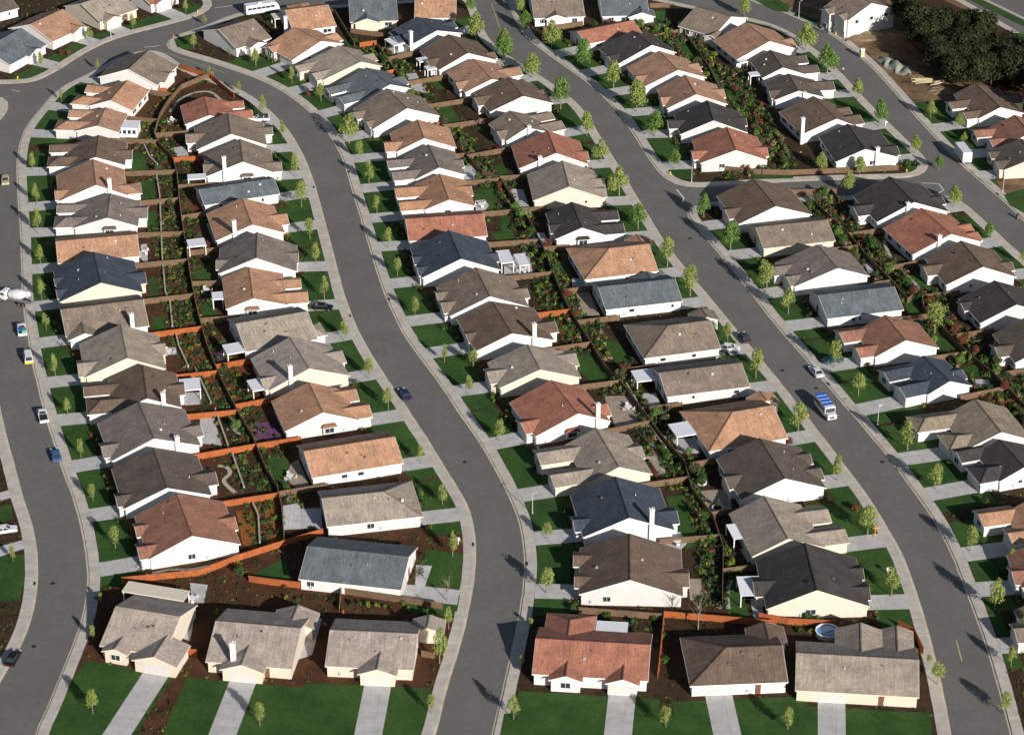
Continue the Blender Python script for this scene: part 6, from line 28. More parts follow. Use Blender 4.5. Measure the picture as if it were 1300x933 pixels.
GB = [[[[114.95,213.03],[143.54,170.56],[137.2,116.87],[123.18,147.81],[118.09,152.36],[111.58,165.28],[107.48,185.72],[105.36,207.2]],'dark'],[[[-73.09,14.35],[-69.02,19.27],[-64.59,3.0],[-68.46,-0.85]],'red'],[[[-66.93,-1.27],[-64.12,2.57],[-58.86,-12.93],[-62.58,-15.37]],'red'],[[[-61.48,-18.2],[-58.29,-14.56],[-53.16,-28.49],[-57.29,-32.36]],'dark'],[[[-56.2,-35.43],[-52.53,-31.21],[-47.54,-45.91],[-51.52,-50.3]],'dark'],[[[-50.48,-53.32],[-49.49,-51.15],[-47.78,-69.75],[-48.29,-70.43]],'orange'],[[[-53.78,-55.82],[-50.66,-55.82],[-47.97,-69.75],[-51.38,-67.7]],'orange'],[[[-48.61,-51.88],[-46.65,-49.34],[-43.38,-67.02],[-46.66,-69.07]],'orange'],[[[-91.05,110.99],[-87.57,110.99],[-82.96,100.67],[-86.5,97.29]],'red'],[[[-79.54,84.83],[-74.56,85.37],[-73.4,76.26],[-78.23,72.57]],'red'],[[[-61.95,0.0],[-56.35,1.71],[-54.16,-11.7],[-57.43,-14.97]],'red'],[[[80.3,56.84],[83.4,58.92],[87.11,42.63],[83.02,39.66]],'dark'],[[[9.04,21.99],[13.24,22.9],[16.51,13.02],[11.26,10.38]],'red'],[[[26.89,-28.49],[29.37,-27.71],[34.06,-45.91],[28.88,-46.65]],'red'],[[[-64.19,7.75],[-61.22,8.19],[-60.27,2.57],[-63.3,3.0]],'purple'],[[[-53.77,-23.39],[-50.17,-22.2],[-46.94,-26.93],[-46.65,-30.82],[-51.92,-30.82]],'purple']]
CAMY = -493.634
PTS = {'dirt0': [88.33,183.52],'dirt1': [105.05,183.52],'dirt2': [113.34,150.84],'dirt3': [102.9,126.28],'wd0': [105.73,192.39],'wd1': [144.67,159.03],'wd2': [137.2,116.87],'wd3': [111.41,148.82],'hr0': [117.45,211.86],'hr1': [143.54,170.56],'yl0': [-92.58,167.91],'yl1': [-75.45,153.38],'gar': [-84.08,107.68]}
C = bpy.context.scene.collection
scene = bpy.context.scene
R = random.Random(7)
PI = math.pi

# ------------------------------------------------------------------ materials
def new_mat(name):
    m = bpy.data.materials.new(name); m.use_nodes = True
    nt = m.node_tree; b = nt.nodes['Principled BSDF']
    return m, nt, b
def nd(nt, kind, **k):
    n = nt.nodes.new(kind)
    for a, v in k.items(): setattr(n, a, v)
    return n
def ramp_pair(nt, fac, c1, c2, p1=.3, p2=.7):
    r = nd(nt, 'ShaderNodeValToRGB'); e = r.color_ramp.elements
    e[0].position = p1; e[0].color = (*c1, 1); e[1].position = p2; e[1].color = (*c2, 1)
    nt.links.new(fac, r.inputs['Fac']); return r.outputs['Color']
def noise(nt, scale, detail=4, coord='Object', rough=.6, vec=None):
    n = nd(nt, 'ShaderNodeTexNoise'); n.inputs['Scale'].default_value = scale; n.inputs['Detail'].default_value = detail
    n.inputs['Roughness'].default_value = rough
    if vec is None:
        t = nd(nt, 'ShaderNodeTexCoord'); vec = t.outputs[coord]
    nt.links.new(vec, n.inputs['Vector']); return n.outputs['Fac']
def mixc(nt, fac, a, b, mode='MIX'):
    m = nd(nt, 'ShaderNodeMix', data_type='RGBA', blend_type=mode)
    if isinstance(fac, float): m.inputs['Factor'].default_value = fac
    else: nt.links.new(fac, m.inputs['Factor'])
    for s, v in (('A', a), ('B', b)):
        if isinstance(v, tuple): m.inputs[s].default_value = (*v, 1)
        else: nt.links.new(v, m.inputs[s])
    return m.outputs['Result']
def geo_pos(nt):
    return nd(nt, 'ShaderNodeNewGeometry').outputs['Position']
def sc(c, k): return tuple(min(1, x*k) for x in c)
def bump(nt, b, h, strength=.3, dist=.05):
    n = nd(nt, 'ShaderNodeBump'); n.inputs['Strength'].default_value = strength; n.inputs['Distance'].default_value = dist
    nt.links.new(h, n.inputs['Height']); nt.links.new(n.outputs['Normal'], b.inputs['Normal'])
def plain(name, c, rough=.7, var=.12, scale=1.5, metal=0, spec=.3):
    m, nt, b = new_mat(name)
    f = noise(nt, scale, 4, vec=geo_pos(nt))
    nt.links.new(ramp_pair(nt, f, sc(c, 1-var), sc(c, 1+var)), b.inputs['Base Color'])
    b.inputs['Roughness'].default_value = rough; b.inputs['Metallic'].default_value = metal
    b.inputs['Specular IOR Level'].default_value = spec
    return m
def roof_mat(name, c, tile=False):
    m, nt, b = new_mat(name)
    uv = nd(nt, 'ShaderNodeTexCoord').outputs['UV']
    br = nd(nt, 'ShaderNodeTexBrick'); br.offset = .5; br.inputs['Scale'].default_value = 1
    br.inputs['Brick Width'].default_value = .33 if tile else .42
    br.inputs['Row Height'].default_value = .36 if tile else .28
    br.inputs['Mortar Size'].default_value = .03 if tile else .018; br.inputs['Mortar Smooth'].default_value = .3
    br.inputs['Color1'].default_value = (*sc(c, .86), 1); br.inputs['Color2'].default_value = (*sc(c, 1.16), 1)
    br.inputs['Mortar'].default_value = (*sc(c, .5), 1); br.inputs['Bias'].default_value = 0
    nt.links.new(uv, br.inputs['Vector'])
    p = geo_pos(nt)
    f1 = noise(nt, .35, 5, vec=p); f2 = noise(nt, 2.3, 5, vec=p, rough=.7)
    a = mixc(nt, 1.0, br.outputs['Color'], ramp_pair(nt, f1, (.80, .80, .82), (1.16, 1.13, 1.1), .35, .65), 'MULTIPLY')
    a = mixc(nt, 1.0, a, ramp_pair(nt, f2, (.86, .86, .86), (1.13, 1.12, 1.12), .3, .7), 'MULTIPLY')
    # streaks running down the slope
    mp = nd(nt, 'ShaderNodeMapping'); mp.inputs['Scale'].default_value = (2.6, .18, 1); nt.links.new(uv, mp.inputs['Vector'])
    f3 = noise(nt, 1.3, 3, vec=mp.outputs['Vector'])
    a = mixc(nt, 1.0, a, ramp_pair(nt, f3, (.78, .78, .79), (1.14, 1.13, 1.12), .35, .65), 'MULTIPLY')
    nt.links.new(a, b.inputs['Base Color']); b.inputs['Roughness'].default_value = .85
    b.inputs['Specular IOR Level'].default_value = .25
    bump(nt, b, br.outputs['Fac'], .35, -.03)
    return m
ROOFC = dict(tan=(.43, .265, .175), tan2=(.37, .235, .165), tan3=(.42, .25, .16), red=(.355, .165, .115), redbrown=(.30, .16, .115), brown=(.165, .125, .098),
    grey=(.205, .185, .17), beige=(.32, .29, .25), greybeige=(.27, .235, .185), greybrown=(.22, .187, .155), lightgrey=(.34, .31, .285),
    charcoal=(.062, .06, .062), charcoal2=(.13, .112, .098), navy=(.058, .078, .108), bluegrey=(.12, .15, .175))
ROOFC = {k: (c[0]*1.13, c[1]*1.09, c[2]*1.05) for k, c in ROOFC.items()}
M = {}
for k, c in ROOFC.items(): M['roof_'+k] = roof_mat('roof '+k, c, k in ('brown', 'charcoal2', 'tan3'))
def wall_mat(name, c):
    m, nt, b = new_mat(name)
    p = geo_pos(nt); f = noise(nt, .8, 4, vec=p); f2 = noise(nt, 9, 3, vec=p)
    a = mixc(nt, 1.0, ramp_pair(nt, f, sc(c, .93), sc(c, 1.03)), ramp_pair(nt, f2, (.94, .94, .94), (1.03, 1.03, 1.03)), 'MULTIPLY')
    s = nd(nt, 'ShaderNodeSeparateXYZ'); nt.links.new(p, s.inputs[0])
    r = nd(nt, 'ShaderNodeMapRange'); r.inputs['From Min'].default_value = 0; r.inputs['From Max'].default_value = .5; nt.links.new(s.outputs['Z'], r.inputs['Value'])
    ad = nd(nt, 'ShaderNodeMath', operation='ADD'); nt.links.new(r.outputs[0], ad.inputs[0]); nt.links.new(f, ad.inputs[1])
    a = mixc(nt, 1.0, a, ramp_pair(nt, ad.outputs[0], (.78, .73, .66), (1, 1, 1), .4, .75), 'MULTIPLY')
    nt.links.new(a, b.inputs['Base Color']); b.inputs['Roughness'].default_value = .85
    w = nd(nt, 'ShaderNodeMath', operation='FRACT'); mu = nd(nt, 'ShaderNodeMath', operation='MULTIPLY'); mu.inputs[1].default_value = 5
    nt.links.new(s.outputs['Z'], mu.inputs[0]); nt.links.new(mu.outputs[0], w.inputs[0]); bump(nt, b, w.outputs[0], .2, .02)
    return m
M['white'] = wall_mat('white wall paint', (.70, .69, .68)); M['cream'] = wall_mat('cream wall paint', (.64, .57, .475))
M['tint'] = wall_mat('pale grey wall paint', (.60, .59, .58))
M['trim'] = plain('white trim', (.80, .79, .77), .5, .03); M['creamtrim'] = plain('cream trim', (.66, .6, .5), .5, .04)
M['glass'] = plain('window glass', (.03, .04, .05), .08, .1, 1, 0, .8)
M['door'] = plain('garage door paint', (.56, .55, .53), .5, .05)
M['wooddoor'] = plain('entrance door', (.16, .08, .05), .5, .1)
M['metal'] = plain('galvanised metal', (.62, .63, .65), .35, .1, 2, .3)
M['cover'] = plain('white patio roof', (.72, .74, .80), .45, .05)
M['ridge'] = plain('ridge tiles', (.14, .12, .11), .85, .25, 3)
def asphalt():
    m, nt, b = new_mat('asphalt'); p = geo_pos(nt)
    f = noise(nt, .09, 6, vec=p, rough=.65); f2 = noise(nt, 14, 3, vec=p, rough=.8); f3 = noise(nt, .9, 5, vec=p)
    a = mixc(nt, 1.0, ramp_pair(nt, f, (.120, .117, .110), (.150, .146, .138)), ramp_pair(nt, f2, (.8, .8, .8), (1.2, 1.2, 1.2)), 'MULTIPLY')
    a = mixc(nt, 1.0, a, ramp_pair(nt, f3, (.9, .9, .9), (1.08, 1.08, 1.08)), 'MULTIPLY')
    nt.links.new(a, b.inputs['Base Color']); b.inputs['Roughness'].default_value = .92; bump(nt, b, f2, .3, .02); return m
M['asphalt'] = asphalt()
def concrete(name, c, joint=1.5, width=9.):
    m, nt, b = new_mat(name); p = geo_pos(nt)
    uv = nd(nt, 'ShaderNodeTexCoord').outputs['UV']
    br = nd(nt, 'ShaderNodeTexBrick'); br.offset = 0; br.inputs['Scale'].default_value = 1; br.inputs['Brick Width'].default_value = joint; br.inputs['Row Height'].default_value = width
    br.inputs['Mortar Size'].default_value = .025; br.inputs['Color1'].default_value = (*sc(c, .95), 1); br.inputs['Color2'].default_value = (*sc(c, 1.06), 1); br.inputs['Mortar'].default_value = (*sc(c, .55), 1)
    nt.links.new(uv, br.inputs['Vector'])
    f = noise(nt, .5, 5, vec=p); f2 = noise(nt, 6, 4, vec=p)
    a = mixc(nt, 1.0, br.outputs['Color'], ramp_pair(nt, f, (.82, .80, .78), (1.1, 1.1, 1.1)), 'MULTIPLY')
    a = mixc(nt, 1.0, a, ramp_pair(nt, f2, (.88, .88, .88), (1.08, 1.08, 1.08)), 'MULTIPLY')
    nt.links.new(a, b.inputs['Base Color']); b.inputs['Roughness'].default_value = .9; return m
M['walk'] = concrete('sidewalk concrete', (.50, .475, .43)); M['gutter'] = concrete('kerb and gutter concrete', (.56, .50, .42), 3.)
M['drive'] = concrete('driveway concrete', (.50, .50, .505), 2.6, 3.2)
M['conc'] = concrete('patio concrete', (.50, .50, .51), 2.4, 2.4); M['pale'] = concrete('pale paving', (.6, .6, .62), .8, .8); M['sand'] = concrete('sand coloured paving', (.36, .30, .235), .6, .6)
def ground(name, cs, s1=.5, s2=5, rough=1, bs=.4):
    m, nt, b = new_mat(name); p = geo_pos(nt)
    f = noise(nt, s1, 6, vec=p); f2 = noise(nt, s2, 5, vec=p, rough=.75)
    a = ramp_pair(nt, f, cs[0], cs[1], .35, .65)
    a = mixc(nt, 1.0, a, ramp_pair(nt, f2, (.62, .62, .62), (1.35, 1.35, 1.35)), 'MULTIPLY')
    nt.links.new(a, b.inputs['Base Color']); b.inputs['Roughness'].default_value = rough; b.inputs['Specular IOR Level'].default_value = .15
    bump(nt, b, f2, bs, .12); return m
M['soil'] = ground('garden soil', ((.036, .021, .013), (.060, .038, .020)), .6, 4)
M['terrace_soil'] = ground('reddish terrace soil', ((.055, .026, .014), (.10, .046, .024)), .25, 4)
M['land'] = ground('open ground', ((.026, .028, .014), (.055, .048, .026)), .05, 1.2)
M['dirt'] = ground('building plot dirt', ((.10, .058, .033), (.25, .165, .095)), .22, 2.2, 1, .8)
M['sandsoil'] = ground('sandy soil', ((.17, .125, .07), (.27, .21, .13)), .3, 3, 1, .8); M['reddirt'] = ground('reddish earth', ((.13, .065, .03), (.21, .11, .055)), .3, 3, 1, .8)
M['red'] = ground('red mulch', ((.13, .042, .022), (.17, .06, .03)), .7, 5); M['dark'] = ground('dark bark mulch', ((.04, .022, .012), (.07, .036, .018)), .7, 5)
M['orange'] = ground('orange bark mulch', ((.22, .075, .018), (.29, .11, .03)), .7, 5); M['purple'] = ground('purple flower cover', ((.12, .04, .11), (.20, .08, .18)), 2, 9)
def grass():
    m, nt, b = new_mat('lawn grass'); p = geo_pos(nt)
    f = noise(nt, .12, 6, vec=p, rough=.7); f2 = noise(nt, 9, 6, vec=p, rough=.85); f4 = noise(nt, 1.1, 4, vec=p)
    w = nd(nt, 'ShaderNodeTexWave', bands_direction='DIAGONAL'); w.inputs['Scale'].default_value = .55; w.inputs['Distortion'].default_value = 1.5; nt.links.new(p, w.inputs['Vector'])
    a = mixc(nt, 1.0, ramp_pair(nt, f, (.026, .066, .019), (.052, .108, .028), .35, .65), ramp_pair(nt, f4, (.8, .82, .8), (1.2, 1.15, 1.1)), 'MULTIPLY')
    a = mixc(nt, 1.0, a, ramp_pair(nt, f2, (.7, .7, .65), (1.35, 1.35, 1.3)), 'MULTIPLY')
    a = mixc(nt, 1.0, a, ramp_pair(nt, w.outputs['Fac'], (.97, .97, .97), (1.03, 1.03, 1.03)), 'MULTIPLY')
    nt.links.new(a, b.inputs['Base Color']); b.inputs['Roughness'].default_value = .95; b.inputs['Specular IOR Level'].default_value = .1; bump(nt, b, f2, .6, .1); return m
M['grass'] = grass()
def leaf(name, c1, c2, trans=.25):
    m, nt, b = new_mat(name); f = noise(nt, 1.7, 3, vec=geo_pos(nt))
    nt.links.new(ramp_pair(nt, f, c1, c2), b.inputs['Base Color']); b.inputs['Roughness'].default_value = .6; b.inputs['Specular IOR Level'].default_value = .2
    t = nd(nt, 'ShaderNodeBsdfTranslucent'); t.inputs['Color'].default_value = (*sc(c2, 1.1), 1)
    mx = nd(nt, 'ShaderNodeMixShader'); mx.inputs[0].default_value = trans
    nt.links.new(b.outputs[0], mx.inputs[1]); nt.links.new(t.outputs[0], mx.inputs[2]); nt.links.new(mx.outputs[0], nt.nodes['Material Output'].inputs['Surface']); return m
M['spring'] = leaf('spring leaves', (.22, .28, .07), (.36, .42, .14), .35); M['mid'] = leaf('mid green leaves', (.10, .19, .045), (.19, .30, .075), .3)
M['green'] = leaf('green shrub leaves', (.04, .09, .02), (.085, .15, .035)); M['lime'] = leaf('lime shrub leaves', (.12, .19, .03), (.24, .30, .05))
M['darkleaf'] = leaf('dark shrub leaves', (.02, .045, .018), (.04, .075, .028)); M['olive'] = leaf('olive shrub leaves', (.07, .085, .035), (.12, .13, .06))
M['redleaf'] = leaf('reddish shrub leaves', (.14, .045, .03), (.24, .09, .05)); M['oak'] = leaf('oak leaves', (.020, .026, .010), (.042, .047, .017), .06)
M['bare'] = plain('pinkish twigs', (.26, .17, .13), .9, .2, 3); M['bark'] = plain('tree bark', (.24, .19, .14), .9, .25, 4); M['darkbark'] = plain('dark bark', (.07, .05, .04), .9, .25, 4)
M['yellowflower'] = plain('yellow flowers', (.65, .48, .03), .7, .1); M['whiteflower'] = plain('white flowers', (.6, .55, .55), .7, .1); M['orangeflower'] = plain('orange flowers', (.6, .16, .02), .7, .1)
def fence_mat(name, c):
    m, nt, b = new_mat(name); p = geo_pos(nt)
    f = noise(nt, 4.2, 2, vec=p); f2 = noise(nt, .5, 4, vec=p)
    a = mixc(nt, 1.0, ramp_pair(nt, f, sc(c, .68), sc(c, 1.25)), ramp_pair(nt, f2, (.78, .78, .8), (1.15, 1.12, 1.1)), 'MULTIPLY')
    nt.links.new(a, b.inputs['Base Color']); b.inputs['Roughness'].default_value = .85; return m
M['fnew'] = fence_mat('new redwood boards', (.37, .105, .028)); M['fold'] = fence_mat('weathered fence boards', (.165, .105, .062)); M['fcream'] = plain('pale low wall', (.42, .38, .32), .9, .15)
for n, c, r in [('white', (.8, .8, .82), .25), ('blue', (.05, .13, .30), .25), ('darkblue', (.012, .03, .10), .2), ('beige', (.5, .42, .26), .3), ('black', (.012, .012, .016), .2), ('darkgrey', (.05, .055, .065), .3), ('teal', (.02, .08, .09), .25)]:
    M['car_'+n] = plain('car paint '+n, c, r, .03, 1, .15, .5)
M['tyre'] = plain('tyre rubber', (.02, .02, .02), .9); M['rim'] = plain('wheel rim', (.45, .45, .46), .3, .05, 1, .7)
M['lampred'] = plain('tail lamp red', (.35, .01, .01), .3); M['lamp'] = plain('headlamp', (.7, .7, .65), .15)
M['stripe'] = plain('blue roof paint', (.02, .13, .55), .4, .05); M['yellow'] = plain('yellow paint', (.75, .50, .02), .5, .05); M['orangep'] = plain('orange paint', (.8, .24, .02), .5, .05)
M['water'] = plain('pool water', (.02, .20, .50), .08, .25, .9, 0, .6); M['gravel'] = ground('grey green gravel', ((.22, .25, .20), (.33, .36, .30)), .4, 6, 1, .7)
M['lumber'] = plain('sawn lumber', (.55, .47, .30), .8, .15, 3); M['line_white'] = plain('road paint white', (.55, .55, .52), .7, .15, 3); M['line_yellow'] = plain('road paint yellow', (.50, .42, .16), .7, .15, 3)
M['skin'] = plain('skin', (.45, .28, .2), .6); M['cloth_white'] = plain('white cloth', (.7, .7, .68), .8); M['cloth_blue'] = plain('blue cloth', (.08, .2, .45), .8); M['cloth_dark'] = plain('dark cloth', (.03, .03, .04), .8); M['hair'] = plain('dark hair', (.03, .02, .015), .7)
M['tank'] = plain('pale green paint', (.1, .4, .25), .5)

# ------------------------------------------------------------------ mesh helpers
class MB:
    def __init__(s): s.v = []; s.f = []; s.m = []; s.uv = []
    def face(s, pts, mi=0, uv=None):
        n = len(s.v); s.v += [tuple(p) for p in pts]; s.f.append(tuple(range(n, n+len(pts)))); s.m.append(mi); s.uv.append(uv)
    def box(s, a, b, mi=0, xf=None):
        (x0, y0, z0), (x1, y1, z1) = a, b
        P = [Vector((x, y, z)) for z in (z0, z1) for x, y in ((x0, y0), (x1, y0), (x1, y1), (x0, y1))]
        if xf: P = [xf @ p for p in P]
        for q in ((3, 2, 1, 0), (4, 5, 6, 7), (0, 1, 5, 4), (1, 2, 6, 5), (2, 3, 7, 6), (3, 0, 4, 7)): s.face([P[i] for i in q], mi)
    def bar(s, a, b, w, h, mi=0):
        a = Vector(a); b = Vector(b); d = (b-a); L = d.length
        if L < 1e-5: return
        d.normalize(); side = d.cross(Vector((0, 0, 1)))
        if side.length < 1e-3: side = Vector((1, 0, 0))
        side.normalize(); up = side.cross(d).normalized()
        P = [p + side*x*w/2 + up*y*h/2 for p in (a, b) for x, y in ((-1, -1), (1, -1), (1, 1), (-1, 1))]
        for q in ((0, 1, 2, 3), (7, 6, 5, 4), (0, 4, 5, 1), (1, 5, 6, 2), (2, 6, 7, 3), (3, 7, 4, 0)): s.face([P[i] for i in q], mi)
    def tube(s, a, b, r0, r1, n=8, mi=0, caps=True):
        a = Vector(a); b = Vector(b); d = (b-a).normalized(); x = d.orthogonal().normalized(); y = d.cross(x)
        A = [a + (x*math.cos(t)+y*math.sin(t))*r0 for t in [2*PI*i/n for i in range(n)]]; B = [b + (x*math.cos(t)+y*math.sin(t))*r1 for t in [2*PI*i/n for i in range(n)]]
        for i in range(n): j = (i+1) % n; s.face([A[i], A[j], B[j], B[i]], mi)
        if caps: s.face(A[::-1], mi); s.face(B, mi)
    def prism(s, prof, y0, y1, mi=0):   # profile in x,z extruded along y
        A = [(x, y0, z) for x, z in prof]; B = [(x, y1, z) for x, z in prof]; n = len(prof)
        for i in range(n): j = (i+1) % n; s.face([A[i], A[j], B[j], B[i]], mi)
        s.face(A[::-1], mi); s.face(B, mi)
    def mesh(s, name, mats, smooth=False):
        me = bpy.data.meshes.new(name); me.from_pydata(s.v, [], s.f); 
        for m in mats: me.materials.append(M[m])
        if len(mats) > 1: me.polygons.foreach_set('material_index', s.m)
        if any(s.uv):
            l = me.uv_layers.new(name='UVMap'); i = 0
            for k, f in enumerate(s.f):
                for j in range(len(f)):
                    if s.uv[k]: l.data[i].uv = s.uv[k][j]
                    i += 1
        if smooth: me.polygons.foreach_set('use_smooth', [True]*len(s.f))
        me.update(); return me
    def obj(s, name, mats, parent=None, smooth=False):
        if not s.f: return None
        if isinstance(mats, str): mats = [mats]
        return link(name, s.mesh(name, mats, smooth), parent)
def link(name, data, parent=None, loc=None, rz=None):
    o = bpy.data.objects.new(name, data); C.objects.link(o)
    if parent: o.parent = parent
    if loc is not None: o.location = loc
    if rz is not None: o.rotation_euler = (0, 0, rz)
    return o
def tag(o, label=None, cat=None, group=None, kind=None):
    if label: o['label'] = label
    if cat: o['category'] = cat
    if group: o['group'] = group
    if kind: o['kind'] = kind
    return o
def flat(mb, poly, z, mi=0):
    vs = [Vector((p[0], p[1], 0)) for p in poly]
    for t in tessellate_polygon([vs]):
        q = [vs[i] for i in t]
        if (q[1]-q[0]).cross(q[2]-q[0]).z < 0: q = q[::-1]
        mb.face([(p.x, p.y, z) for p in q], mi, [(p.x, p.y) for p in q])
ORD = ['first', 'second', 'third', 'fourth', 'fifth', 'sixth', 'seventh', 'eighth', 'ninth', 'tenth', 'eleventh', 'twelfth', 'thirteenth', 'fourteenth', 'fifteenth', 'sixteenth', 'seventeenth', 'eighteenth', 'nineteenth', 'twentieth']

# ------------------------------------------------------------------ ground
g = MB(); g.face([(-1500, -700, -.30), (1500, -700, -.30), (1500, 2500, -.30), (-1500, 2500, -.30)])
tag(g.obj('ground', 'land'), kind='structure')
g = MB()
for i in range(14):
    for j in range(14):
        x0, y0 = -260+i*40, -230+j*40; g.face([(x0, y0, -.14), (x0+40, y0, -.14), (x0+40, y0+40, -.14), (x0, y0+40, -.14)])
tag(g.obj('road', 'asphalt'), kind='structure')
def ring(A, d):
    n = len(A); out = []
    for i in range(n):
        t = Vector(A[(i+1) % n])-Vector(A[i-1]); t.normalize(); out.append((A[i][0]-t.y*d, A[i][1]+t.x*d))
    return out
for k, A in BLOCKS.items():
    n = len(A); r1 = ring(A, .45); r2_ = ring(A, .60); r3 = ring(A, .72); r4 = ring(A, 2.45)
    gm = MB(); wm = MB(); sm = MB(); L = 0
    for i in range(n):
        j = (i+1) % n; d = math.dist(A[i], A[j]); u0, u1 = L, L+d; L += d
        def q(mb, a, b, za, zb, v0, v1): mb.face([(*a[i], za), (*a[j], za), (*b[j], zb), (*b[i], zb)], 0, [(u0, v0), (u1, v0), (u1, v1), (u0, v1)])
        q(gm, A, r1, -.132, -.120, .1, .5); q(gm, r1, r1, -.14, .012, .5, .6)
        gm.face([(*r1[i], -.14), (*r1[j], -.14), (*r1[j], .012), (*r1[i], .012)], 0, [(u0, .5), (u1, .5), (u1, .6), (u0, .6)])
        q(gm, r1, r2_, .012, .012, .6, .8); q(wm, r2_, r4, .008, .008, .9, 2.8)
    tag(gm.obj('kerb', 'gutter'), kind='structure'); tag(wm.obj('sidewalk', 'walk'), kind='structure')
    flat(sm, r1, 0.0); tag(sm.obj('garden_soil', 'dirt' if k == 'E' else 'terrace_soil' if k == 'A' else 'soil'), kind='structure')
lw = {}
for idx, (hid, P) in enumerate(LAWNS):
    lm = MB(); flat(lm, P, .016+.004*(idx % 3)); tag(lm.obj('lawn', 'grass'), kind='structure')
for hid, P in DRIVES:
    dm = MB(); a, b, c, d = [Vector((*p, 0)) for p in P]; L = (b-a).length; w = (d-a).length
    a0, d0 = a, d
    dm.face([(a.x, a.y, .034), (b.x, b.y, .034), (c.x, c.y, .034), (d.x, d.y, .034)], 0, [(0, 0), (L, 0), ((c-d).length, w), (0, w)])
    o = dm.obj('driveway', 'drive')
    if o.data.polygons[0].normal.z < 0: o.data.flip_normals()
    tag(o, kind='structure')
for i, P in enumerate(GL):
    lm = MB(); flat(lm, P, .018+.004*(i % 2)); tag(lm.obj('lawn', 'grass'), kind='structure')
for i, (P, c) in enumerate(GP):
    lm = MB(); flat(lm, P, .040+.004*(i % 2)); tag(lm.obj('patio_paving', c), kind='structure')
for i, (P, c) in enumerate(GB):
    lm = MB(); flat(lm, P, .008); tag(lm.obj('mulch_bed', c), kind='structure')
def strip(a, b, w, z, mat, name):
    m = MB(); a = Vector((*a, z)); b = Vector((*b, z)); t = (b-a).normalized(); n = Vector((-t.y, t.x, 0))*w/2
    m.face([a-n, b-n, b+n, a+n]); o = m.obj(name, mat)
    if o.data.polygons[0].normal.z < 0: o.data.flip_normals()
    tag(o, kind='structure')
for a, b, w, c in LINES: strip(a, b, w, -.134, c, 'road_marking')

# ------------------------------------------------------------------ houses
names = {}
rows = {1: 'first row from the left', 2: 'second row', 3: 'third row', 4: 'fourth row', 5: 'fifth row', 6: 'sixth row', 7: 'seventh row', 8: 'rightmost row'}
CN = dict(tan='tan', tan2='tan', tan3='orange-tan', red='red', redbrown='red-brown', brown='brown', grey='grey', beige='beige', greybeige='grey-beige', greybrown='grey-brown', lightgrey='light grey', charcoal='black', charcoal2='charcoal', navy='navy', bluegrey='blue-grey')
OV = .42
def roof_piece(mb, fm, rm, axis, a0, a1, b0, b1, br, ze, zr, h0, h1, gable0=True, gable1=True):
    """ridge along axis from a0 to a1; eaves at b0 and b1; ridge at br. axis 'v': a=v b=u ; axis 'u': a=u b=v"""
    def P(a, b, z): return (b, a, z) if axis == 'v' else (a, b, z)
    r0 = a0+h0; r1 = a1-h1
    T = .16
    quads = [([(a0, b0, ze), (a1, b0, ze), (r1, br, zr), (r0, br, zr)], abs(br-b0)), ([(a1, b1, ze), (a0, b1, ze), (r0, br, zr), (r1, br, zr)], abs(b1-br))]
    if h0 > 0: quads.append(([(a0, b1, ze), (a0, b0, ze), (r0, br, zr)], h0))
    if h1 > 0: quads.append(([(a1, b0, ze), (a1, b1, ze), (r1, br, zr)], h1))
    for qi, (Q, run) in enumerate(quads):
        pts = [Vector(P(*p)) for p in Q]; sl = math.sqrt(run*run+(zr-ze)**2)
        if qi < 2: uv = [(Q[0][0], 0), (Q[1][0], 0), (Q[2][0], sl), (Q[3][0], sl)]
        else: uv = [(Q[0][1], 0), (Q[1][1], 0), (Q[2][1], sl)]
        nrm = (pts[1]-pts[0]).cross(pts[2]-pts[0])
        if nrm.z < 0: pts = pts[::-1]; uv = uv[::-1]
        mb.face(pts, 0, uv)
        mb.face([p-Vector((0, 0, T)) for p in pts[::-1]], 0, uv[::-1])
        n = len(pts)
        for i in range(n):
            p, q = pts[i], pts[(i+1) % n]
            if p.z > ze+.01 and q.z > ze+.01: continue
            mb.face([p-Vector((0, 0, T)), q-Vector((0, 0, T)), q, p], 0, [(0, 0), (.1, 0), (.1, .1), (0, .1)])
    # white boards under the edges
    e = .025; dz = -.13
    def board(p, q): fm.bar(Vector(P(*p))+Vector((0, 0, dz)), Vector(P(*q))+Vector((0, 0, dz)), .05, .22)
    board((a0, b0-(e if b0 < b1 else -e), ze), (a1, b0-(e if b0 < b1 else -e), ze)); board((a0, b1+(e if b0 < b1 else -e), ze), (a1, b1+(e if b0 < b1 else -e), ze))
    for fl, aa, hh in ((gable0, a0-e, h0), (gable1, a1+e, h1)):
        if fl:
            if hh > 0: board((aa, b0, ze), (aa, b1, ze))
            else: board((aa, b0, ze), (aa, br, zr)); board((aa, br, zr), (aa, b1, ze))
    rm.bar(Vector(P(r0, br, zr+.02)), Vector(P(r1, br, zr+.015)), .22, .05)
    if h0 > 0:
        for b in (b0, b1): rm.bar(Vector(P(a0, b, ze+.03)), Vector(P(r0, br, zr+.03)), .2, .06)
    if h1 > 0:
        for b in (b0, b1): rm.bar(Vector(P(a1, b, ze+.03)), Vector(P(r1, br, zr+.03)), .2, .06)
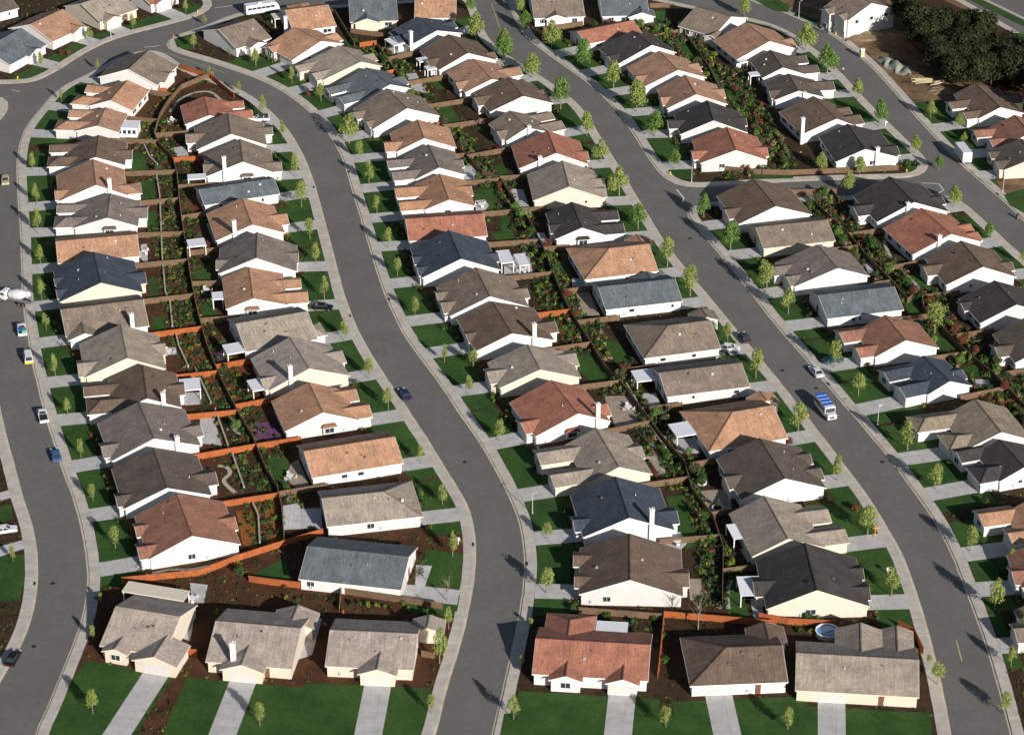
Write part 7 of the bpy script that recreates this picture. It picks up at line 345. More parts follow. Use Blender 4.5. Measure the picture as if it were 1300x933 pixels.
def wall_piece(mb, axis, a0, a1, b0, b1, br, ze, zr, h0, h1, ge=.3, eo=OV):
    """body under a roof piece"""
    def P(a, b, z): return (b, a, z) if axis == 'v' else (a, b, z)
    s = (zr-ze)
    A0 = a0+(eo if h0 > 0 else ge); A1 = a1-(eo if h1 > 0 else ge); B0 = b0+eo; B1 = b1-eo
    k0 = s/abs(br-b0); k1 = s/abs(b1-br); zt0 = ze+k0*eo-.12; zt1 = ze+k1*eo-.12
    zt0 = zt1 = min(zt0, zt1)
    def end(a, hip):
        if hip: return [P(a, B0, 0), P(a, B1, 0), P(a, B1, zt1-.05), P(a, B0, zt0-.05)]
        return [P(a, B0, 0), P(a, B1, 0), P(a, B1, zt1), P(a, br, zr-.16), P(a, B0, zt0)]
    mb.face(end(A0, h0 > 0)); mb.face(end(A1, h1 > 0))
    for B, zt in ((B0, zt0), (B1, zt1)): mb.face([P(A0, B, 0), P(A1, B, 0), P(A1, B, zt), P(A0, B, zt)])
def add_window(root, c, n, w, h, shutters=False):
    """c centre on wall (local), n outward unit in local xy"""
    t = Vector((-n.y, n.x, 0)); fr = MB()
    def bx(mb, x0, x1, z0, z1, d0, d1):
        P = [c+t*x+Vector((0, 0, zz))+n*d for d in (d0, d1) for x, zz in ((x0, z0), (x1, z0), (x1, z1), (x0, z1))]
        for q in ((0, 1, 2, 3), (7, 6, 5, 4), (0, 4, 5, 1), (1, 5, 6, 2), (2, 6, 7, 3), (3, 7, 4, 0)): mb.face([P[i] for i in q])
    b = .07
    bx(fr, -w/2, w/2, h/2-b, h/2, .0, .07); bx(fr, -w/2, w/2, -h/2, -h/2+b, 0, .09); bx(fr, -w/2, -w/2+b, -h/2+b, h/2-b, 0, .07); bx(fr, w/2-b, w/2, -h/2+b, h/2-b, 0, .07)
    if w > 1.3: bx(fr, -.025, .025, -h/2+b, h/2-b, 0, .06)
    f = fr.obj('window', 'trim', root); pn = MB(); bx(pn, -w/2+b, w/2-b, -h/2+b, h/2-b, .005, .03); pn.obj('pane', 'glass', f)
def build_house(d):
    hid, typ, mp, ang, W, D, off, rise, col, st, wings, wc, ch, win, canopy, hipL, hipR, two, gc, gout = d
    rr = random.Random(hid)
    root = link('house', None, None, (mp[0], mp[1], 0), ang)
    ze = 5.4 if two else 2.6
    zr = ze+rise
    roof, fas, rid, wall = MB(), MB(), MB(), MB()
    if typ == 'A':
        roof_piece(roof, fas, rid, 'v', 0, D, -W/2, W/2, off, ze, zr, 0, 0); wall_piece(wall, 'v', 0, D, -W/2, W/2, off, ze, zr, 0, 0)
        kW = rise/(W/2+off); kE = rise/(W/2-off)
    else:
        hl = D/2 if hipL else 0; hr = D/2 if hipR else 0
        roof_piece(roof, fas, rid, 'u', -W/2, W/2, 0, D, D/2, ze, zr, hl, hr); wall_piece(wall, 'u', -W/2, W/2, 0, D, D/2, ze, zr, hl, hr)
        kW = kE = .37
    kS = kN = rise/(D/2)
    fronts = []
    for s in wings.split():
        sd = s[0]; hip = s.endswith('h'); v0, w, p = [float(x) for x in s[1:].rstrip('h').split(',')]
        if v0 < .3: v0 = .3
        wr = .36*w/2
        if wr > rise*.9: wr = rise*.9
        k = {'W': kW, 'E': kE, 'S': kS, 'N': kN}[sd]
        if typ == 'B' and sd in 'WE': k = .6
        if typ == 'A' and sd in 'SN': k = .6
        inn = wr/k+.15; hh = w/2*.9 if hip and p > 1.5 else 0
        if sd == 'W': a0, a1, h0, h1, ax = -W/2-p, -W/2+inn, hh, 0, 'u'
        elif sd == 'E': a0, a1, h0, h1, ax = W/2-inn, W/2+p, 0, hh, 'u'
        elif sd == 'S': a0, a1, h0, h1, ax = -p, inn, hh, 0, 'v'
        else: a0, a1, h0, h1, ax = D-inn, D+p, 0, hh, 'v'
        lo = v0 if sd in 'WE' else v0-W/2
        g0 = sd in 'WS'; zw = ze+.004
        roof_piece(roof, fas, rid, ax, a0, a1, lo, lo+w, lo+w/2, zw, zw+wr, h0, h1, g0, not g0)
        if p > .25: wall_piece(wall, ax, a0, a1, lo+.03, lo+w-.03, lo+w/2, zw, zw+wr, h0, h1)
        if sd == st: fronts.append((lo+w/2, w, p, hh > 0))
    wm = wc if wc != 'white' else rr.choice(['white', 'white', 'white', 'tint'])
    wall.obj('wall', wm, root); roof.obj('roof', 'roof_'+col, root); fas.obj('roof_trim', 'trim' if wc == 'white' else 'creamtrim', root)
    rid.obj('ridge_cap', 'roof_'+col, root) if rid.f else None
    # facade frames: position on side s at coordinate a, out distance
    nv = {'W': Vector((-1, 0, 0)), 'E': Vector((1, 0, 0)), 'S': Vector((0, -1, 0)), 'N': Vector((0, 1, 0))}
    def face_pt(s, a, out, z, gable):
        ins = .3 if gable else OV
        if s == 'W': return Vector((-W/2-out+ins, a, z))
        if s == 'E': return Vector((W/2+out-ins, a, z))
        if s == 'S': return Vector((a, -out+ins, z))
        return Vector((a, D+out-ins, z))
    gab = {'W': typ == 'B', 'E': typ == 'B', 'S': typ == 'A', 'N': typ == 'A'}
    # garage door on the street side
    ga = gc if st in 'WE' else gc-W/2
    gb = (gout > 0) or gab[st]
    if gout > 0 and any(f[3] for f in fronts[:1]): gb = False
    c = face_pt(st, ga, gout, 1.08, gb); n = nv[st]; t = Vector((-n.y, n.x, 0)); gd = MB()
    for r_ in range(4):
        z0 = -1.06+r_*.54
        for q in range(4):
            x0 = -2.35+q*1.185
            P = [c+t*x+Vector((0, 0, zz))+n*dd for dd in (0.0, .05) for x, zz in ((x0, z0), (x0+1.15, z0), (x0+1.15, z0+.5), (x0, z0+.5))]
            for f in ((4, 5, 6, 7), (0, 4, 5, 1), (1, 5, 6, 2), (2, 6, 7, 3), (3, 7, 4, 0)): gd.face([P[i] for i in f])
    P = [c+t*x+Vector((0, 0, zz))+n*.02 for x, zz in ((-2.4, -1.08), (2.4, -1.08), (2.4, 1.1), (-2.4, 1.1))]; gd.face(P)
    gd.obj('garage_door', 'door', root)
    # entrance door and windows
    fs = face_pt(st, (D*.55 if st in 'WE' else W*.2), 0, 1.05, gab[st]); dm = MB(); t = Vector((-n.y, n.x, 0))
    P = [fs+t*x+Vector((0, 0, zz))+n*.05 for x, zz in ((-.5, -1.05), (.5, -1.05), (.5, 1.05), (-.5, 1.05))]; dm.face(P); dm.face([p-n*.06 for p in P]); 
    for i in range(4): dm.face([P[i], P[(i+1) % 4], P[(i+1) % 4]-n*.06, P[i]-n*.06])
    dm.obj('front_door', 'wooddoor', root)
    back = {'W': 'E', 'E': 'W', 'S': 'N', 'N': 'S'}[st]
    if st in 'WE': la = [D*.18, D*.5, D*.8]
    else: la = [-W*.3, 0, W*.3]
    for a in la[:]: add_window(root, face_pt(back, a, 0, 1.45, gab[back]), nv[back], rr.choice([1.5, 2.0, 2.4]), 1.25)
    for (a, w, p, hp) in fronts:
        if abs(a-ga) > 3.2: add_window(root, face_pt(st, a, p, 1.45, not hp), nv[st], 1.8, 1.25)
    if win is not None: add_window(root, Vector((win, .3 if typ == 'A' else OV, 1.45)), nv['S'], 1.5 if wc == 'white' else 2.0, 1.2)
    elif typ == 'A' and rr.random() < .45: add_window(root, Vector((rr.uniform(-W*.28, W*.3), .3, 1.6)), nv['S'], rr.choice([.7, 1.0]), .8)
    elif typ == 'B' and st != 'S':
        for _ in range(2): add_window(root, Vector((rr.uniform(-W*.38, W*.38), OV, 1.5)), nv['S'], rr.choice([.7, 1.0, 1.3]), .9)
    if two:
        for a in (-W*.3, 0, W*.3): add_window(root, Vector((a, .3, 4.3)), nv['S'], 1.2, 1.1)
        for a in (D*.2, D*.6): add_window(root, face_pt('E', a, 0, 4.2, False), nv['E'], 2.2, 1.6)
    if typ == 'A' and win is None and rr.random() < .6:
        vx = off+rr.uniform(-1.5, .5); zz = 2.2+rr.uniform(0, .4)
        for q in (0, 1):
            gv = MB()
            for r_ in range(3): gv.box((vx+q*1.5, .24, zz+r_*.11), (vx+q*1.5+.75, .30, zz+r_*.11+.07))
            gv.obj('gable_vent', 'metal', root)
    for q in (0, 1):
        dn = MB(); X = (W/2-OV+.03)*(1 if q else -1)
        if typ == 'A': dn.box((X-.05, .42, 0), (X+.05, .52, 2.4 if not two else 5.2)); dn.obj('downspout', 'trim', root)
    gm_ = MB(); gx = rr.uniform(-W*.4, W*.4); gy = .3 if typ == 'A' else OV; gm_.box((gx-.25, gy-.22, .5), (gx+.25, gy-.005, 1.15)); gm_.obj('meter_box', 'metal', root)
    if canopy is not None and typ == 'A':
        cm = MB(); cm.prism([(canopy-1.6, 2.25), (canopy-1.2, 2.75), (canopy+1.2, 2.75), (canopy+1.6, 2.25), (canopy+1.4, 2.15), (canopy-1.4, 2.15)], -.55, .3)
        cm.obj('bay_roof', 'roof_'+col, root); b = MB(); b.box((canopy-1.3, -.35, .6), (canopy+1.3, .3, 2.15)); b.obj('bay_wall', wm, root)
        add_window(root, Vector((canopy, -.35, 1.4)), nv['S'], 2.0, 1.2)
    if ch:
        cu, cz = ch; cz = min(max(cz, 3.6), zr+1.4)
        cm = MB(); cm.box((cu-.45, -.25, 0), (cu+.45, .55, cz)); cm.box((cu-.55, -.35, cz), (cu+.55, .65, cz+.18)); k = cm.obj('chimney', 'white', root)
        f = MB(); f.tube((cu, .15, cz+.18), (cu, .15, cz+.5), .14, .12, 8); f.obj('flue', 'metal', k)
    # small vents on the roof
    for _ in range(rr.choice([2, 3, 3, 4])):
        if typ == 'A':
            sgn = rr.choice([-1, 1]); bx = off+sgn*rr.uniform(1, W*.32); ay = rr.uniform(2, D-1.5)
            z = zr-abs(bx-off)*rise/(W/2-sgn*off); x, y = bx, ay
        else:
            x = rr.uniform(-W*.33, W*.33); y = D/2-rr.uniform(.8, D*.3); z = zr-(D/2-y)*rise/(D/2)
        vm = MB()
        if rr.random() < .55: vm.tube((x, y, z-.15), (x, y, z+.38), .06, .06, 8); vm.tube((x, y, z+.3), (x, y, z+.38), .1, .1, 8)
        else: vm.box((x-.2, y-.2, z-.2), (x+.2, y+.2, z+.16)); vm.box((x-.25, y-.25, z+.16), (x+.25, y+.25, z+.2))
        vm.obj('roof_vent', rr.choice(['metal', 'trim', 'roof_'+col, 'ridge', 'ridge']), root)
    return root
HOUSE = {}
cnt = {}
bydown = {}
for d in HD: bydown.setdefault(d[0]//100, []).append(d)
for rw, L in bydown.items():
    for i, d in enumerate(L):
        cnt[d[0]] = (rw, i)
extra_name = {851: 'two-storey house with brown roof beside the bare building plot', 852: 'brown-roofed house with two front wings below the dark oak wood', 853: 'red-brown roofed house at the right edge beside the white trailer', 854: 'charcoal-roofed cream house below the red-brown roof at the right edge',
    951: 'charcoal-roofed house in the very top left corner', 952: 'tan-roofed house with white gable in the top left', 953: 'blue-grey roofed house at the left edge in the top left', 954: 'beige-roofed cream house above the top left street bend', 955: 'red-brown roofed house at the top beside the street junction'}
short = {}
for d in HD:
    rw, i = cnt[d[0]]; cname = CN[d[8]]
    if d[0] in extra_name: lab = extra_name[d[0]]; short[d[0]] = ' '.join(lab.split()[:2])+(' at the right' if rw == 8 else ' at the top left')
    elif rw == 9:
        lab = cname+'-roofed house, '+ORD[i]+' from the left in the bottom row'; short[d[0]] = cname+' roof, '+ORD[i]+' in the bottom row'
    else:
        feat = ' with chimney' if d[12] else (' with cream gable' if d[11] == 'cream' else '')
        lab = cname+'-roofed house'+feat+', '+ORD[i]+' from the top in the '+rows[rw]; short[d[0]] = cname+' roof, '+ORD[i]+' in row '+str(rw)
    o = build_house(d); tag(o, lab, 'house', 'single storey houses of the suburb' if not d[17] else None); HOUSE[d[0]] = o
# patio covers: parts of their house
for hi, a, b, wu, dv, kd in PCD:
    root = HOUSE[HD[hi][0]]; m = MB(); z = 2.55
    x0, x1, y0, y1 = a-wu/2, a+wu/2, b-dv/2, b+dv/2
    if kd == 'p':
        for i in range(int(dv/.28)): m.box((x0, y0+i*.28, z), (x1, y0+i*.28+.17, z+.1))
        m.box((x0+.2, y0, z-.16), (x0+.32, y1, z-.003)); m.box((x1-.32, y0, z-.16), (x1-.2, y1, z-.003))
    else:
        m.box((x0, y0, z), (x1, y1, z+.1)); m.box((x0-.06, y0-.06, z-.14), (x1+.06, y0, z+.12)); m.box((x0-.06, y1, z-.14), (x1+.06, y1+.06, z+.12)); m.box((x0-.06, y0, z-.14), (x0, y1, z+.12)); m.box((x1, y0, z-.14), (x1+.06, y1, z+.12))
    pc = m.obj('patio_cover', 'creamtrim' if kd == 'c' else 'cover', root)
    for x in (x0+.15, x1-.15):
        for y in (y0+.15, y1-.15):
            q = MB(); q.box((x-.09, y-.09, .0), (x+.09, y+.09, z)); q.obj('post', 'trim', pc)
    if kd == 's':
        q = MB()
        for (p, r) in (((x0+.1, y0+.08), (x1-.1, y0+.2)), ((x1-.2, y0+.2), (x1-.08, y1-.2))): q.box((p[0], p[1], 0), (r[0], r[1], z-.01))
        q.obj('sunroom_wall', 'trim', pc)
        for i in range(4): add_window(root, Vector((x0+.8+i*1.2, y0+.08, 1.5)), Vector((0, -1, 0)), .95, 1.2)

# ------------------------------------------------------------------ fences
PANEL = {}
def fence(pts, mat, label, h=1.35, group='wooden garden fences'):
    base = Vector((*pts[0], 0)); root = link('wooden_fence', None, None, base)
    bm = MB(); rl = MB(); posts = []; rr = random.Random(int(abs(pts[0][0])*100))
    for i in range(len(pts)-1):
        a = Vector((*pts[i], 0))-base; b = Vector((*pts[i+1], 0))-base; L = (b-a).length; n = max(1, int(L/.2)); t = (b-a)/L; s = Vector((-t.y, t.x, 0))*.012
        for j in range(n):
            p = a+t*(j*L/n+.006); q = a+t*((j+1)*L/n-.006); z1 = h+rr.uniform(-.02, .03); o = s*rr.uniform(-.5, .5)
            P = [p-s+o, q-s+o, q+s+o, p+s+o]; T = [v+Vector((0, 0, z1)) for v in P]
            bm.face(T); bm.face([P[0], P[1], T[1], T[0]]); bm.face([P[2], P[3], T[3], T[2]])
            if j % 4 == 0: bm.face([P[3], P[0], T[0], T[3]])
        for z in (.35, h-.3): rl.bar(a+Vector((0, 0, z))+s*4, b+Vector((0, 0, z))+s*4, .05, .09)
        rl.bar(a+Vector((0, 0, h+.05)), b+Vector((0, 0, h+.05)), .13, .035)
        k = max(1, round(L/2.4))
        for j in range(k): posts.append(a+t*(j*L/k)+s*7)
    posts.append(Vector((*pts[-1], 0))-base)
    bm.obj('board_panel', mat, root); rl.obj('rail', mat, root)
    if mat not in PANEL:
        pm = MB(); pm.box((-.055, -.055, 0), (.055, .055, h+.12)); PANEL[mat] = pm.mesh('post', [mat])
    for p in posts[:100]: link('post', PANEL[mat], root, p)
    tag(root, label, 'fence', group); return root
for hid, P, tone in FENCES:
    if hid//100 in (5, 6): continue
    fence(P, 'fnew' if tone == 'new' else 'fold', ('orange' if tone == 'new' else 'weathered brown')+' back yard fence below the '+short[hid])
FXL = ['orange fence closing the corner yard at the top left bend', 'orange fence along the walled corner above the top left garden', 'short orange fence behind the tan roof near the top of the first row',
 'long curved orange fence below the lowest houses of the first two rows', 'orange plank fence above the bottom row beside a green lawn', 'old grey fence below the blue-grey roof near the bottom centre',
 'short old fence between two bottom row gardens', 'old fence above the red roof in the bottom row', 'bright orange fence above the brown roof in the bottom row', 'orange fence running down between two bottom row houses right of centre',
 'orange fence behind the round blue pool', 'orange fence at the street end of the bottom right house', 'grey fence along the short connecting street, upper right', 'weathered fence beside the red roof at the connecting street', 'short weathered fence at the corner below the connecting street',
 'weathered fence on the lower side of the connecting street', 'short orange fence between two light grey roofs at the bottom left', 'short orange fence at the right end of the third bottom row house', 'grey fence behind the tan roof at the top of the third row',
 'weathered fence below the cream gable at the top centre', 'short orange fence at the top of the third row gardens', 'old fence at the front of the topmost red roof in row five', 'short fence at the top between two streets', 'spare']
for i, (P, tone) in enumerate(FX):
    fence(P, 'fnew' if tone == 'new' else 'fold', FXL[i])
BKL = {'A': 'long weathered back fence between the first and second house rows', 'B': 'long weathered back fence between the third and fourth house rows', 'C': 'long weathered back fence between the fifth and sixth house rows', 'D': 'long weathered back fence between the seventh and rightmost house rows'}
for k, P in BK.items(): fence(P, 'fold', BKL[k], 1.35, 'long back fences')

# ------------------------------------------------------------------ plants
def crown_mesh(name, mat, rx, rz, n, size, seed, lumps=7, zc=0., top=0.):
    r = random.Random(seed); mb = MB(); L = []
    for i in range(lumps):
        a = r.uniform(0, 2*PI); zz = r.uniform(-.75, .85); w = math.sqrt(max(.05, 1-zz*zz))*(.62 if zz > .3 else .75)
        L.append((Vector((math.cos(a)*rx*w*.62, math.sin(a)*rx*w*.62, zz*rz*.72)), r.uniform(.38, .58)))
    L.append((Vector((0, 0, 0)), .8))
    for i in range(n):
        c, s = r.choice(L)
        d = Vector((r.gauss(0, 1), r.gauss(0, 1), r.gauss(0, 1))).normalized()*(r.random()**.4)
        p = c+Vector((d.x*rx*s, d.y*rx*s, d.z*rz*s*.8)); k_ = 1-top*p.z/rz*.42; p.x *= k_; p.y *= k_; p.z += zc
        nn = (d+Vector((r.gauss(0, .5), r.gauss(0, .5), r.gauss(.3, .5)))).normalized(); a = nn.orthogonal().normalized(); b = nn.cross(a)
        th = r.uniform(0, PI); x = a*math.cos(th)+b*math.sin(th); y = nn.cross(x); q = size*r.uniform(.6, 1.3)
        mb.face([p-x*q, p-y*q*.55, p+x*q, p+y*q*.55])
    return mb.mesh(name, [mat])
def trunk_mesh(name, h, r0, seed, mat='bark', spread=.35, limbs=7):
    r = random.Random(seed); mb = MB(); p = Vector((0, 0, 0)); k = 4
    for i in range(k):
        q = Vector((r.uniform(-.05, .05)*h*.15, r.uniform(-.05, .05)*h*.15, h*(i+1)/k)); mb.tube(p, q, r0*(1-i/k*.75), r0*(1-(i+1)/k*.75), 7, caps=False); p = q
    for i in range(limbs):
        z = h*r.uniform(.35, .85); a = r.uniform(0, 2*PI); l = h*spread*r.uniform(.6, 1); e = Vector((math.cos(a)*l*.6, math.sin(a)*l*.6, z+l*.8))
        mb.tube((0, 0, z), e, r0*.4, r0*.12, 5, caps=False)
        f = e+Vector((r.uniform(-.3, .3), r.uniform(-.3, .3), .4))*l*.5; mb.tube(e, f, r0*.14, r0*.06, 4, caps=False)
    return mb.mesh(name, [mat])
CR = [crown_mesh('crown', 'spring', .22+.03*(i % 3), .39, 800+80*i, .030, 40+i, 8+i, .61, .6+.1*(i % 3)) for i in range(6)] + [crown_mesh('crown', 'mid' if i % 2 else 'spring', .28+.02*(i % 3), .45, 1750, .032, 60+i, 14, .56, 1.) for i in range(5)]
GC = [crown_mesh('crown', m, .34, .42, 900, .04, 700+i, 10, .58) for i, m in enumerate(['mid', 'green', 'olive', 'redleaf', 'mid', 'green', 'olive', 'redleaf'])]
TR = [trunk_mesh('trunk', .72, .017, 80+i) for i in range(4)]
def nearest_house(x, y):
    b = None
    for d in HD:
        hx = HOUSE[d[0]]; cx = d[2][0]-math.sin(d[3])*d[5]/2; cy = d[2][1]+math.cos(d[3])*d[5]/2; q = math.hypot(cx-x, cy-y)
        if b is None or q < b[0]: b = (q, d[0])
    return b[1]
pend = []   # (object, base label, house id, x, y)
for i, (x, y, h, px, py) in enumerate(TD):
    big = (px > 560 and py < 320)
    root = link('street_tree', None, None, (x, y, 0), R.uniform(0, 6.28)); s = h*(1.16 if big else 1.1)
    s *= R.uniform(.9, 1.12); root.scale = (s*R.uniform(.9, 1.15), s*R.uniform(.9, 1.15), s)
    ci = 6+R.randrange(5) if big else (R.randrange(6)); link('trunk', TR[i % 4], root); link('crown', CR[ci], root)
    if px < 400 or (px < 600 and py > 250): root.scale = (s*.8, s*.8, s)
    tag(root, None, 'tree', 'young street trees on the front lawns'); pend.append((root, 'leafier green street tree' if big else 'thin pale green street tree', nearest_house(x, y), x, y))
tw = trunk_mesh('trunk', 1., .02, 99, 'bark', .5, 22)
BTL = ['bare pinkish tree beside the orange fence in the bottom right garden', 'bare twiggy tree in the garden right of the third row', 'sparse leafless tree on the lawn corner near the bottom centre']
for i, (x, y, h) in enumerate(BT):
    root = link('bare_tree', None, None, (x, y, 0)); root.scale = (h, h, h); link('trunk', tw, root)
    tag(root, BTL[i], 'tree')
GTL = {}
for i, (x, y, h) in enumerate(GT):
    root = link('garden_tree', None, None, (x, y, 0), R.uniform(0, 6.28)); root.scale = (h*R.uniform(1, 1.4), h*R.uniform(1, 1.4), h)
    link('trunk', TR[i % 4], root); link('crown', GC[i % len(GC)], root); kd = ('mid green', 'dark green', 'olive', 'rusty red')[i % 4]
    tag(root, None, 'tree', 'small trees along the back fences'); pend.append((root, kd+' garden tree', nearest_house(x, y), x, y))
SHM = {}
for k, m in dict(green='green', lime='lime', dark='darkleaf', olive='olive', red='redleaf', bare='bare').items():
    SHM[k] = [crown_mesh('shrub', m, 1., .8, 260 if k != 'bare' else 160, .16 if k != 'bare' else .09, 200+i, 6, .7) for i in range(3)]
WORD = dict(green='green shrub', lime='yellow-green shrub', dark='dark green shrub', olive='olive shrub', red='reddish shrub', bare='bare pinkish shrub')
for i, (x, y, r_, k) in enumerate(SH):
    o = link('garden_shrub', SHM[k][i % 3], None, (x, y, 0), R.uniform(0, 6.28)); o.scale = (r_*R.uniform(.85, 1.15), r_*R.uniform(.85, 1.15), r_*R.uniform(.8, 1.3))
    tag(o, None, 'shrub', 'shrubs in the gardens'); pend.append((o, WORD[k], nearest_house(x, y), x, y))
groups = {}
for p in pend: groups.setdefault((p[1], p[2]), []).append(p)
for (w, hid), L in groups.items():
    L.sort(key=lambda p: -p[4]); n = len(L)
    for i, p in enumerate(L):
        if n == 1: s = w+' nearest the '+short[hid]
        elif n == 2: s = ('upper ', 'lower ')[i]+w+' near the '+short[hid]
        else: s = ('topmost ' if i == 0 else 'lowest ' if i == n-1 else ORD[i]+' ')+w+' near the '+short[hid]
        p[0]['label'] = s
# low ground cover in the beds: nobody could count it
def in_poly(P, x, y):
    c = False; j = len(P)-1
    for i in range(len(P)):
        if (P[i][1] > y) != (P[j][1] > y) and x < (P[j][0]-P[i][0])*(y-P[i][1])/(P[j][1]-P[i][1])+P[i][0]: c = not c
        j = i
    return c
FOOTS = []
for d in HD:
    c, s = math.cos(d[3]), math.sin(d[3]); W, D = d[4]+1, d[5]+1
    FOOTS.append([(d[2][0]+c*a-s*b, d[2][1]+s*a+c*b) for a, b in ((-W/2-2, -.3), (W/2+2, -.3), (W/2+2, D), (-W/2-2, D))])
BLK = GL+[p for p, _ in GP]+[p for _, p in LAWNS]+[p for _, p in DRIVES]+FOOTS
def bb(P): return (min(p[0] for p in P), min(p[1] for p in P), max(p[0] for p in P), max(p[1] for p in P))
BLKB = [(bb(P), P) for P in BLK]
def clear(x, y):
    for (a, b, c, d), P in BLKB:
        if a <= x <= c and b <= y <= d and in_poly(P, x, y): return False
    return True
gm = MB(); r = random.Random(3); INN = {k: ring(A, 2.6) for k, A in BLOCKS.items() if k != 'E'}
cand = 0
for k, P in INN.items():
    a, b, c, d = bb(P); a = max(a, -165); c = min(c, 165); b = max(b, -150); d = min(d, 235)
    nn = int((c-a)*(d-b)*.42)
    for _ in range(nn):
        x, y = r.uniform(a, c), r.uniform(b, d)
        if not in_poly(P, x, y) or not clear(x, y): continue
        cl = r.choices([0, 1, 2, 3, 4, 5, 6], [6, 2, 6, .8, .05, .1, .03])[0]; rad = r.uniform(.15, .5)
        for _ in range(r.randrange(5, 14)):
            p = Vector((x+r.gauss(0, rad*.5), y+r.gauss(0, rad*.5), r.uniform(.03, rad*.9))); n = Vector((r.gauss(0, .5), r.gauss(0, .5), 1)).normalized(); u = n.orthogonal().normalized(); th = r.uniform(0, PI); v = n.cross(u); x_ = u*math.cos(th)+v*math.sin(th); y_ = n.cross(x_); q = r.uniform(.08, .24)
            gm.face([p-x_*q, p-y_*q*.7, p+x_*q, p+y_*q*.7], cl)
tag(gm.obj('ground_cover', ['green', 'lime', 'darkleaf', 'redleaf', 'yellowflower', 'whiteflower', 'orangeflower']), 'low bedding plants and flowers filling the garden beds', 'ground cover', None, 'stuff')
DRB = [(bb(P), P) for _, P in DRIVES]
def mass(pts, width, dens, hmax, mats, wts, name, label, seed):
    r = random.Random(seed); mb = MB()
    for i in range(len(pts)-1):
        a, b_ = Vector(pts[i]), Vector(pts[i+1]); L = (b_-a).length; t = (b_-a)/L; n = Vector((-t.y, t.x))
        for _ in range(int(L*width*2*dens)):
            q = a+t*r.uniform(0, L)+n*(r.choice([-1, 1])*(.5+(width-.5)*r.random()**1.3))
            if not clear(q.x, q.y): continue
            cl = r.choices(range(len(mats)), wts)[0]; hh = hmax*r.uniform(.25, 1)*(1 if r.random() < .3 else .55); rad = r.uniform(.3, .75)
            for _ in range(30):
                d = Vector((r.gauss(0, 1), r.gauss(0, 1), r.gauss(0, 1))).normalized(); p = Vector((q.x, q.y, hh*.5))+Vector((d.x*rad, d.y*rad, d.z*hh*.5))
                nn = (d+Vector((r.gauss(0, .4), r.gauss(0, .4), .3))).normalized(); u = nn.orthogonal().normalized(); v = nn.cross(u); th = r.uniform(0, PI); x_ = u*math.cos(th)+v*math.sin(th); y_ = nn.cross(x_); s_ = r.uniform(.13, .30)
                mb.face([p-x_*s_, p-y_*s_*.7, p+x_*s_, p+y_*s_*.7], cl)
    tag(mb.obj(name, mats), label, 'planting', None, 'stuff')
GM_ = ['green', 'lime', 'darkleaf', 'olive', 'redleaf', 'bare']
mass(BK['C'], 9.5, .85, 2.2, GM_, [5, 2, 5, 4, 1.6, 1.2], 'dense_planting', 'dense mixed green and reddish planting between the fifth and sixth house rows', 5)
mass(BK['D'], 7.5, .85, 2.0, GM_, [4, 2, 5, 4, 2.2, .8], 'dense_planting', 'dense green and rusty planting between the seventh and rightmost house rows', 6)
mass(BK['B'], 5.0, .75, 1.4, GM_, [5, 2, 5, 4, .6, .4], 'dense_planting', 'narrow planting along the back fence between the third and fourth house rows', 7)
mass(BK['A'][3:], 7, .5, .8, GM_, [5, 2.2, 6, 3, .3, .3], 'dense_planting', 'low plants in the long beds between the first and second house rows', 8)
GWL = ['long white garden edging wall in the upper beds of the first row', 'short pale garden wall above the red mulch bed', 'pale garden wall beside the red mulch bed', 'pale garden wall beside the winding stepping path', 'pale garden wall beside the dark bark bed', 'lowest pale garden wall, beside the orange bark bed', 'short curved white wall at the top garden of the first row', 'pale wall along the gardens behind the grey-brown roofs of row four', 'short pale wall across the paved garden right of the third row']
for i, P in enumerate(GW):
    mb = MB()
    for a, b_ in zip(P, P[1:]): mb.bar((*a, .28), (*b_, .28), .3, .56)
    o = mb.obj('garden_wall', 'fcream'); tag(o, GWL[i], 'garden wall', 'low garden walls')
for P in PATHS:
    mb = MB(); P = [Vector(p) for p in P]; Q = []
    for i in range(len(P)-1):
        p0 = P[max(0, i-1)]; p1 = P[i]; p2 = P[i+1]; p3 = P[min(len(P)-1, i+2)]
        for s_ in range(6):
            t = s_/6; Q.append(.5*((2*p1)+(p2-p0)*t+(2*p0-5*p1+4*p2-p3)*t*t+(3*p1-p0-3*p2+p3)*t**3))
    Q.append(P[-1]); E = []
    for i in range(len(Q)):
        d = (Q[min(i+1, len(Q)-1)]-Q[max(i-1, 0)]).normalized(); n = Vector((-d.y, d.x))*.42; E.append((Q[i]-n, Q[i]+n))
    for e, f in zip(E, E[1:]): mb.face([(*e[0], .05), (*f[0], .05), (*f[1], .05), (*e[1], .05)])
    o = mb.obj('garden_path', 'fcream')
    if o.data.polygons[0].normal.z < 0: o.data.flip_normals()
    tag(o, kind='structure')
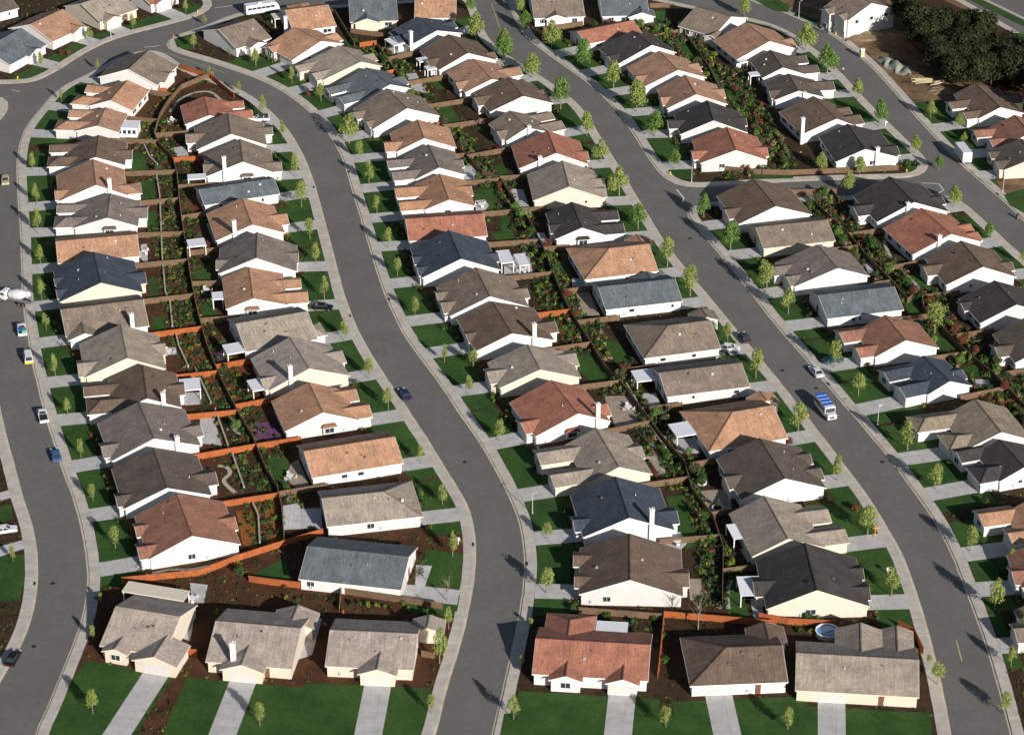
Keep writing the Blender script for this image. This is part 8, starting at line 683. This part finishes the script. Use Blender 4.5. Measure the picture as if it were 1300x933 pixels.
def heap(x, y, ax, ay, h, ang, mat, name, label, seed):
    rg = random.Random(seed); m = MB(); n = 22; H_ = {}; c, s = math.cos(ang), math.sin(ang)
    ph = [rg.uniform(0, 6) for _ in range(4)]
    for i in range(n+1):
        for j in range(n+1):
            u, v = i/n*2-1, j/n*2-1; e = max(0, 1-(u*u+v*v)); zz = h*e**.7*(.7+.2*math.sin(u*5+ph[0])*math.cos(v*6+ph[1])+.15*math.sin(v*11+u*4+ph[2]))+rg.uniform(-.08, .08)*e
            X, Y = u*ax, v*ay; H_[i, j] = (X*c-Y*s, X*s+Y*c, max(0, zz)-.03 if e > 0 else -.05)
    for i in range(n):
        for j in range(n):
            q = [H_[i, j], H_[i+1, j], H_[i+1, j+1], H_[i, j+1]]
            if max(p[2] for p in q) > 0: m.face(q)
    o = m.obj(name, mat, None, True); o.location = (x, y, 0); tag(o, label, 'dirt mound', None, 'stuff')
ff = MB(); r = random.Random(31)
for d in HD:
    if d[9] not in 'WE': continue
    c, s = math.cos(d[3]), math.sin(d[3]); W, D = d[4], d[5]; sg = -1 if d[9] == 'W' else 1
    for _ in range(26):
        y = r.uniform(-1.2, D+1); x = sg*(W/2+r.uniform(.2, 1.7)); px_, py_ = d[2][0]+c*x-s*y, d[2][1]+s*x+c*y
        if abs(y-d[18]) < 3 or any(a <= px_ <= c_ and b_ <= py_ <= d_ and in_poly(P, px_, py_) for (a, b_, c_, d_), P in DRB): continue
        cl = r.choices([0, 1, 2, 3], [5, 2, 5, 1.5])[0]; rad = r.uniform(.25, .65); hh = r.uniform(.4, 1.4)
        for _ in range(22):
            dd = Vector((r.gauss(0, 1), r.gauss(0, 1), r.gauss(0, 1))).normalized(); p = Vector((px_, py_, hh*.5))+Vector((dd.x*rad, dd.y*rad, dd.z*hh*.5))
            nn = (dd+Vector((0, 0, .3))).normalized(); u = nn.orthogonal().normalized(); v = nn.cross(u); s_ = r.uniform(.1, .2)
            ff.face([p-u*s_, p-v*s_*.7, p+u*s_, p+v*s_*.7], cl)
tag(ff.obj('foundation_planting', ['green', 'lime', 'darkleaf', 'redleaf']), 'low shrubs massed along the street fronts of the houses', 'planting', None, 'stuff')
dx, dy = PTS['dirt0']
heap(dx+7, dy-4, 6, 4, .9, .2, 'sandsoil', 'dirt_mound', 'pale sandy mound on the building plot below the two-storey house', 1)
heap(dx+21, dy-13, 9, 4.5, 1.3, -1.0, 'reddirt', 'dirt_mound', 'reddish earth mound between the gravel pile and the oak wood', 2)
heap(dx+17, dy-30, 4, 2.6, 1.0, -.9, 'dirt', 'dirt_mound', 'brown earth mound between the gravel pile and the street', 3)
heap(dx+23, dy-40, 4, 3, .8, .4, 'sandsoil', 'dirt_mound', 'small pale earth mound below the plank stack', 4)
# oak wood at the upper right
OK = [crown_mesh('crown', 'oak', 1., .8, 3600, .075, 300+i, 16, 1.15) for i in range(4)]
OT = [trunk_mesh('trunk', 1.1, .07, 320+i, 'darkbark', .5, 8) for i in range(2)]
w0, w1, w2, w3 = PTS['wd0'], PTS['wd1'], PTS['wd2'], PTS['wd3']
k = 0; rr = random.Random(21)
okl = []
for i in range(11):
    for j in range(5):
        a = (i+rr.uniform(.1, .9))/11; b = (j+rr.uniform(.1, .9))/5
        x = (w0[0]*(1-a)+w1[0]*a)*(1-b)+(w3[0]*(1-a)+w2[0]*a)*b; y = (w0[1]*(1-a)+w1[1]*a)*(1-b)+(w3[1]*(1-a)+w2[1]*a)*b
        if any(math.dist((x, y), q[:2]) < 4.2 for q in okl): continue
        if math.dist((x, y), (121, 130)) < 13: continue
        okl.append((x, y, a, b))
okl.sort(key=lambda q: (-round(q[1]/9), q[0]))
rowc = {}
for (x, y, a, b) in okl:
    s = rr.uniform(4.4, 6.0); root = link('oak_tree', None, None, (x, y, -.1), rr.uniform(0, 6.28)); root.scale = (s, s, s*rr.uniform(.85, 1.1))
    link('trunk', OT[k % 2], root); link('crown', OK[k % 4], root); k += 1
    ry = -round(y/9); rowc.setdefault(ry, []).append(root)
for ri, ry in enumerate(sorted(rowc)):
    for ci, o in enumerate(rowc[ry]):
        tag(o, 'dark oak, '+ORD[ci]+' from the left in the '+ORD[ri]+' line down of the wood', 'tree', 'dark oaks of the upper right wood')

# ------------------------------------------------------------------ vehicles
def wheels(root, xs, y, r_, w=.22):
    for x in xs:
        for s in (-1, 1):
            m = MB(); m.tube((x, s*y-w/2, r_), (x, s*y+w/2, r_), r_, r_, 16); o = m.obj('wheel', 'tyre', root)
            m = MB(); m.tube((x, s*(y+w/2), r_), (x, s*(y+w/2+.01), r_), r_*.58, r_*.5, 12); m.obj('rim', 'rim', o)
def bevel(o, w=.06, seg=2):
    bm = bmesh.new(); bm.from_mesh(o.data); bmesh.ops.remove_doubles(bm, verts=bm.verts, dist=.0005); bmesh.ops.recalc_face_normals(bm, faces=bm.faces)
    bmesh.ops.bevel(bm, geom=[e for e in bm.edges if e.calc_face_angle(0) > .5], offset=w, segments=seg, affect='EDGES', clamp_overlap=True); bm.to_mesh(o.data); bm.free()
def lights(root, x0, x1, y, z):
    for s in (-1, 1):
        m = MB(); m.box((x1-.03, s*y-.18, z-.08), (x1+.03, s*y+.18, z+.08)); m.obj('headlight', 'lamp', root)
        m = MB(); m.box((x0-.03, s*y-.14, z-.08), (x0+.03, s*y+.14, z+.1)); m.obj('tail_light', 'lampred', root)
def car(root, col, L=4.6, W=1.8, H=1.42, kind='car'):
    if kind == 'pickup':
        prof = [(-L/2, .35), (-L/2, .95), (-L*.02, .98), (-L*.02, 1.0), (L*.2, 1.02), (L*.47, .92), (L/2, .7), (L/2, .35)]
        cab = [(-L*.03, .97), (.0, 1.68), (L*.16, 1.68), (L*.27, .97)]
    elif kind in ('suv', 'van'):
        prof = [(-L/2, .35), (-L/2, 1.0), (L*.25, 1.02), (L*.46, .9), (L/2, .65), (L/2, .35)]
        cab = [(-L*.48, .98), (-L*.44, 1.72), (L*.1, 1.74), (L*.28, .98)]
        if kind == 'van': cab = [(-L*.49, .98), (-L*.47, 1.95), (L*.16, 1.95), (L*.36, .95)]
    else:
        prof = [(-L/2, .32), (-L/2, .82), (-L*.3, .93), (L*.18, .93), (L*.45, .78), (L/2, .6), (L/2, .32)]
        cab = [(-L*.38, .9), (-L*.24, H), (L*.06, H), (L*.22, .9)]
    m = MB(); m.prism(prof, -W/2, W/2); b = m.obj('body', 'car_'+col, root); bevel(b, .1, 3)
    m = MB(); iw = W/2-.1; tw = W/2-.25; n = len(cab)
    A = [(x, -(iw if z < 1.1 else tw), z) for x, z in cab]; B = [(x, (iw if z < 1.1 else tw), z) for x, z in cab]
    for i in range(n): j = (i+1) % n; m.face([A[i], A[j], B[j], B[i]])
    m.face(A[::-1]); m.face(B); cb = m.obj('cabin_glass', 'glass', root); bevel(cb, .05, 2)
    zt = max(z for _, z in cab); xs = [x for x, z in cab if z == zt]
    m = MB(); m.box((min(xs)-.04, -tw-.02, zt-.03), (max(xs)+.04, tw+.02, zt+.04)); rf = m.obj('car_roof', 'car_'+col, root); bevel(rf, .03, 1)
    m = MB()
    for s in (-1, 1):
        for i in (0, 1, 2, 3):
            x, z = cab[i]
        m.bar((cab[0][0], s*iw, cab[0][1]), (cab[1][0], s*tw, cab[1][1]), .09, .09); m.bar((cab[3][0], s*iw, cab[3][1]), (cab[2][0], s*tw, cab[2][1]), .08, .08)
        xm = (cab[1][0]+cab[2][0])/2; m.bar((xm, s*iw, .95), (xm, s*tw, zt), .08, .08)
    m.obj('pillar', 'car_'+col, root)
    if kind == 'pickup':
        m = MB(); m.box((-L/2+.12, -W/2+.14, .97), (-L*.05, W/2-.14, 1.0)); m.obj('load_bed', 'tyre', root)
    wheels(root, (-L*.3, L*.31), W/2-.12, .32); lights(root, -L/2, L/2, W/2-.3, .68)
def bigbox(root, L, W, z0, z1, mat, name='body', x0=None):
    m = MB(); x0 = -L/2 if x0 is None else x0; m.box((x0, -W/2, z0), (x0+L, W/2, z1)); o = m.obj(name, mat, root); bevel(o, .08, 2); return o
def window_strip(root, x0, x1, y, z0, z1, n):
    for s in (-1, 1):
        for i in range(n):
            a = x0+(x1-x0)*i/n; m = MB(); m.box((a+.08, s*y-.015, z0), (a+(x1-x0)/n-.08, s*y+.015, z1)); m.obj('window', 'glass', root)
for i, (k, x, y, a, z, col, lab, cat) in enumerate(VD):
    nm = {'car': 'parked_car', 'suv': 'station_wagon', 'van': 'parked_van', 'pickup': 'pickup_truck', 'bus': 'shuttle_bus', 'boxtruck': 'box_trailer', 'rv': 'motorhome', 'mixer': 'mixer_truck', 'utility': 'work_truck'}[k]
    root = link(nm, None, None, (x, y, z+.006), a); tag(root, lab, cat)
    if k in ('car', 'suv', 'pickup', 'van'):
        car(root, col, {'car': 4.6, 'suv': 4.6, 'pickup': 5.3, 'van': 4.9}[k], 1.85, 1.42, k)
        if lab.startswith('white van'): m = MB(); m.box((-2.56, -.9, .35), (-2.44, .9, .8)); m.obj('bumper', 'yellow', root)
        if lab.startswith('white pickup'): m = MB(); m.box((1.3, -.8, .98), (2.3, .8, 1.04)); m.obj('bonnet', 'stripe', root)
    elif k == 'bus':
        bigbox(root, 6.0, 2.3, .45, 2.75, 'car_white', 'body', -3.7); bigbox(root, 1.25, 2.0, .45, 1.5, 'car_white', 'bonnet', 2.3)
        m = MB(); m.face([(2.31, -1.0, 1.5), (2.31, 1.0, 1.5), (2.31, 1.0, 2.45), (2.31, -1.0, 2.45)]); m.obj('windscreen', 'glass', root)
        window_strip(root, -3.5, 2.0, 1.155, 1.5, 2.3, 6)
        for q in range(4): m = MB(); m.box((-3.6+q*1.35, -1.05, 2.75), (-3.6+q*1.35+.95, 1.05, 2.80)); m.obj('roof_stripe', 'stripe', root)
        m = MB(); m.box((3.54, -.5, .75), (3.58, .5, 1.15)); m.obj('grille', 'tyre', root)
        wheels(root, (-2.3, 2.7), 1.0, .42); lights(root, -3.7, 3.55, .8, .95)
    elif k == 'rv':
        bigbox(root, 8.6, 2.4, .5, 3.0, 'car_white', 'body', -4.6); m = MB(); m.prism([(4.0, .5), (4.0, 3.0), (4.35, 2.6), (4.9, 1.6), (5.0, .5)], -1.15, 1.15); bevel(m.obj('cab', 'car_white', root), .06)
        m = MB(); m.face([(4.40, -1.05, 2.62), (4.93, -1.05, 1.65), (4.93, 1.05, 1.65), (4.40, 1.05, 2.62)]); m.obj('windscreen', 'glass', root)
        window_strip(root, -4.2, 3.6, 1.205, 1.7, 2.3, 6); m = MB(); m.box((-1, -.5, 3.0), (.1, .5, 3.25)); m.obj('air_conditioner', 'trim', root); wheels(root, (-2.6, 3.2), 1.05, .42); lights(root, -4.6, 5.0, .9, .8)
    elif k == 'boxtruck':
        bigbox(root, 6.4, 2.4, .7, 3.3, 'car_white', 'box', -3.2); m = MB()
        for q in range(5): m.box((-3.24, -1.05, .9+q*.45), (-3.2, 1.05, 1.3+q*.45))
        m.obj('roller_door', 'trim', root); m = MB(); m.box((-3.2, -.5, .45), (4.2, .5, .7)); m.obj('chassis', 'tyre', root); wheels(root, (-1.2, -.2), 1.0, .4); lights(root, -3.2, 3.2, .9, .6)
    elif k == 'utility':
        car(root, 'white', 5.0, 1.9, 1.42, 'pickup'); m = MB()
        m.box((-2.3, -.8, 1.0), (-1.5, .1, 1.5)); m.obj('load', 'tank', root); m = MB(); m.box((-1.4, -.1, 1.0), (-.4, .75, 1.4)); m.obj('load', 'stripe', root); m = MB(); m.box((-2.45, -.95, 1.0), (-.2, -.88, 1.25)); m.box((-2.45, .88, 1.0), (-.2, .95, 1.25)); m.obj('side_rail', 'trim', root)
    else:
        m = MB(); m.box((-4.2, -.45, .7), (3.4, .45, .95)); m.obj('chassis', 'rim', root)
        m = MB(); m.prism([(2.0, .7), (2.0, 2.55), (2.2, 2.7), (3.3, 2.7), (3.6, 1.8), (4.4, 1.7), (4.5, .7)], -1.15, 1.15); bevel(m.obj('cab', 'car_white', root), .08)
        m = MB(); m.face([(3.34, -1.0, 2.6), (3.63, -1.0, 1.85), (3.63, 1.0, 1.85), (3.34, 1.0, 2.6)]); m.obj('windscreen', 'glass', root)
        m = MB(); m.box((2.3, -1.17, 1.8), (3.2, -1.155, 2.4)); m.box((2.3, 1.155, 1.8), (3.2, 1.17, 2.4)); m.obj('window', 'glass', root)
        m = MB(); prev = None
        prof = [(1.6, .55, 2.0), (1.1, 1.0, 2.05), (-.4, 1.22, 2.25), (-1.6, 1.15, 2.45), (-3.2, .55, 2.9)]
        n = 20; rings = [[Vector((x_, math.cos(2*PI*q/n)*r_, zz+math.sin(2*PI*q/n)*r_)) for q in range(n)] for x_, r_, zz in prof]
        for A, B in zip(rings, rings[1:]):
            for q in range(n): m.face([A[q], A[(q+1) % n], B[(q+1) % n], B[q]])
        m.face(rings[0]); m.face(rings[-1][::-1]); m.obj('drum', 'car_white', root, True)
        m = MB(); m.prism([(-3.3, 3.4), (-3.9, 3.0), (-3.9, 2.6), (-3.2, 2.2)], -.5, .5); m.obj('hopper', 'car_white', root); m = MB(); m.bar((-3.8, 0, 2.4), (-4.8, 0, 1.3), .5, .12); m.obj('chute', 'rim', root)
        wheels(root, (3.3, -1.6, -2.7), 1.0, .48, .35)

# ------------------------------------------------------------------ small street things
SL_ = {'hydrant': ['yellow fire hydrant at the left street corner by the blue-grey roof', 'yellow fire hydrant on the corner lawn at the top left junction', 'yellow fire hydrant on the corner lawn above the connecting street', 'yellow fire hydrant beside the two-storey house driveway', 'yellow fire hydrant at the end of the connecting street'],
 'lamp': ['slim pale street lamp on the lawn right of the bus street', 'slim street lamp on the lawn right of the lower middle street', 'street lamp on the bare verge at the right edge', 'street lamp at the top right before the two-storey house', 'street lamp at the top left beside the beige-roofed house', 'street lamp on the corner lawn by the connecting street'],
 'mailbox': ['white mailbox post beside the far right street kerb', 'white mailbox on the lawn near the bottom middle bend', 'white mailbox on the lawn at the lower right street', 'white mailbox on the lawn left of the bus']}
cn = {}
for (k, x, y, a, z, px, py) in SD:
    i = cn.get(k, 0); cn[k] = i+1
    if k == 'hydrant':
        m = MB(); m.tube((0, 0, 0), (0, 0, .62), .14, .13, 12); m.tube((0, 0, .62), (0, 0, .8), .13, .04, 12); m.tube((-.22, 0, .45), (.22, 0, .45), .06, .06, 8); m.tube((0, 0, 0), (0, 0, .06), .2, .2, 12); m.tube((0, -.2, .45), (0, 0, .45), .08, .08, 8)
        o = m.obj('fire_hydrant', 'yellow'); o.location = (x, y, z); tag(o, SL_[k][i], 'hydrant', 'yellow fire hydrants')
    elif k == 'drain':
        m = MB(); m.box((-.6, -.06, -.1), (.6, .3, .03)); m.box((-.5, -.1, -.125), (.5, .0, .0)); o = m.obj('storm_drain', 'tyre'); o.location = (x, y, 0); o.rotation_euler.z = a
        tag(o, 'kerb storm drain near the '+short[nearest_house(x, y)], 'drain', 'storm drains in the kerbs')
    elif k == 'lamp':
        root = link('street_lamp', None, None, (x, y, 0), a); m = MB(); m.tube((0, 0, 0), (0, 0, 4.6), .09, .055, 10); m.tube((0, 0, 0), (0, 0, .3), .16, .12, 10); m.tube((0, 0, 4.55), (0, .7, 4.75), .045, .04, 8); m.obj('pole', 'metal', root)
        m = MB(); m.box((-.12, .6, 4.69), (.12, 1.0, 4.82)); bevel(m.obj('lamp_head', 'metal', root), .04); tag(root, SL_[k][i], 'street lamp', 'street lamps')
    elif k == 'mailbox':
        root = link('mailbox', None, None, (x, y, 0), a); m = MB(); m.box((-.07, -.07, 0), (.07, .07, 1.0)); m.obj('post', 'trim', root); m = MB(); m.prism([(-.3, 1.0), (-.3, 1.3), (-.2, 1.42), (.2, 1.42), (.3, 1.3), (.3, 1.0)], -.32, .32); m.obj('box', 'trim', root)
        tag(root, SL_[k][i], 'mailbox', 'white mailboxes')
    elif k == 'tsign':
        root = link('yard_sign', None, None, (x, y, 0), .2); m = MB(); m.box((-.07, -.07, 0), (.07, .07, 2.0)); m.obj('post', 'orangep', root); m = MB(); m.box((-.35, -.06, 2.0), (.85, .06, 2.14)); m.obj('arm', 'orangep', root); tag(root, 'orange T-shaped sign post on the lawn beside the lower right street', 'sign')
    elif k == 'manhole':
        m = MB(); m.tube((0, 0, 0), (0, 0, .012), .45, .45, 20); o = m.obj('manhole_cover', 'tyre'); o.location = (x, y, -.14); tag(o, 'dark manhole cover in the street near the '+short[nearest_house(x, y)], 'manhole', 'manhole covers')
    elif k == 'toilet':
        root = link('portable_toilet', None, None, (x, y, 0), a); m = MB(); m.box((-.55, -.55, .1), (.55, .55, 2.1)); bevel(m.obj('cabin', 'lumber', root), .05); m = MB(); m.prism([(-.6, 2.1), (-.45, 2.35), (.45, 2.35), (.6, 2.1)], -.6, .6); m.obj('toilet_roof', 'cover', root); m = MB(); m.box((-.35, -.58, .2), (.35, -.55, 1.95)); m.obj('door', 'trim', root); tag(root, 'pale portable toilet standing at the kerb of the building plot', 'portable toilet')
    elif k == 'pool':
        root = link('swimming_pool', None, None, (x, y, 0)); m = MB(); n = 12; r0, r1 = 2.0, 2.25
        for q in range(n):
            A, B = 2*PI*q/n, 2*PI*(q+1)/n; ca, sa, cb, sb = math.cos(A), math.sin(A), math.cos(B), math.sin(B)
            m.face([(r0*ca, r0*sa, 1.2), (r1*ca, r1*sa, 1.2), (r1*cb, r1*sb, 1.2), (r0*cb, r0*sb, 1.2)]); m.face([(r1*ca, r1*sa, 1.2), (r1*ca, r1*sa, 1.08), (r1*cb, r1*sb, 1.08), (r1*cb, r1*sb, 1.2)]); m.face([(r0*ca, r0*sa, .0), (r0*ca, r0*sa, 1.2), (r0*cb, r0*sb, 1.2), (r0*cb, r0*sb, .0)])
        m.obj('rim', 'trim', root); m = MB(); m.tube((0, 0, 0), (0, 0, 1.08), 2.06, 2.06, 12, caps=False); m.obj('pool_wall', 'tint', root); m = MB(); m.face([(1.98*math.cos(2*PI*q/12), 1.98*math.sin(2*PI*q/12), 1.0) for q in range(12)]); m.obj('pool_water', 'water', root)
        tag(root, 'round above-ground pool with blue water behind the lowest orange fence', 'pool')
    elif k == 'gravel':
        m = MB(); n = 26; H_ = {}
        rg = random.Random(9)
        for i_ in range(n+1):
            for j_ in range(n+1):
                u, v = i_/n*2-1, j_/n*2-1; e = max(0, 1-(u*u+v*v)); zz = 1.5*e**.6*(.62+.38*math.cos(v*9+u*3))+rg.uniform(-.06, .06)*e
                H_[i_, j_] = (u*2.6*.88+v*7.2*.47+.4*math.sin(v*9), v*-7.2*.88+u*2.6*.47, max(0, zz)-.02 if e > 0 else -.05)
        for i_ in range(n):
            for j_ in range(n):
                q = [H_[i_, j_], H_[i_+1, j_], H_[i_+1, j_+1], H_[i_, j_+1]]
                if max(p[2] for p in q) > 0: m.face(q)
        o = m.obj('gravel_pile', 'gravel', None, True); o.location = (x, y, 0); tag(o, 'long ridged pile of grey-green gravel on the building plot', 'gravel', None, 'stuff')
    elif k in ('lumber', 'lumber2'):
        m = MB(); rg = random.Random(px)
        for q in range(14 if k == 'lumber' else 9):
            aa = rg.uniform(-.15, .15)+(.1 if k == 'lumber' else .6); c_ = Vector((rg.uniform(-.8, .8), rg.uniform(-1.3, 1.3), .12+.13*(q % 4))); dd = Vector((math.cos(aa), math.sin(aa), 0))*(2.4 if k == 'lumber' else 1.6); m.bar(c_-dd, c_+dd, .3, .12)
        o = m.obj('lumber_stack', 'lumber'); o.location = (x, y, 0); tag(o, 'long stack of pale planks on the building plot' if k == 'lumber' else 'smaller scattered plank heap right of the long stack', 'planks')
    elif k == 'cone':
        m = MB(); m.box((-.2, -.2, 0), (.2, .2, .04)); m.tube((0, 0, .04), (0, 0, .7), .15, .03, 12); o = m.obj('traffic_cone', 'orangep'); o.location = (x, y, z); tag(o, 'orange cone at the kerb left of the bus' if i == 0 else 'orange cone at the top left street corner', 'cone', 'orange traffic cones')
    elif k == 'bin':
        root = link('trash_bin', None, None, (x, y, 0), a); m = MB(); m.prism([(-.26, 0), (-.32, 1.0), (.32, 1.0), (.26, 0)], -.3, .3); m.obj('bin_body', 'fold', root); m = MB(); m.box((-.35, -.34, 1.0), (.35, .34, 1.08)); m.obj('lid', 'tyre', root); tag(root, 'brown wheeled trash bin at the kerb on the far right', 'bin')

# tables and planters in the yards
TL = ['round pale table on a patio beside the beige roof of the first row', 'white garden table beside the tan roof at the middle of the first row', 'white garden table behind the tan roofs of the second row', 'white garden table on the patio right of the navy roof, row three', 'white table on the curved patio below the second row', 'pale patio table at the rear of the tan-orange roof in row three',
 'small white table in the walled top left garden', 'table beside the bins above the first bottom row house', 'white table behind the red roof of the third row', 'white table on the patio behind the navy roof near the bottom']
for i, (x, y) in enumerate(TBL):
    root = link('garden_table', None, None, (x, y, .04)); m = MB(); m.tube((0, 0, .7), (0, 0, .76), .75, .75, 20); m.obj('table_top', 'trim', root); m = MB(); m.tube((0, 0, 0), (0, 0, .7), .06, .06, 8); m.tube((0, 0, 0), (0, 0, .05), .35, .3, 12); m.obj('table_leg', 'metal', root)
    tag(root, TL[i], 'table', 'garden tables')
    for q in range(3):
        a = q*2.1+i; c = link('garden_chair', None, None, (x+1.15*math.cos(a), y+1.15*math.sin(a), .04), a); m = MB(); m.box((-.25, -.25, .42), (.25, .25, .47)); m.obj('seat', 'trim', c); m = MB(); m.box((.2, -.25, .47), (.25, .25, .9)); m.obj('backrest', 'trim', c)
        for sx in (-.21, .21):
            for sy in (-.21, .21): m = MB(); m.box((sx-.025, sy-.025, 0), (sx+.025, sy+.025, .42)); m.obj('leg', 'metal', c)
        tag(c, 'chair at '+TL[i], 'chair', 'chairs at garden table '+ORD[i])
PL_ = ['white round planter with a small tree, upper one on the patio behind the charcoal roofs', 'round planter, lower one on the patio behind the charcoal roofs']
for i, (x, y) in enumerate(PLT):
    root = link('round_planter', None, None, (x, y, .04)); m = MB()
    for q in range(18):
        A, B = 2*PI*q/18, 2*PI*(q+1)/18
        for r0, r1, z0, z1 in ((1.15, 1.15, 0, .4), (1.15, .95, .4, .4), (.95, .95, .4, .2)):
            m.face([(r0*math.cos(A), r0*math.sin(A), z0), (r0*math.cos(B), r0*math.sin(B), z0), (r1*math.cos(B), r1*math.sin(B), z1), (r1*math.cos(A), r1*math.sin(A), z1)])
    m.obj('planter_ring', 'trim', root); m = MB(); m.tube((0, 0, 0), (0, 0, .3), .96, .96, 18); m.obj('planter_soil', 'soil', root); tr = link('plant', SHM['olive'][0], root, (0, 0, .5)); tr.scale = (.6, .6, 1.4)
    tag(root, PL_[i], 'planter')

# ------------------------------------------------------------------ people
def person(x, y, a, top, lab):
    bm = bmesh.new(); skin = bm.verts.layers.skin.new() if hasattr(bm.verts.layers, 'skin') else None
    pts = [((0, 0, .95), .15), ((0, 0, 1.2), .15), ((0, 0, 1.42), .16), ((0, 0, 1.52), .07), ((0, .01, 1.66), .1),
        ((.1, 0, .88), .1), ((.12, .03, .48), .07), ((.13, 0, .08), .05), ((.13, .14, .04), .045), ((-.1, 0, .88), .1), ((-.13, -.03, .48), .07), ((-.15, -.02, .08), .05), ((-.15, .12, .04), .045),
        ((.2, 0, 1.42), .07), ((.27, 0, 1.14), .05), ((.26, .1, .9), .04), ((-.2, 0, 1.42), .07), ((-.27, 0, 1.14), .05), ((-.25, .12, .9), .04)]
    ed = [(0, 1), (1, 2), (2, 3), (3, 4), (0, 5), (5, 6), (6, 7), (7, 8), (0, 9), (9, 10), (10, 11), (11, 12), (2, 13), (13, 14), (14, 15), (2, 16), (16, 17), (17, 18)]
    for hand, s in ((15, 1), (18, -1)):
        hx, hy, hz = pts[hand][0]
        for q in range(4):
            n0 = len(pts); pts.append(((hx+s*.005, hy-.02+q*.016, hz-.09), .009)); pts.append(((hx-s*.01, hy-.015+q*.016, hz-.15+.01*(q % 3)), .008)); ed += [(hand, n0), (n0, n0+1)]
        n0 = len(pts); pts.append(((hx-s*.02, hy+.05, hz-.06), .010)); ed.append((hand, n0))
    me = bpy.data.meshes.new('person'); me.from_pydata([p for p, _ in pts], ed, [])
    bm.free(); tmp = bpy.data.objects.new('person', me); C.objects.link(tmp)
    md = tmp.modifiers.new('skin', 'SKIN')
    for i, (_, r_) in enumerate(pts): me.skin_vertices[0].data[i].radius = (r_, r_*.8)
    me.skin_vertices[0].data[0].use_root = True
    tmp.modifiers.new('sub', 'SUBSURF').levels = 1
    dg = bpy.context.evaluated_depsgraph_get(); out = bpy.data.meshes.new_from_object(tmp.evaluated_get(dg)); bpy.data.objects.remove(tmp)
    for m_ in ('skin', 'cloth_dark', top): out.materials.append(M[m_])
    for p in out.polygons:
        z = p.center.z; p.material_index = 1 if (z < .98 and abs(p.center.x) < .24) else (2 if z < 1.5 and not (z < 1.12 and abs(p.center.x) > .2) else 0)
    out.polygons.foreach_set('use_smooth', [True]*len(out.polygons))
    o = link('person', out, None, (x, y, -.14), a); m = MB()
    n = 10
    for i in range(5):
        for j in range(n):
            def S(i_, j_): th = i_/5*PI*.55; ph = 2*PI*j_/n; return Vector((.105*math.sin(th)*math.cos(ph), .01+.115*math.sin(th)*math.sin(ph)-.01, 1.68+.115*math.cos(th)))
            m.face([S(i, j), S(i+1, j), S(i+1, j+1), S(i, j+1)])
    m.obj('hair', 'hair', o, True); tag(o, lab, 'person')
for i, (x, y, lab) in enumerate(PD): person(x, y, 2.4+i, 'cloth_white' if i == 0 else 'cloth_blue', lab)

# ------------------------------------------------------------------ highway strip behind the wood
a, b = PTS['hr0'], PTS['hr1']
strip(a, b, 9, -.02, 'asphalt', 'road')
t = (Vector(b)-Vector(a)).normalized(); n = Vector((-t.y, t.x))
strip(Vector(a)+n*6.5, Vector(b)+n*6.5, 2.6, -.015, 'grass', 'road_verge'); strip(Vector(a)+n*8.8, Vector(b)+n*8.8, 1.2, .0, 'fcream', 'sidewalk')

# ------------------------------------------------------------------ light, sky, camera
SUN = Vector((1.22, -2.05, .93)).normalized(); EL = math.asin(SUN.z)
w = bpy.data.worlds.new('World'); scene.world = w; w.use_nodes = True; nt = w.node_tree
sky = nt.nodes.new('ShaderNodeTexSky'); sky.sky_type = 'NISHITA'; sky.sun_disc = False; sky.sun_elevation = EL; sky.sun_rotation = math.atan2(SUN.x, SUN.y)
nt.links.new(sky.outputs[0], nt.nodes['Background'].inputs[0]); nt.nodes['Background'].inputs[1].default_value = .054
l = bpy.data.lights.new('sun', 'SUN'); l.energy = 5.0; l.angle = math.radians(.5); l.color = (1, .93, .85)
o = bpy.data.objects.new('sun', l); C.objects.link(o); o.rotation_euler = (-SUN).to_track_quat('-Z', 'Y').to_euler()
cd = bpy.data.cameras.new('camera'); cam = bpy.data.objects.new('camera', cd); C.objects.link(cam)
cd.sensor_width = 36; cd.lens = 36*3400/1300; cd.clip_start = 5; cd.clip_end = 6000
cam.location = (0, CAMY, 285); cam.rotation_euler = (math.radians(60), 0, 0)
scene.camera = cam
vs = scene.view_settings; vs.view_transform = 'Standard'; vs.look = 'None'; vs.exposure = .33; vs.gamma = 1
scene.render.engine = 'CYCLES'
